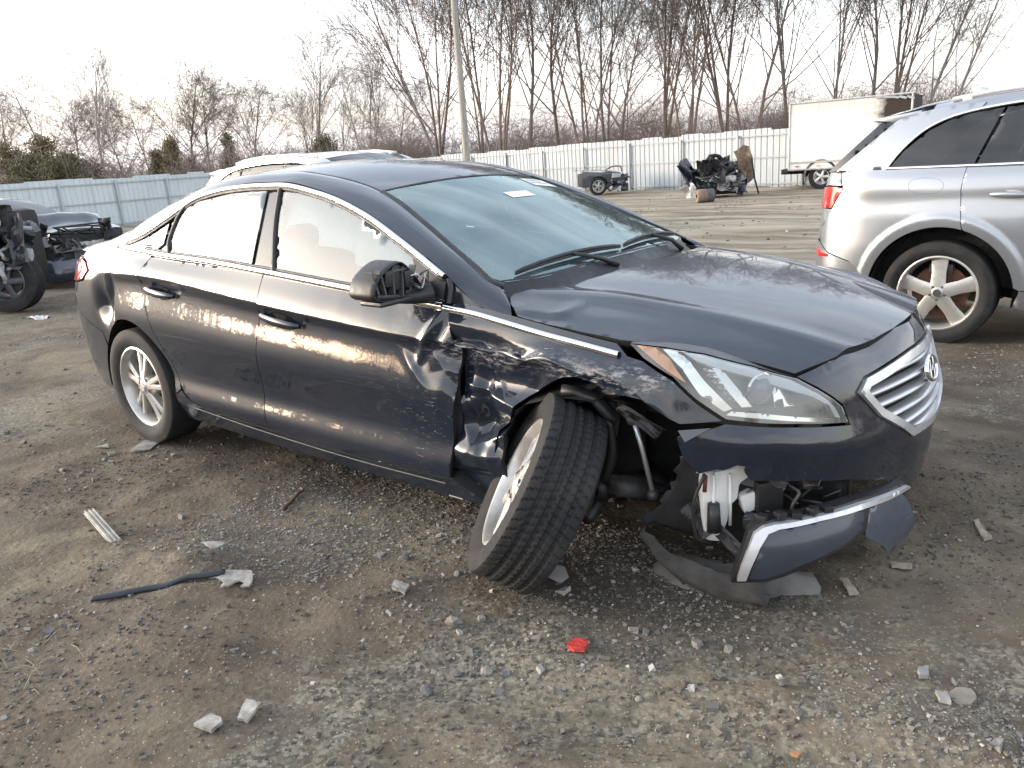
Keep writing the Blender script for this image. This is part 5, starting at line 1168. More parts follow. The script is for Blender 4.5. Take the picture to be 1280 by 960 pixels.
# wheels: three upright, the near front one folded out on its broken knuckle
make_wheel(CAR, tocar((-2.805, -.808, .324)), spin=.25, tread=False, nseg=120)
make_wheel(CAR, tocar((-2.805, .808, .315)), (0, 1, 0)); make_wheel(CAR, tocar((0.02, .80, .30)), (0, 1, 0))
AX = Vector((-.678, -.529, .507)).normalized(); FWC = Vector((-.035, -.965, .326))
_w = make_wheel(CAR, tocar(FWC), TINV.to_3x3() @ AX, spin=.9, tread=True); _w['label'] = 'broken front wheel folded outward'
def pj(*p): return tocar(p)
def build_suspension():
    e = bpy.data.objects.new('front_suspension', None); link(e, CAR)
    hub = FWC - AX * .10; T3 = lambda *a: [tocar(q) for q in a]
    MB().tube(T3(hub, hub - AX * .07), [.075, .055], 16).build('hub_carrier', P_RUST, e, smooth=True, auto=50)
    kn = hub - AX * .06
    MB().tube(T3(kn, kn + Vector((.03, .06, .16)), kn + Vector((.05, .13, .26))), [.04, .035, .03], 10).build('knuckle', P_STEEL, e, smooth=True)
    MB().tube(T3(kn + Vector((.05, .13, .24)), (.10, -.58, .82)), [.030, .030], 12).build('strut', P_DASH, e, smooth=True)
    # coil spring round the strut
    a = np.linspace(0, 9 * 2 * np.pi, 160); p0 = np.array(kn) + [.06, .16, .30]; p1 = np.array([.10, -.58, .84]); d = (p1 - p0); t = a / a[-1]
    ux = np.cross(d, [0, 0, 1]); ux /= np.linalg.norm(ux); uy = np.cross(ux, d); uy /= np.linalg.norm(uy)
    P = p0 + d * t[:, None] + (ux * np.cos(a)[:, None] + uy * np.sin(a)[:, None]) * .062
    MB().tube([tocar(q) for q in P], .007, 6).build('coil_spring', P_BLKPL, e, smooth=True)
    MB().tube(T3((.14, -.74, .30), (.16, -.60, .24), (.12, -.42, .23)), [.035, .045, .05], 10, sx=1.6).build('control_arm', P_STEEL, e, smooth=True)
    MB().tube(T3(kn + Vector((.0, .05, -.05)), (.05, -.60, .25)), .022, 8).build('drive_shaft', P_BLKPL, e, smooth=True)
    MB().lathe([(.02, -.06), (.05, -.05), (.042, -.03), (.055, -.01), (.045, .01), (.06, .03), (.03, .05)], 16, c=tocar((.06, -.70, .27)), ax='y').build('boot', P_BLKPL, e, smooth=True)
    # stabiliser link hanging free, with its ball joints
    A = Vector((.235, -.775, .565)); B = Vector((.285, -.745, .30))
    MB().tube(T3(A, A * .6 + B * .4 + Vector((.004, 0, .0)), B), .0085, 8).build('stabiliser_link', P_SATIN, e, smooth=True)
    for q in (A, B): MB().lathe([(.001, -.022), (.016, -.018), (.021, 0), (.016, .018), (.001, .022)], 14, c=tocar(q)).build('ball_joint', P_STEEL, e, smooth=True)
    MB().tube(T3(A, A + Vector((-.06, .03, .02)), A + Vector((-.12, .10, .05))), [.016, .02, .02], 8).build('strut_bracket', P_STEEL, e, smooth=True)
    MB().tube(T3(B, B + Vector((.02, .10, -.01)), B + Vector((-.2, .2, .0))), .013, 8).build('stabiliser_bar', P_BLKPL, e, smooth=True)
    # bent bracket over the tyre
    P = [(.02, -.86, .66), (.06, -.84, .655), (.12, -.82, .635), (.16, -.80, .58), (.19, -.79, .56)]
    MB().tube(T3(*P), [.018, .016, .02, .022, .015], 8, sx=1.7).build('liner_bracket', P_BLKPL, e, smooth=True)
    MB().tube(T3(*[tuple(q) for q in curve3([(.16, -.80, .56), (.17, -.80, .45), (.15, -.80, .38), (.12, -.78, .33)], 12)]), .016, 8).build('brake_hose', P_BLKPL, e, smooth=True)
    # crossmember and rail seen through the open arch
    MB().box(tocar((.35, -.42, .30)), (.9, .12, .14)).build('subframe', P_DARK, e, bevel=.02); MB().box(tocar((.38, -.48, .56)), (.75, .09, .13)).build('frame_rail', P_DASH, e, bevel=.02)
build_suspension()
def sheet(name, grid, mat, parent, thick=.004, sub=2, jitter=.0, seed=0, rag=.007):
    """free sheet from a coarse grid of points, smoothed and thickened"""
    g = np.array(grid, float); r, c = g.shape[:2]; n1, n2 = (r - 1) * 5 + 1, (c - 1) * 5 + 1
    a = np.stack([np.stack([pchip(np.arange(c), g[i, :, k], np.linspace(0, c - 1, n2)) for k in range(3)], -1) for i in range(r)])
    b = np.stack([np.stack([pchip(np.arange(r), a[:, j, k], np.linspace(0, r - 1, n1)) for k in range(3)], -1) for j in range(n2)], 1)
    if jitter:
        rg = np.random.default_rng(seed); b = b + rg.normal(0, jitter, b.shape)
        for ed in ((0, slice(None)), (-1, slice(None)), (slice(None), 0), (slice(None), -1)): b[ed] += rg.normal(0, rag, b[ed].shape) * [1, 1, .4]
    return loft(name, b, mat, parent, thick=thick)
def build_wreckage():
    E = lambda e: (lambda s, z: SP(s, z, e))
    # fog-lamp bezel hanging off the corner: carrier, blade and insert
    bz = bpy.data.objects.new('fog_lamp_bezel', None); link(bz, CAR); bz['label'] = 'torn fog lamp bezel with silver blade hanging at the corner'
    out = [(.950, .163), (.915, .285), (.900, .352), (.87, .378), (.833, .390), (.70, .398), (.542, .400), (.40, .388), (.255, .372), (.230, .342), (.36, .345), (.494, .345), (.519, .276), (.60, .250), (.702, .227), (.80, .195), (.864, .172)]
    hang = lambda s, z, P, N: P + N * (.030 + .10 * np.clip((.40 - z) / .22, 0, 1) * np.clip((s - .2) / .4, 0, 1))[:, None] + np.array([0, 0, .085]) * (np.clip((.40 - z) / .22, 0, 1) * np.clip((s - .2) / .4, 0, 1))[:, None]
    panel('bezel_frame', out, SP, P_BLKPL, bz, .02, flip=(1, -1, 0), disp=hang, depth=.035)
    ins = [(.905, .190), (.868, .300), (.845, .352), (.70, .362), (.56, .362), (.525, .350), (.548, .290), (.62, .262), (.702, .240), (.80, .210), (.864, .188)]
    pi = simple('blue_grey_plastic', (.028, .036, .050), .36, coat=.5, var=.15, scale=3)
    panel('bezel_insert', ins, E(.006), pi, bz, .02, flip=(1, -1, 0), disp=lambda s, z, P, N: hang(s, z, P, N) - N * .0, depth=.01)
    bl = [(.935, .182), (.905, .285), (.888, .345), (.862, .370), (.833, .379), (.70, .388), (.542, .389), (.40, .377), (.262, .364), (.248, .350), (.40, .355), (.53, .364), (.70, .366), (.820, .356), (.848, .342), (.872, .290), (.908, .185)]
    panel('silver_blade', bl, E(.014), P_SATIN, bz, .014, flip=(1, -1, 0), disp=hang, depth=.018)
    for k in range(5):
        s, z = .86 - .05 * k, .395 + .006 * (k % 2); p = SP(np.array([s]), np.array([z]), .03)[0]; MB().box(p, (.03, .03, .022), Matrix.Rotation(k, 3, 'Z')).build('clip_tab', P_BLKPL, bz, bevel=.004)
    # lower valance piece beyond the bezel
    val_hang = lambda s, z, P, N: P + N * (.09 * np.clip((.34 - z) / .16, 0, 1))[:, None]
    val = [(.501, .270), (.478, .340), (.36, .338), (.262, .335), (.205, .26), (.188, .195), (.26, .178), (.335, .185)]
    panel('lower_valance', val, E(.02), simple('blue_grey_valance', (.06, .075, .10), .32, coat=.6, var=.15), CAR, .025, flip=(1, -1, 0), depth=.02, disp=val_hang)
    # washer bottle: moulded white tank with neck, ribs and pump, behind the torn corner
    wb = bpy.data.objects.new('washer_bottle', None); link(wb, CAR); wb.location = (.515, -.760, .415)
    R = Matrix.Rotation(math.radians(38), 3, 'Z')
    MB().prism([(-.065, .09), (-.058, -.02), (-.05, -.135), (.0, -.145), (.022, -.07), (.03, -.02), (.05, .0), (.055, .05), (.09, .075), (.07, .115), (.02, .10)], .07, R @ Matrix.Rotation(math.radians(90), 3, 'X')).build('tank', P_WHITEPL, wb, bevel=.016)
    MB().prism([(.05, .01), (.15, .035), (.165, -.015), (.07, -.055)], .07, R @ Matrix.Rotation(math.radians(90), 3, 'X')).build('tank_lobe', P_WHITEPL, wb, bevel=.014)
    for k in (-.03, .02): MB().tube([R @ Vector((k, -.046, .09)), R @ Vector((k + .004, -.046, -.08))], .005, 6).build('tank_rib', P_WHITEPL, wb, smooth=True)
    MB().tube([R @ Vector((-.03, -.055, .0)), R @ Vector((-.028, -.06, -.09))], [.018, .022], 12).build('pump', P_BLKPL, wb, smooth=True)
    MB().tube([R @ Vector((-.055, -.05, .09)), R @ Vector((-.058, -.055, .04))], .007, 8).build('level_sensor', simple('dull_red_plastic', (.13, .035, .03), .6), wb, smooth=True)
    MB().tube(curve3([R @ Vector((-.06, -.06, .10)), R @ Vector((-.095, -.07, .0)), R @ Vector((-.085, -.07, -.10)), R @ Vector((-.04, -.06, -.13))], 16), .0055, 6).build('washer_hose', P_BLKPL, wb, smooth=True)
    # liner flap and dusty undertray dragged on the ground
    g1 = [[(.44, -.865, .565), (.40, -.83, .47), (.33, -.80, .36), (.25, -.775, .262)], [(.50, -.80, .54), (.47, -.77, .44), (.41, -.745, .33), (.34, -.72, .235)], [(.56, -.72, .50), (.55, -.70, .40), (.52, -.68, .30), (.46, -.66, .21)], [(.62, -.62, .46), (.63, -.60, .36), (.62, -.58, .27), (.60, -.57, .19)]]
    sheet('splash_liner', g1, simple('scuffed_liner', (.035, .035, .037), .6, var=.5, scale=5), CAR, .004, jitter=.0012, seed=1)
    g2 = [[(.255, -.785, .245), (.36, -.78, .185), (.50, -.77, .165), (.66, -.74, .15)], [(.262, -.775, .19), (.37, -.79, .125), (.52, -.79, .10), (.68, -.76, .09)], [(.30, -.74, .14), (.40, -.76, .075), (.54, -.76, .05), (.69, -.71, .05)]]
    sheet('splash_liner', g2, simple('dirty_liner', (.065, .062, .058), .8, var=.6, scale=7, bump=.4, bscale=60, bdist=.004), CAR, .005, jitter=.0015, seed=2)
    g3 = [[(.275, -.70, .115), (.40, -.69, .135), (.55, -.66, .14), (.76, -.56, .12)], [(.28, -.745, .062), (.42, -.775, .070), (.60, -.745, .072), (.80, -.62, .06)], [(.35, -.80, .034), (.47, -.84, .040), (.64, -.80, .038), (.83, -.655, .03)], [(.41, -.825, .026), (.51, -.87, .028), (.66, -.83, .022), (.82, -.70, .02)]]
    sheet('undertray', g3, simple('dusty_undertray', (.15, .142, .132), .85, var=.5, scale=6, bump=.4, bscale=50, bdist=.004), CAR, .006, jitter=.0015, seed=3)
    # crash-bar foam, wiring and brackets behind the corner
    MB().box((.66, -.45, .46), (.10, .66, .15), Matrix.Rotation(math.radians(-28), 3, 'Z')).build('crash_bar', P_DARK, CAR, bevel=.02)
    MB().box((.60, -.66, .42), (.14, .09, .10), Matrix.Rotation(math.radians(-35), 3, 'Z')).build('lamp_bracket', P_BLKPL, CAR, bevel=.01)
    rng = random.Random(5)
    for k in range(7):
        p = Vector((.58 + .03 * k, -.74 + .035 * k, .40 + rng.uniform(-.03, .05))); P = [p]
        for j in range(4): p = p + Vector((rng.uniform(-.03, .06), rng.uniform(-.03, .05), rng.uniform(-.05, .03))); P.append(p)
        MB().tube(curve3(P, 14), .004 + .002 * (k % 2), 5).build('wire', (P_BLKPL, P_STEEL)[k % 3 == 0], CAR, smooth=True)
    rg2 = np.random.default_rng(41)
    for k, (c_, sz, mt) in enumerate((((.30, -.86, .66), (.16, .05), P_BLKPL), ((.47, -.80, .34), (.08, .12), P_BLKPL), ((.56, -.80, .30), (.14, .05), P_BLKPL), ((.66, -.76, .36), (.12, .06), P_BLKPL), ((.10, -.80, .70), (.20, .06), P_BLKPL), ((.62, -.70, .47), (.16, .05), P_DASH), ((.72, -.62, .45), (.14, .04), P_BLKPL))):
        u = np.linspace(-.5, .5, 9); U, W = np.meshgrid(u, u, indexing='ij'); fa = Facets(700 + k, (-.5, -.5), (.5, .5), 14, .3)
        q = np.stack([U * sz[0] * (1 + .5 * fa(W.ravel(), U.ravel()).reshape(U.shape)), fa(U.ravel(), W.ravel()).reshape(U.shape) * max(sz) * .8, W * sz[1] * (1 + .8 * fa(W.ravel() * .7, U.ravel()).reshape(U.shape))], -1) @ np.array(Matrix.Rotation(rg2.uniform(-.8, .8), 3, 'Y') @ Matrix.Rotation(rg2.uniform(-.6, .6), 3, 'Z')).T + np.array(c_)
        loft('torn_scrap', q, mt, CAR, thick=.003, smooth=False)
    # shards of bumper edge by the headlight
    MB().prism([(0, 0), (.10, .025), (.03, -.03)], .004, Matrix.Rotation(math.radians(60), 3, 'X'), c=(.44, -.89, .655)).build('torn_edge', P_SCUFF, CAR)
    MB().prism([(0, 0), (.03, .09), (.06, .01)], .004, Matrix.Rotation(math.radians(80), 3, 'X'), c=(.475, -.84, .51)).build('torn_edge', simple('torn_blue_edge', (.16, .19, .24), .4), CAR)
build_wreckage()
# ------------------------------------------------------------ SUVs
V_PLAN = [(3.98, 0), (3.95, -.4), (3.85, -.7), (3.65, -.88), (3.3, -.95), (2.6, -.975), (1.5, -.985), (.5, -.985), (-.3, -.975), (-.66, -.935), (-.86, -.85), (-.98, -.62), (-1.03, -.3), (-1.04, 0)]
V_ST = [(3.98, 0), (3.65, -.88), (2.6, -.975), (.5, -.985), (-.5, -.955), (-.9, -.80), (-1.03, -.2)]
_zl = [.26, .34, .52, .72, .90, 1.03, 1.10, 1.16, 1.25, 1.34]
V_Z = [[.22, .30, .45, .60, .72, .82, .90, .96, 1.02, 1.10], [.24, .32, .48, .64, .78, .90, .98, 1.03, 1.08, 1.15], _zl, _zl, _zl, _zl, _zl]
V_D = [[.06, .03, .01, .0, .01, .03, .06, .09, .14, .25], [.05, .03, .015, .0, .006, .02, .03, .05, .09, .15], [.06, .03, .018, .008, .0, .008, .004, .012, .055, .09], [.06, .03, .018, .008, .0, .008, .004, .012, .052, .085], [.06, .03, .012, .0, .0, .008, .006, .014, .055, .09], [.05, .02, .0, .012, .028, .04, .05, .06, .09, .13], [.05, .015, .0, .02, .04, .05, .06, .075, .11, .16]]
VK = Skin(V_PLAN, V_ST, V_Z, V_D)
def build_suv(loc, rz, label, pnt, sc=1.0, group=None, detail=True, name='parked_suv'):
    root = empty(name, loc, rz); root.scale = (sc, sc, sc); tag(root, label, 'SUV', group)
    X = lambda x: VK.s_of(x)
    def VP(s, z, e=0): return VK.P(s, z, e)
    S = lambda l: [(X(x), z) for x, z in l]
    def arch(cx, r, z0, a0, a1, n=26): return [(X(cx) + r * math.cos(a), z0 + r * math.sin(a)) for a in np.radians(np.linspace(a0, a1, n))]
    def flare(s, z, P, N):
        o = np.zeros(len(s))
        for cx in (0.0, 2.99):
            d = np.hypot(s - X(cx), z - .37); o = np.maximum(o, .012 * np.clip((.565 - d) / .018, 0, 1) * (d > .3)); o = o + .02 * np.exp(-((d - .50) / .22) ** 2)
        return P + N * o[:, None]
    res = .02 if detail else .04
    for m in (False, True):
        r = res if not m else .05
        ar = arch(0, .475, .37, 186, -6)
        q = S([(.12, 1.245), (.105, 1.10), (.115, .95), (.14, .85)]) + [(X(0) - .475 * math.cos(a), .37 + .475 * math.sin(a)) for a in np.radians(np.linspace(118, 182, 10))][:0]
        ar2 = [(X(0) + .475 * math.cos(a), .37 + .475 * math.sin(a)) for a in np.radians(np.linspace(107, 8, 22))]      # over the wheel towards the back
        q = S([(.12, 1.245), (.105, 1.10), (.115, .95), (.135, .84)]) + ar2 + S([(-.50, .47), (-.62, .585), (-.80, .64), (-.90, .72)]) + S([(-.91, .77), (-.80, .97), (-.71, 1.13), (-.76, 1.235)]) + [(s, 1.248) for s in np.linspace(X(-.7), X(.1), 12)]
        qp = panel('quarter_panel', q, VP, pnt, root, r, disp=flare, mirror=m)
        if not m:
            fl = smooth_poly([(X(a), b) for a, b in [(-.228, 1.188), (.0, 1.174), (-.005, 1.068), (-.236, 1.080)]], 3); cc = fl.mean(0)
            def fo(s, z): d_ = np.hypot(s - X(0.), z - .37); return .012 * np.clip((.565 - d_) / .018, 0, 1) * (d_ > .3) + .02 * np.exp(-((d_ - .50) / .22) ** 2)
            rows = [VP(*(cc + (fl - cc) * k).T, fo(*(cc + (fl - cc) * k).T) + e_) for k, e_ in ((1.0, .0006), (.992, .0016), (.984, .0006))]
            loft('fuel_flap_gap', rows, P_DARK, qp, closed=True)
        d = S([(.12, 1.245), (.105, 1.10), (.115, .95), (.135, .84)]) + [(X(0) + .475 * math.cos(a), .37 + .475 * math.sin(a)) for a in np.radians(np.linspace(108, 172, 12))] + S([(.50, .42), (1.22, .42), (1.25, .8), (1.24, 1.245)]) + [(s, 1.248) for s in np.linspace(X(1.2), X(.15), 10)]
        rd = panel('rear_door', d, VP, pnt, root, r, disp=flare, mirror=m)
        d = S([(1.245, 1.245), (1.255, .8), (1.225, .42), (2.38, .42), (2.42, .8), (2.40, 1.20)]) + [(s, 1.245) for s in np.linspace(X(2.3), X(1.3), 8)]
        fdr = panel('front_door', d, VP, pnt, root, .05, disp=flare, mirror=m)
        d = S([(2.405, 1.20), (2.425, .8), (2.385, .42)]) + [(X(2.99) + .475 * math.cos(a), .37 + .475 * math.sin(a)) for a in np.radians(np.linspace(176, 6, 26))] + S([(3.6, .45), (3.7, .7), (3.66, 1.0), (3.2, 1.10), (2.7, 1.17)])
        panel('front_fender', d, VP, pnt, root, .05, disp=flare, mirror=m)
        panel('sill', S([(.50, .41), (2.38, .41), (2.42, .28), (.46, .28)]), VP, pnt, root, .05, mirror=m, depth=.05)
        for hx in ((.40, 1.50)):
            t = np.linspace(0, 1, 13); ss = X(hx) + (t - .5) * -.0 + np.linspace(.12, -.12, 13); e = .015 + .03 * np.sin(np.pi * t) ** .5; w_ = .008 + .012 * np.sin(np.pi * t) ** .5
            rows = [VP(ss, 1.055 + np.cos(a) * w_ - .03 * (t - .5) * .3, e + np.sin(a) * .009) for a in np.linspace(0, 2 * np.pi, 11)]; loft('door_handle', rows, pnt, root, mirror=m)
            rows = [VP(X(hx) + .085 * k * np.cos(np.linspace(0, 6.283, 21)), 1.045 + .042 * k * np.sin(np.linspace(0, 6.283, 21)), .003) for k in (1, .6, .05)]; loft('handle_cup', rows, P_SATIN, root, mirror=m)
    # bumpers wrap round
    def WR(s, z, e=0):
        s = np.asarray(s, float); k = s > VK.L; p = VK.P(np.where(k, 2 * VK.L - s, s), z, e); p[:, 1] *= np.where(k, -1, 1); return p
    rb = [(X(-.44), .36), (X(-.47), .44), (X(-.50), .465), (X(-.62), .58), (X(-.80), .635), (X(-.90), .715), (VK.s_of(-.98, -.62), .72), (VK.L, .72)]
    panel('rear_bumper', rb + [(2 * VK.L - s, z) for s, z in rb[::-1][1:]] + [(2 * VK.L - X(-.44), .30), (VK.L, .28), (X(-.44), .30)], WR, pnt, root, .04, flip=(-1, -.4, 0), depth=.03)
    for m in (False, True):
        panel('reflector', [(X(-.80), .625), (X(-.90), .66), (VK.s_of(-.98, -.62), .665), (VK.s_of(-.98, -.62), .615), (X(-.9), .60), (X(-.80), .605)], lambda s, z: VK.P(s, z, .006), P_RED, root, .02, mirror=m, depth=.01)
        panel('tail_lamp', [(X(-.71), 1.12), (X(-.80), .975), (X(-.90), .972), (VK.s_of(-.99, -.5), .98), (VK.s_of(-.99, -.5), 1.10), (X(-.88), 1.135), (X(-.76), 1.135)], lambda s, z: VK.P(s, z, .008), P_RED, root, .02, mirror=m, depth=.02)
    tg = [(X(-.915), .725), (X(-.80), .97), (VK.s_of(-.99, -.5), .975), (VK.s_of(-.99, -.5), 1.105), (X(-.88), 1.140), (X(-.722), 1.140), (X(-.768), 1.240), (VK.L, 1.24)]
    panel('tailgate', tg + [(2 * VK.L - s, z) for s, z in tg[::-1][1:]] + [(VK.L, .725)], WR, pnt, root, .05, flip=(-1, 0, 0), gap=.004)
    # greenhouse
    def g(x, z): h = np.maximum(z - 1.25, -.04); return -(pchip([-.95, -.6, 0, 1.5, 2.3, 2.8], [.80, .885, .932, .935, .915, .86], x) - .30 * h - .22 * h * h)
    Gp = lambda x, z, e=0: np.stack([x, g(x, z) - e, z], 1)
    top = [(-.403, 1.258), (-.317, 1.38), (-.162, 1.521), (-.01, 1.588), (.155, 1.622), (.40, 1.648), (.9, 1.668), (1.4, 1.655), (1.8, 1.60), (2.2, 1.45), (2.55, 1.26)]
    tz = lambda x: pchip([a for a, b in top[2:]], [b for a, b in top[2:]], x)
    for m in (False, True):
        panel('rear_pillar', [(-.39, 1.245), (-.403, 1.262), (-.317, 1.385), (-.162, 1.526), (-.01, 1.593), (.155, 1.627), (.18, 1.66), (-.05, 1.652), (-.23, 1.628), (-.36, 1.590), (-.385, 1.575), (-.77, 1.244)], Gp, pnt, root, .03 if not m else .06, mirror=m, gap=.001)
        panel('screen_edge', [(-.384, 1.573), (-.768, 1.246), (-.835, 1.246), (-.49, 1.573)], lambda x, z: Gp(x, z, -.004), P_GLOSSBLK, root, .04, mirror=m, gap=.001)
        w1 = [(-.375, 1.264), (-.297, 1.37), (-.15, 1.498), (-.02, 1.562), (.108, 1.594), (.295, 1.615), (.16, 1.252)]
        w2 = [(.175, 1.253), (.31, 1.616), (.6, 1.632), (.9, 1.638), (1.18, 1.632), (1.20, 1.253)]
        w3 = [(1.26, 1.253), (1.24, 1.630), (1.5, 1.612), (1.8, 1.56), (2.15, 1.41), (2.40, 1.265)]
        for w_, nm in ((w1, 'quarter_window'), (w2, 'rear_door_window'), (w3, 'front_door_window')): panel(nm, w_, lambda x, z: Gp(x, z, .002), P_TINT, root, .05, mirror=m, depth=.004)
        panel('pillar_trim', [(1.195, 1.252), (1.175, 1.634), (1.245, 1.632), (1.265, 1.252)], Gp, P_GLOSSBLK, root, .06, mirror=m)
        C3 = lambda l, e=.004: [(x, float(g(np.array([x]), np.array([z]))[0]) - e, z) for x, z in l]
        trim('window_chrome', C3([(x, z - .006) for x, z in top]), .022, .010, P_CHROME, root, mirror=m); trim('belt_chrome', C3([(-.40, 1.252), (.3, 1.250), (1.2, 1.250), (2.45, 1.252)], .004), .022, .010, P_CHROME, root, mirror=m)
        # roof side
        A = np.array(C3([(x, z) for x, z in [(-.162, 1.526)] + top[3:]], 0.)); A = curve3(A, 50)
        Bx = A[:, 0]; Bc = np.stack([Bx, -np.interp(Bx, [-.2, .5, 1.8, 2.55], [.60, .66, .62, .66]), np.interp(Bx, [-.2, .2, .7, 1.3, 1.8, 2.2, 2.55], [1.672, 1.715, 1.735, 1.725, 1.668, 1.50, 1.27])], 1)
        rows = [A * (1 - t) + Bc * t + [0, -.012 * 4 * t * (1 - t), .018 * 4 * t * (1 - t)] for t in np.linspace(0, 1, 7)]; loft('roof_rail_panel', rows[::-1], pnt, root, mirror=m)
        rr = [(x, -np.interp(x, [-.1, .5, 1.7], [.62, .665, .63]) - .03, np.interp(x, [-.1, .2, .7, 1.3, 1.7], [1.69, 1.728, 1.752, 1.742, 1.697])) for x in np.linspace(-.05, 1.7, 20)]
        b = MB(); b.tube(rr, .016, 8); 
        for k in (1, 10, 18): b.box((rr[k][0], rr[k][1], rr[k][2] - .025), (.06, .03, .05))
        b.build('roof_rack_rail', P_SATIN, root, smooth=True, auto=50) if not m else mesh('roof_rack_rail', np.array(b.V) * [1, -1, 1], [f[::-1] for f in b.F], P_SATIN, root)
    ys = np.linspace(-1, 1, 17); xs = np.linspace(-.30, 1.80, 20); rows = []
    for x in xs: hw = np.interp(x, [-.3, .5, 1.8], [.60, .66, .62]); z0 = np.interp(x, [-.3, -.2, .2, .7, 1.3, 1.8], [1.655, 1.672, 1.715, 1.735, 1.725, 1.668]); rows.append([(x - .03 * (1 - y * y) * (x < .2), y * hw, z0 + .035 * (1 - y * y)) for y in ys])
    loft('roof', rows[::-1], pnt, root)
    rows = [[(x + .16 * (1 - y * y) * t, y * hw, z + .035 * (1 - y * y)) for y in ys] for x, hw, z, t in ((1.81, .62, 1.664, .2), (2.2, .645, 1.50, .6), (2.6, .68, 1.24, 1))]; loft('windshield', rows[::-1], P_TINT, root)
    rows = [[(x + .30 * (1 - y * y) * t, y * hw, z + .03 * (1 - y * y)) for y in ys] for x, hw, z, t in ((2.62, .80, 1.19, .6), (3.1, .84, 1.13, .5), (3.5, .82, 1.06, .45), (3.62, .74, .98, .4))]; loft('hood', rows[::-1], pnt, root)
    ft = [(VK.s_of(3.65, -.88), .42), (VK.s_of(3.65, -.88), .98), (0, 1.0)]; 
    def FR(s, z): s = np.asarray(s, float); p = VK.P(np.abs(s), z); p[:, 1] *= np.where(s < 0, -1, 1); return p
    sf = VK.s_of(3.65, -.88); panel('front_bumper', [(sf, .30), (sf, .98), (0, 1.0), (-sf, .98), (-sf, .30), (0, .26)], FR, pnt, root, .06, flip=(1, 0, 0))
    for m in (False, True):
        s1, s2 = VK.s_of(3.72, -.84), VK.s_of(3.93, -.5)
        hl = panel('headlight', [(s1, .97), (s1, .86), (s2 + .05, .80), (s2, .84), (s2, .92), ((s1 + s2) / 2, .97)], lambda s, z: VK.P(s, z, .006), P_CLEAR, root, .05, flip=(1, -.5, 0), mirror=m)
        panel('lamp_housing', [(s1, .965), (s1, .865), (s2 + .05, .805), (s2, .845), (s2, .915), ((s1 + s2) / 2, .965)], lambda s, z: VK.P(s, z, .003), P_DASH, hl, .05, flip=(1, -.5, 0), depth=0, mirror=m)
    panel('grille', [(.38, .94), (.42, .80), (.34, .50), (-.34, .50), (-.42, .80), (-.38, .94)], lambda s, z: FR(s, z) + np.array([.006, 0, 0]), P_BLKPL, root, .06, flip=(1, 0, 0))
    for k in range(5): trim('grille_bar', [tuple(FR(np.array([s]), np.array([.56 + .085 * k]))[0] + [.008, 0, 0]) for s in (.36, .2, 0, -.2, -.36)], .016, .012, P_SATIN, root, n=20, outv=(1, 0, 0))
    # rear screen and spoiler
    rows = []
    for t in np.linspace(0, 1, 7):
        x = -.475 - .355 * t; z = 1.577 - .333 * t; hw = -float(g(np.array([x]), np.array([z]))[0]) - .012; rows.append([(x - .10 * (1 - y * y), y * hw, z + .01) for y in ys])
    loft('rear_screen', rows, P_TINT, root)
    rows = [[(x - .06 * (1 - y * y), y * hw, z + .03 * (1 - y * y)) for y in ys] for x, hw, z in ((-.25, .62, 1.660), (-.42, .66, 1.625), (-.54, .69, 1.595), (-.545, .69, 1.580), (-.36, .70, 1.565))]; loft('roof_spoiler', rows, pnt, root)
    for m in (-1, 1): MB().prism([(-.22, .64), (-.545, .60), (-.54, .585), (-.36, .565), (-.22, .60)], .10, Matrix.Rotation(math.radians(90), 3, 'X'), c=(0, m * .73, 1.0)).build('spoiler_end', pnt, root, bevel=.015)
    MB().prism([(-.06, -.01), (.08, -.01), (.05, .03), (-.03, .05)], .03, Matrix.Rotation(math.radians(90), 3, 'X'), c=(.0, 0, 1.745)).build('roof_antenna', pnt, root, bevel=.008)
    MB().box((1.45, 0, .75), (4.4, 1.55, .75)).build('inner_mass', P_DARK, root, bevel=.1)
    for m in (-1, 1):
        for cx in (0, 2.99):
            a = np.linspace(math.radians(-10), math.radians(190), 24); rows = [np.stack([cx + .47 * f * np.cos(a), np.full(24, y * m), .37 + .47 * f * np.sin(a)], 1) for y, f in ((.955, .99), (.80, 1.0), (.62, .98), (.60, .3))]; loft('arch_liner', rows, P_DARK, root)
            make_wheel(root, (cx, m * .845, .37), (0, m, 0), R=.372, W=.265, rim=.262, spokes=5, pair=False, spin=.32, disc=P_RUST, cap=False, wide=1.35)
    return root
build_suv((.33, 4.36, -.118), math.radians(-1.0), 'silver SUV cut by the right edge of the photo, rear corner in view', P_SILVER)
P_PALE = paint('pale_silver_paint', (.58, .59, .60), .1, rough=.35, metal=.5)
build_suv((-8.35, 4.25, -.12), math.radians(0), 'pale silver SUV parked behind the sedan, only its roof and windows showing', P_PALE, 1.0, detail=False)
P_WHITE = paint('white_car_paint', (.70, .71, .71), .1, rough=.4)
build_suv((-12.2, 9.6, -.17), math.radians(8), 'white SUV farther back, a strip of roof left of the utility pole', P_WHITE, .93, detail=False)
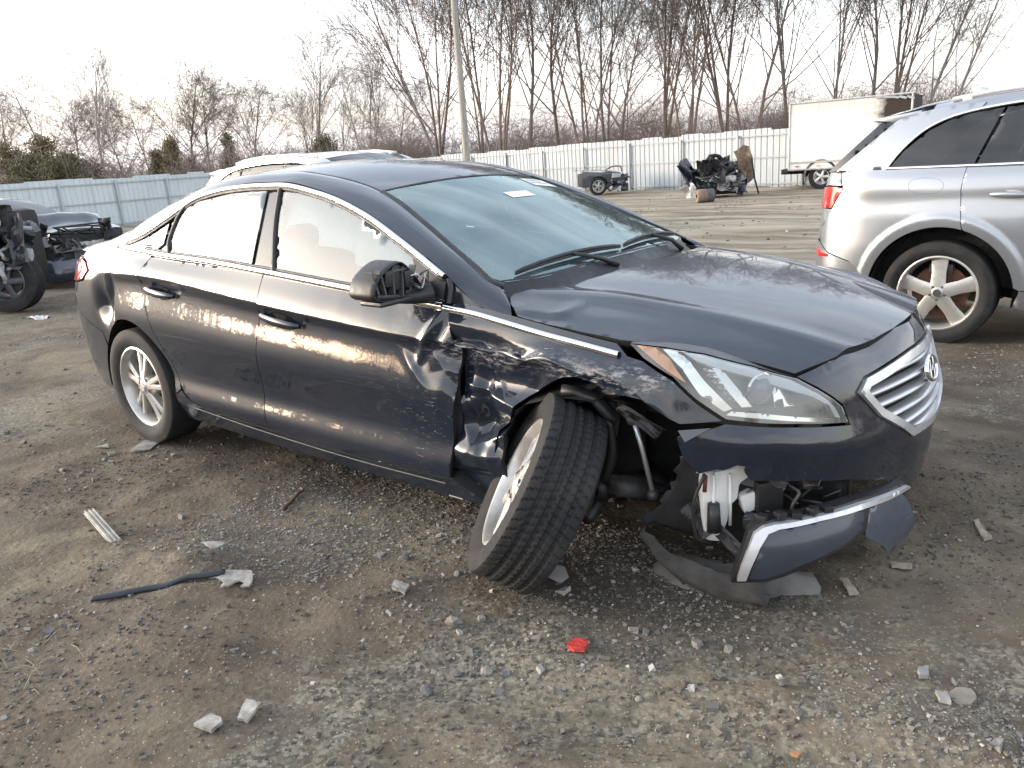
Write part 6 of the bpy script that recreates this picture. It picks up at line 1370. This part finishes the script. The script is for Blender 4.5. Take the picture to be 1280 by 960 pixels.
# ------------------------------------------------------------ box truck
def build_truck():
    x, y, z = site(986, 24.6, 215); g = float(gbase(x, y)); u = Vector((1, .10, 0)).normalized(); root = empty('box_truck', (x, y, g), math.atan2(u.y, u.x)); tag(root, 'white box truck with a scorched front edge parked by the fence', 'truck')
    # local: x forward (to the right), origin at the rear near corner
    M = Mat('white_box_panel', (.74, .73, .69), .5); sep = M.n('ShaderNodeSeparateXYZ'); lk(M.nt, M.co(), sep.inputs[0])
    n = M.noise(1.3, 6, .65); burn = M.ramp(M.math('ADD', sep.outputs[0], M.math('MULTIPLY', M.math('SUBTRACT', n, .5), 1.6)), 2.25, 2.75)
    top = M.ramp(M.math('ADD', sep.outputs[2], M.math('MULTIPLY', n, .5)), 2.35, 2.65, 0, .35)
    c = M.mix(M.ramp(M.noise(4, 5), .4, .8, 0, .25), (.76, .75, .71), (.55, .53, .48)); c = M.mix(top, c, (.25, .20, .15)); c = M.mix(burn, c, (.03, .022, .018)); M.base(c); M.rough(M.ramp(burn, 0, 1, .45, .9))
    W = 2.2; H0, H1, L = .62, 2.56, 3.35
    for k in range(4): MB().box((L * (k + .5) / 4, .0, (H0 + H1) / 2), (L / 4 - .006, .03, H1 - H0)).build('side_panel', M.m, root)
    MB().box((L / 2, W, (H0 + H1) / 2), (L, .03, H1 - H0)).build('side_panel', M.m, root); MB().box((0, W / 2, (H0 + H1) / 2), (.03, W - .04, H1 - H0 - .01)).build('rear_door', M.m, root); MB().box((L - .02, W / 2, (H0 + H1) / 2), (.03, W - .04, H1 - H0 - .01)).build('front_wall', M.m, root)
    char = simple('charred_metal', (.05, .045, .045), .8, var=.6, scale=5); 
    V = [(L * i / 12, W * j / 5, H1 + .01 - .12 * max(0, i / 12 - .6) * (1 - abs(j / 2.5 - 1)) + .02 * math.sin(i * 2.1 + j)) for i in range(13) for j in range(6)]; F = [(i * 6 + j, i * 6 + j + 1, i * 6 + 7 + j, i * 6 + 6 + j) for i in range(12) for j in range(5)]
    mesh('roof_skin', V, F, M.m, root)
    for p0, p1 in (((0, -.02, H1), (L, -.02, H1)), ((0, -.02, H0), (L, -.02, H0)), ((0, -.02, H0), (0, -.02, H1)), ((L, -.02, H0), (L, -.02, H1)), ((0, W, H1), (L, W, H1))): MB().tube([p0, p1], .03, 4).build('corner_rail', simple('rail_alloy', (.5, .5, .49), .5, .5) if 'rail_alloy' not in bpy.data.materials else bpy.data.materials['rail_alloy'], root)
    for k in range(5): MB().box((.25 + .62 * k, -.03, H0 + .10), (.09, .03, .035)).build('marker_lamp', P_RED if k == 0 else P_AMBER, root)
    MB().box((L / 2, -.03, H0 + .22), (L - .1, .03, .05)).build('rub_rail', simple('dull_rub_rail', (.40, .40, .38), .6), root); MB().box((1.75, -.03, H0 + .03), (.5, .04, .30)).build('side_locker', simple('grey_locker', (.3, .3, .29), .6), root, bevel=.01)
    # scorched cab shell ahead of the box
    b = MB(); b.box((L + .85, W / 2, 1.25), (1.5, W - .2, 1.2)); b.box((L + .6, W / 2, 1.7), (.8, W - .3, .4)); b.build('cab', char, root, bevel=.12)
    for k in range(5): MB().box((L - .85 + .2 * k, -.035, H1 - .03 - .02 * k), (.2, .05, .06), Matrix.Rotation(.1 * k, 3, 'Y')).build('burnt_rail', simple('ash_grey', (.32, .34, .36), .7) if 'ash_grey' not in bpy.data.materials else bpy.data.materials['ash_grey'], root)
    MB().box((L / 2 + .7, W / 2, .55), (L + 2.2, .9, .16)).build('chassis', P_DARK, root); MB().box((-.12, W / 2, .55), (.22, W, .10)).build('rear_bumper', P_DARK, root, bevel=.01)
    for yy, ax in ((.16, -1), (W - .16, 1)):
        for xx in (.95, L + 1.1): make_wheel(root, (xx, yy, .38), (0, ax, 0), R=.38, W=.22, rim=.22, spokes=5, pair=False, mat_rim=P_SATIN, nseg=48)
    a = np.linspace(0, math.pi, 16); loft('wheel_arch', [np.stack([.95 + r * np.cos(a), np.full(16, yy), .40 + r * np.sin(a)], 1) for r, yy in ((.44, -.03), (.50, -.03), (.50, .3), (.44, .3))], P_BLKPL, root)
build_truck()
# ------------------------------------------------------------ wrecks
WM = [simple('wreck_black', (.02, .021, .024), .4, coat=.4, var=.4), simple('wreck_grey', (.10, .105, .115), .5, .3, var=.5, scale=5), simple('wreck_bare_metal', (.34, .34, .34), .5, .7, var=.4), simple('wreck_dark_plastic', (.018, .018, .018), .7), simple('wreck_blue_black', (.02, .028, .045), .3, coat=.8), simple('wreck_tan', (.20, .14, .095), .8, var=.5, scale=6), simple('wreck_pale', (.42, .43, .44), .55, var=.3)]
def scrap(root, name, c, size, seed, mat, amp=.25, rot=None, thick=.008, n=14):
    """a crumpled sheet"""
    rg = np.random.default_rng(seed); u = np.linspace(-.5, .5, n); U, W = np.meshgrid(u, u, indexing='ij'); fa = Facets(seed, (-.5, -.5), (.5, .5), 16, amp); fb = Facets(seed + 50, (-.5, -.5), (.5, .5), 60, amp * .3)
    h = (fa(U.ravel(), W.ravel()) + fb(U.ravel(), W.ravel())).reshape(U.shape); P = np.stack([U * size[0] * (1 + .2 * fb(W.ravel(), U.ravel()).reshape(U.shape) / amp), W * size[1] * (1 + .3 * fa(W.ravel(), U.ravel()).reshape(U.shape) / amp), h * max(size)], -1)
    R = np.array((rot or Matrix.Rotation(rg.uniform(0, 6.28), 3, 'Z') @ Matrix.Rotation(rg.uniform(.4, 1.4), 3, 'X'))); P = P @ R.T + np.array(c)
    o = loft(name, P, mat, root, thick=thick, smooth=False); return o
def build_heap():
    x, y, z = site(897, 24.4, 240); g = float(gbase(x, y)); root = empty('wreck_heap', (x, y, g), math.atan2(r_.y, r_.x)); tag(root, 'heap of crushed car remains with an upright tan shard by the right fence', 'wreck')
    rg = random.Random(8)
    for i in range(46):
        a = rg.uniform(0, 6.28); h = rg.uniform(.05, 1.0); k = math.sqrt(max(.1, 1 - (h / 1.15) ** 2))
        scrap(root, 'metal_scrap', (math.cos(a) * .85 * k * rg.uniform(.6, 1), math.sin(a) * .5 * k, .12 + h * .95), (rg.uniform(.3, .75), rg.uniform(.25, .6)), 200 + i, WM[rg.choice((0, 0, 1, 3, 3, 4, 2, 6))], .35, n=9)
    scrap(root, 'upright_shard', (.82, -.1, .95), (.5, 1.1), 301, WM[5], .22, Matrix.Rotation(math.radians(82), 3, 'X') @ Matrix.Rotation(.15, 3, 'Z')); scrap(root, 'upright_shard', (-.9, -.1, .75), (.4, .9), 302, WM[4], .2, Matrix.Rotation(math.radians(80), 3, 'X') @ Matrix.Rotation(.5, 3, 'Z'))
    b = MB(); b.lathe([(.22, -.09), (.28, -.1), (.31, 0), (.28, .1), (.22, .09), (.20, 0)], 20, c=(-.15, -.2, .98)); b.build('bent_tyre', P_RUBBER, root, smooth=True)
    b = MB(); b.box((0, .1, .32), (1.1, .6, .5)); b.build('core', WM[3], root, bevel=.12)
    for k in range(9): MB().tube(curve3([(rg.uniform(-.8, .8), -.3 + rg.uniform(-.2, .2), rg.uniform(.3, .8)) for _ in range(4)], 12), .02, 5).build('bent_tube', WM[rg.choice((1, 2, 3))], root, smooth=True)
    MB().tube([(1.0, -.1, 1.1), (1.08, -.15, .5), (1.2, -.2, .02)], .025, 6).build('bent_tube', WM[3], root, smooth=True)
    x, y, z = site(881, 22.6, 243); t = MB().lathe([(.05, -.24), (.17, -.24), (.19, -.2), (.19, .02), (.185, .03), (.185, .24), (.05, .24)], 22, ax='x', c=(0, 0, .17)); t.M = [0 if sum(t.V[i][0] for i in f) / 4 > -.02 else 1 for f in t.F]
    o = t.build('scrap_drum', [simple('drum_grey', (.10, .095, .09), .8, var=.4), simple('drum_tan', (.20, .14, .10), .85, var=.3)], smooth=True, auto=50, loc=(x, y, float(gbase(x, y))), rot=(0, 0, math.atan2(r_.y, r_.x) + .12)); tag(o, 'short grey and tan drum lying in front of the crushed heap', 'drum')
build_heap()
def build_clip():
    x, y, z = site(722, 30.5, 240); g = float(gbase(x, y)); root = empty('front_clip', (x, y, g), math.atan2(r_.y, r_.x) + .15); tag(root, 'cut-off front half of a dark grey car before the right fence', 'wreck')
    pt = paint('grey_clip_paint', (.035, .042, .055), .2, rough=.35, metal=.2)
    # local x to the right (towards its nose), -y to the viewer
    rows = [[(xx, yy, z0 + .06 * (1 - (yy / .8) ** 2)) for yy in np.linspace(-.8, .8, 9)] for xx, z0 in ((0, .90), (.5, .90), (1.0, .86), (1.45, .78))]; loft('hood', rows[::-1], pt, root)
    fe = [(0, .90), (1.45, .78), (1.6, .62), (1.6, .5), (1.02, .45)] + [(.62 + .37 * math.cos(a), .33 + .37 * math.sin(a)) for a in np.radians(np.linspace(18, 178, 16))] + [(.05, .30), (0, .3)]
    panel('fender', fe, lambda s, z_: np.stack([s, -.80 - .03 * np.sin(z_ * 3) + 0 * s, z_], 1), pt, root, .08); make_wheel(root, (.62, -.72, .33), nseg=48)
    b = MB(); b.box((.8, 0, .55), (1.3, 1.2, .5)); b.build('engine_mass', WM[3], root, bevel=.05)
    for k in range(4): MB().box((1.56, -.1, .42 + .1 * k), (.05, 1.35, .035)).build('grille_bar', WM[(1, 2, 3, 1)[k]], root)
    MB().prism([(-.2, -.08), (.15, -.06), (.18, .06), (-.15, .09)], .04, Matrix.Rotation(math.radians(90), 3, 'X'), c=(1.32, -.83, .68)).build('headlight', WM[6], root, bevel=.01)
    for k in range(14): scrap(root, 'metal_scrap', (1.0 + .055 * k, -.85 + .1 * (k % 5), .25 + .13 * (k % 5)), (.42, .3), 400 + k, WM[(3, 1, 2, 3, 0, 6)[k % 6]], .3, n=8)
    MB().tube(curve3([(1.0, -.5, .9), (1.3, -.6, 1.02), (1.55, -.6, 1.0), (1.6, -.6, .8)], 14), .022, 6).build('bent_tube', WM[3], root, smooth=True)
build_clip()
def build_crashed_sedan():
    # dark car with the folded bonnet, its nose to the right
    x, y, z = site(118, 12.9, 335); root = empty('crashed_car', (x, y, float(gbase(x, y))), math.atan2(r_.y, r_.x) - math.radians(26)); tag(root, 'dark car with folded hood and torn nose before the left fence', 'car')
    pt = paint('dark_blue_grey_paint', (.03, .034, .042), .25, rough=.3, metal=.2)
    # local: nose at x=0, body towards -x ; near side y<0
    def hoodz(xx, yy): return 1.02 + .13 * np.exp(-((xx + .75) / .16) ** 2) - .16 * np.clip((xx + .75) / .75, 0, 1) - .08 * (yy / .8) ** 2 - .06 * np.clip((-1.0 - xx) / .5, 0, 1)
    fa = Facets(61, (-1.5, -.9), (0.1, .9), 50, .05)
    xs = np.linspace(-1.45, -.12, 24); ys = np.linspace(-.80, .80, 22); U, W = np.meshgrid(xs, ys, indexing='ij'); Z = hoodz(U, W) + fa(U.ravel(), W.ravel()).reshape(U.shape); loft('hood', np.stack([U, W, Z], -1)[::-1], pt, root, thick=.01)
    fe = [(-1.5, 1.0), (-.9, .98), (-.3, .86), (-.1, .72), (-.12, .60), (-.45, .60)] + [(-.85 + .38 * math.cos(a), .33 + .38 * math.sin(a)) for a in np.radians(np.linspace(40, 178, 14))] + [(-1.5, .28)]
    panel('front_fender', fe, lambda s, z_: np.stack([s, -.86 + .02 * np.sin(s * 9) + .0 * z_, z_], 1), pt, root, .05, disp=lambda a, b, P, N: P + N * (Facets(62, (-1.6, .2), (0, 1.1), 40, .05)(a, b))[:, None])
    panel('front_door', [(-1.52, .28), (-1.52, 1.0), (-2.7, 1.03), (-2.7, .28)], lambda s, z_: np.stack([s, -.88 + .1 * (z_ - .65) ** 2, z_], 1), pt, root, .1)
    panel('rear_door', [(-2.72, .28), (-2.72, 1.03), (-3.7, 1.05), (-3.7, .4)], lambda s, z_: np.stack([s, -.88 + .1 * (z_ - .65) ** 2, z_], 1), pt, root, .1)
    rows = [[(a, y_ * hw, z_ + .05 * (1 - y_ * y_)) for y_ in np.linspace(-1, 1, 11)] for a, hw, z_ in ((-1.42, .70, 1.02), (-1.9, .64, 1.26), (-2.2, .60, 1.36))]; loft('windshield', rows, P_TINT, root)
    rows = [[(a, y_ * hw, z_ + .05 * (1 - y_ * y_)) for y_ in np.linspace(-1, 1, 11)] for a, hw, z_ in ((-2.2, .60, 1.365), (-2.7, .60, 1.42), (-3.2, .58, 1.40), (-3.6, .56, 1.30))]; loft('roof', rows, P_PALE, root)
    for yy, sg in ((-.80, 1), (.80, -1)): loft('side_window', [[(-1.5, yy * 1.05, 1.0), (-2.7, yy * 1.06, 1.03), (-3.6, yy * 1.05, 1.05)], [(-2.15, yy * .78, 1.35), (-2.7, yy * .77, 1.40), (-3.5, yy * .76, 1.31)]], P_TINT, root)
    b = MB(); b.box((-.5, 0, .55), (.9, 1.4, .55)); b.box((-2.3, 0, .5), (2.8, 1.6, .5)); b.build('inner_mass', WM[3], root, bevel=.05)
    # bare nose: radiator frame, beam, lamp tub, hanging bumper
    MB().box((-.02, 0, .62), (.12, 1.25, .13)).build('crash_beam', WM[2], root, bevel=.02); MB().box((-.10, 0, .78), (.06, 1.4, .06)).build('radiator_frame', WM[3], root)
    for k, yy in enumerate((-.5, -.1, .3)): MB().box((-.06, yy, .50), (.05, .34, .36)).build('radiator_panel', WM[(3, 1, 3)[k]], root, bevel=.01)
    MB().box((-.15, -.60, .74), (.22, .30, .16), Matrix.Rotation(.3, 3, 'Z')).build('headlight', WM[6], root, bevel=.03); MB().lathe([(.001, -.03), (.06, -.02), (.07, .02)], 16, c=(.0, -.55, .72), ax='x').build('lamp_bowl', WM[3], root, smooth=True)
    g_ = [[(-.45, -.93, .55), (-.1, -.93, .50), (.18, -.75, .47), (.25, -.2, .45), (.22, .5, .45)], [(-.45, -.95, .36), (-.08, -.96, .30), (.24, -.78, .26), (.30, -.2, .25), (.26, .5, .25)], [(-.42, -.92, .22), (-.06, -.93, .16), (.22, -.75, .13), (.26, -.2, .13), (.22, .5, .13)]]
    sheet('front_bumper', g_, WM[4], root, .01)
    rg = random.Random(17)
    for k in range(12): scrap(root, 'metal_scrap', (rg.uniform(-.25, .15), rg.uniform(-.8, .7), rg.uniform(.45, .92)), (rg.uniform(.15, .35), rg.uniform(.12, .3)), 500 + k, WM[rg.choice((3, 3, 1, 2, 0))], .3, n=8)
    for k in range(6): MB().tube(curve3([(rg.uniform(-.3, .15), rg.uniform(-.8, .6), rg.uniform(.5, .95)) for _ in range(4)], 10), .014, 5).build('bent_tube', WM[3], root, smooth=True)
    make_wheel(root, (-.85, -.76, .33), nseg=48)
build_crashed_sedan()
def build_wrecked_pickup():
    x, y, z = site(14, 9.9, 378); root = empty('wrecked_pickup', (x, y, float(gbase(x, y))), math.atan2(r_.y, r_.x) - math.radians(14)); tag(root, 'mangled vehicle front with a large black wheel at the left edge', 'wreck')
    # local: x to the right in the picture, -y to the viewer; wheel at the origin
    make_wheel(root, (.10, -.05, .37), (.35, -.93, .05), R=.375, W=.27, rim=.225, spokes=5, pair=False, tread=True, nseg=180, mat_rim=WM[1])
    b = MB(); b.box((-1.5, .5, .75), (2.2, 1.3, .9)); b.build('engine_mass', WM[3], root, bevel=.1); b = MB(); b.box((-2.6, .5, 1.1), (1.4, 1.6, 1.5)); b.build('cab', WM[1], root, bevel=.15)
    rg = random.Random(23)
    for k in range(22): scrap(root, 'metal_scrap', (rg.uniform(-.75, .25), rg.uniform(-.35, .35), rg.uniform(.45, 1.12)), (rg.uniform(.22, .5), rg.uniform(.2, .4)), 600 + k, WM[rg.choice((0, 3, 3, 1, 2, 6, 0))], .32, n=10)
    # torn fender hanging over the wheel, bright bent strips
    scrap(root, 'torn_fender', (.42, -.15, .86), (.30, .62), 650, WM[0], .2, Matrix.Rotation(math.radians(75), 3, 'X') @ Matrix.Rotation(.2, 3, 'Z')); scrap(root, 'torn_fender', (-.1, -.25, 1.02), (.7, .34), 651, WM[6], .25, Matrix.Rotation(math.radians(40), 3, 'X'))
    scrap(root, 'torn_liner', (-.08, -.35, .52), (.55, .45), 652, WM[6], .3, Matrix.Rotation(math.radians(60), 3, 'X'))
    for k in range(9): MB().tube(curve3([(rg.uniform(-.6, .4), rg.uniform(-.4, .2), rg.uniform(.4, 1.15)) for _ in range(4)], 12), rg.choice((.012, .02, .026)), 5).build('bent_tube', WM[rg.choice((2, 3, 6))], root, smooth=True)
    x, y, z = site(44, 9.3, 381); o = scrap(None, 'plastic_shard', (0, 0, .0), (.34, .14), 660, WM[6], .12, Matrix.Identity(3)); o.location = (x, y, float(gz(x, y)) + .03); tag(o, 'pale plastic shard lying beside the large wheel at left', 'shard')
build_wrecked_pickup()
# ------------------------------------------------------------ debris on the dirt
D_PALE = Mat('pale_grey_plastic', (.4, .4, .38), .6); D_PALE.base(D_PALE.mix(D_PALE.ramp(D_PALE.noise(28, 6, .7), .38, .66), (.33, .32, .295), (.15, .132, .11))); D_PALE = D_PALE.m; D_BEIGE = simple('dirty_trim_beige', (.33, .31, .27), .6, var=.35, scale=14, bump=.3, bscale=80)
D_BLUEBLK = simple('blue_black_rubber', (.018, .021, .03), .5, var=.4); D_REDP = Mat('broken_red_lens', (.50, .055, .05), .25, coat=.6); D_REDP.bump(D_REDP.noise(70, 4), .8, .01); D_REDP = D_REDP.m
D_WOOD = simple('dry_wood', (.27, .235, .185), .9, var=.35, scale=30); D_TWIG = simple('brown_twig', (.10, .065, .045), .85, var=.3); D_GREY = simple('grey_sliver', (.25, .245, .235), .7, var=.3); D_ORG = simple('orange_chip', (.36, .18, .09), .6)
def shard(name, pts, mat, label, cat, th=.006, lift=.002, seed=0, tilt=.0, group=None):
    """broken flat piece lying on the ground, outline in plan"""
    p = np.array(pts, float); c = p.mean(0); rg = np.random.default_rng(seed); q = dens(p - c, .02); q = q + rg.normal(0, .0018, q.shape); n = len(q)
    d = Vector((math.cos(seed), math.sin(seed))); z = gz(p[:, 0], p[:, 1]).mean() - gz(c[0], c[1]) + (q @ np.array(d)) * tilt + rg.normal(0, .001, n)
    V = [(a, b, h) for (a, b), h in zip(q, z)] + [(a * .985, b * .985, h + th) for (a, b), h in zip(q, z)]
    b = MB(); b.add(V, [tuple(range(n))[::-1], tuple(range(n, 2 * n))] + [(i, (i + 1) % n, n + (i + 1) % n, n + i) for i in range(n)])
    if area(p) < 0: b.F = [f[::-1] for f in b.F]
    o = b.build(name, mat, loc=(c[0], c[1], float(gz(c[0], c[1])) + lift)); tag(o, label, cat, group); return o
def build_debris():
    # ribbed trim strip
    a, b_ = Vector((-2.077, -1.575, 0)), Vector((-1.646, -1.662, 0)); d = b_ - a; r = empty('trim_strip', ((a + b_) / 2), math.atan2(d.y, d.x)); r.location.z = float(gz(r.location.x, r.location.y)) + .012; tag(r, 'beige ribbed trim strip lying on the dirt at left', 'trim strip')
    MB().box((0, 0, 0), (d.length, .048, .006)).build('strip_base', D_BEIGE, r, bevel=.001)
    for k in (-.016, 0, .016): MB().box((0, k, .007), (d.length * .99, .006, .009)).build('strip_rib', D_BEIGE, r, bevel=.001)
    P = [(-1.235, -1.945), (-1.16, -1.85), (-1.107, -1.774), (-1.03, -1.69), (-.951, -1.603)]; rows = []
    P3 = curve3([(x, y, float(gz(x, y)) + .012) for x, y in P], 40); t = np.gradient(P3, axis=0); nrm = np.stack([-t[:, 1], t[:, 0], 0 * t[:, 0]], 1); nrm /= np.linalg.norm(nrm, axis=1)[:, None]
    wv = .010 + .006 * np.sin(np.linspace(0, 9, 40)) ** 2
    for k, h in ((-1, -.006), (-.6, .006), (0, .010), (.6, .005), (1, -.006)): rows.append(P3 + nrm * (k * wv)[:, None] + [0, 0, h])
    o = loft('torn_seal', rows, D_BLUEBLK, None, thick=.003); tag(o, 'long torn blue-black rubber strip on the dirt', 'rubber strip')
    shard('plastic_plate', [(-1.03, -1.655), (-.985, -1.60), (-.93, -1.565), (-.881, -1.541), (-.83, -1.565), (-.800, -1.606), (-.825, -1.622), (-.835, -1.600), (-.862, -1.605), (-.868, -1.645), (-.885, -1.668), (-.90, -1.64), (-.95, -1.63), (-.99, -1.655)], D_PALE, 'pale broken plastic plate with a bitten edge at the end of the rubber strip', 'plate', .006, .016, 2, .05)
    shard('plastic_plate', [(-1.249, -1.517), (-1.15, -1.458), (-1.153, -1.525)], D_PALE, 'pale triangular plastic shard left of centre', 'shard', .005, .010, 3, .06)
    shard('plastic_plate', [(-2.735, -1.07), (-2.85, -.93), (-2.80, -.875), (-2.765, -.852), (-2.70, -.945), (-2.68, -.975)], D_PALE, 'flat pale shard with ragged ends just before the rear wheel', 'shard', .006, .010, 4, .03)
    shard('plastic_plate', [(-3.024, -1.114), (-3.028, -1.044), (-2.947, -1.074)], D_PALE, 'small pale shard to the left of the rear wheel', 'shard', .005, .008, 5, .05)
    shard('red_lens_piece', [(.272, -1.258), (.262, -1.214), (.285, -1.203), (.311, -1.204), (.327, -1.245), (.30, -1.256)], D_REDP, 'bright red broken lens piece on the gravel', 'lens piece', .014, .008, 6, .1)
    shard('plastic_plate', [(-.315, -2.101), (-.311, -2.053), (-.27, -2.046), (-.250, -2.055), (-.244, -2.09)], D_PALE, 'pale flat shard near the bottom edge, left of its neighbour', 'shard', .010, .008, 7, .05)
    shard('plastic_plate', [(-.250, -2.012), (-.28, -1.966), (-.232, -1.950), (-.217, -2.007)], D_PALE, 'tilted pale shard near the bottom edge, right of its neighbour', 'shard', .008, .014, 8, .25)
    shard('plastic_plate', [(-.390, -1.33), (-.415, -1.293), (-.355, -1.283), (-.334, -1.326)], D_PALE, 'small pale square chip left of the broken front wheel', 'chip', .008, .010, 9, .15)
    shard('wood_chip', [(.948, -1.300), (.955, -1.283), (.968, -1.288), (.962, -1.303)], D_ORG, 'orange chip at the bottom right of the yard', 'chip', .006, .006, 10)
    for i, (q, lb) in enumerate((([(1.091, .137), (1.105, .160), (1.168, .041), (1.148, .015)], 'narrow grey wooden sliver farthest right of the bumper'), ([(.917, -.273), (.978, -.249), (.984, -.270), (.926, -.299)], 'pale wooden sliver right of the hanging valance'),
                                 ([(.821, -.501), (.838, -.490), (.89, -.554), (.872, -.575)], 'slim pale wooden sliver in front of the torn undertray'))): shard('wood_sliver', q, D_WOOD, lb, 'wood sliver', .008, .006, 20 + i, .1)
    shard('stone_flake', [(1.12, -.845), (1.145, -.825), (1.154, -.87), (1.135, -.887)], D_GREY, 'square grey stone flake at lower right', 'stone', .012, .006, 30, .1); shard('stone_flake', [(1.180, -.918), (1.205, -.915), (1.22, -.95), (1.198, -.955)], D_GREY, 'oval grey stone flake beside the sunken pale slab', 'stone', .012, .006, 31, .1)
    shard('stone_slab', [(1.205, -.905), (1.215, -.862), (1.25, -.850), (1.268, -.88), (1.26, -.915), (1.23, -.93)], simple('tan_slab', (.22, .195, .15), .9, var=.2, scale=30), 'rounded pale slab sunk in the dirt at lower right', 'stone', .006, .000, 32)
    o = MB().tube(curve3([(x, y, float(gz(x, y)) + h) for x, y, h in ((-1.315, -1.10, .008), (-1.36, -1.02, .014), (-1.40, -.955, .016), (-1.43, -.905, .012), (-1.462, -.892, .010))], 20), [.008] * 14 + [.006] * 6, 7).build('bent_stick', D_TWIG, smooth=True); tag(o, 'thin curved brown stick before the sill of the sedan', 'stick')
    o = MB().prism([(-.05, -.02), (.03, -.03), (.05, .0), (.02, .03), (-.04, .025)], .006, Matrix.Rotation(.7, 3, 'X'), c=(0, 0, .02)).build('metal_clip', D_GREY, loc=(.01, -.935, 0), bevel=.001); tag(o, 'bent metal clip under the edge of the broken wheel', 'clip')
    # dry grass blades at the lower left
    rg = np.random.default_rng(9); segs = []
    for k in range(16):
        x, y = -1.05 + rg.normal(0, .14), -2.22 + rg.normal(0, .05); a = rg.uniform(0, 6.28); z = float(gz(x, y)); l = rg.uniform(.05, .14)
        segs.append((np.array([(x, y, z), (x + math.cos(a) * l * .5, y + math.sin(a) * l * .5, z + .018), (x + math.cos(a) * l, y + math.sin(a) * l, z + .008)]), np.array([.0016, .0013, .0006]), 3))
    V, F = tubes(segs); tag(mesh('dry_grass', V, F, simple('dry_straw', (.26, .23, .15), .9)), 'dry straw blades lying at the lower left', 'grass', kind='stuff')
    # larger loose stones, each one a thing
    r = np.random.default_rng(14); pos = []
    for (n, x0, x1, y0, y1) in ((22, -1.2, 1.5, -2.2, -1.0), (14, -3.4, -.4, -1.9, -1.0), (14, .6, 2.2, -1.2, 1.2)):
        for _ in range(n): pos.append((r.uniform(x0, x1), r.uniform(y0, y1), r.uniform(.018, .038)))
    pos += [(-.55, -1.12, .05), (-.30, -1.10, .04), (.12, -1.45, .045), (.05, -1.62, .05)]
    base = []
    for v in range(6):
        bm = bmesh.new(); bmesh.ops.create_icosphere(bm, subdivisions=2, radius=.5)
        pl = [(Vector(r.normal(0, 1, 3)).normalized(), r.uniform(.28, .42)) for _ in range(7)]
        for q in bm.verts:
            q.co *= Vector((1.0, .78, .55))
            for nn, dd in pl:
                e = q.co.dot(nn) - dd * .8
                if e > 0: q.co -= nn * e
        me = bpy.data.meshes.new('loose_stone'); bm.to_mesh(me); bm.free(); M = bpy.data.materials.get('loose_stone%d' % (v % 3)) or simple('loose_stone%d' % (v % 3), ((.17, .16, .14), (.24, .225, .195), (.12, .118, .115))[v % 3], .9, var=.3, scale=5, bump=.4, bscale=14, bdist=.05); me.materials.append(M); base.append(me)
    for i, (x, y, s) in enumerate(pos):
        o = bpy.data.objects.new('loose_stone', base[i % 6]); link(o); o.location = (x, y, float(gz(x, y)) + s * .12); o.scale = (s, s, s); o.rotation_euler = (r.uniform(-.3, .3), r.uniform(-.3, .3), r.uniform(0, 6.28)); k_ = 0 if i < 22 else (1 if i < 36 else (2 if i < 50 else 3)); tag(o, ('small loose stone on the gravel in front of the sedan', 'small loose stone on the mud beside the rear half of the sedan', 'small loose stone on the ground right of the torn bumper', 'larger loose stone near the broken front wheel')[k_], 'stone', ('loose stones on the foreground gravel', 'loose stones on the mud at left', 'loose stones right of the bumper', 'larger stones by the broken wheel')[k_])
build_debris()
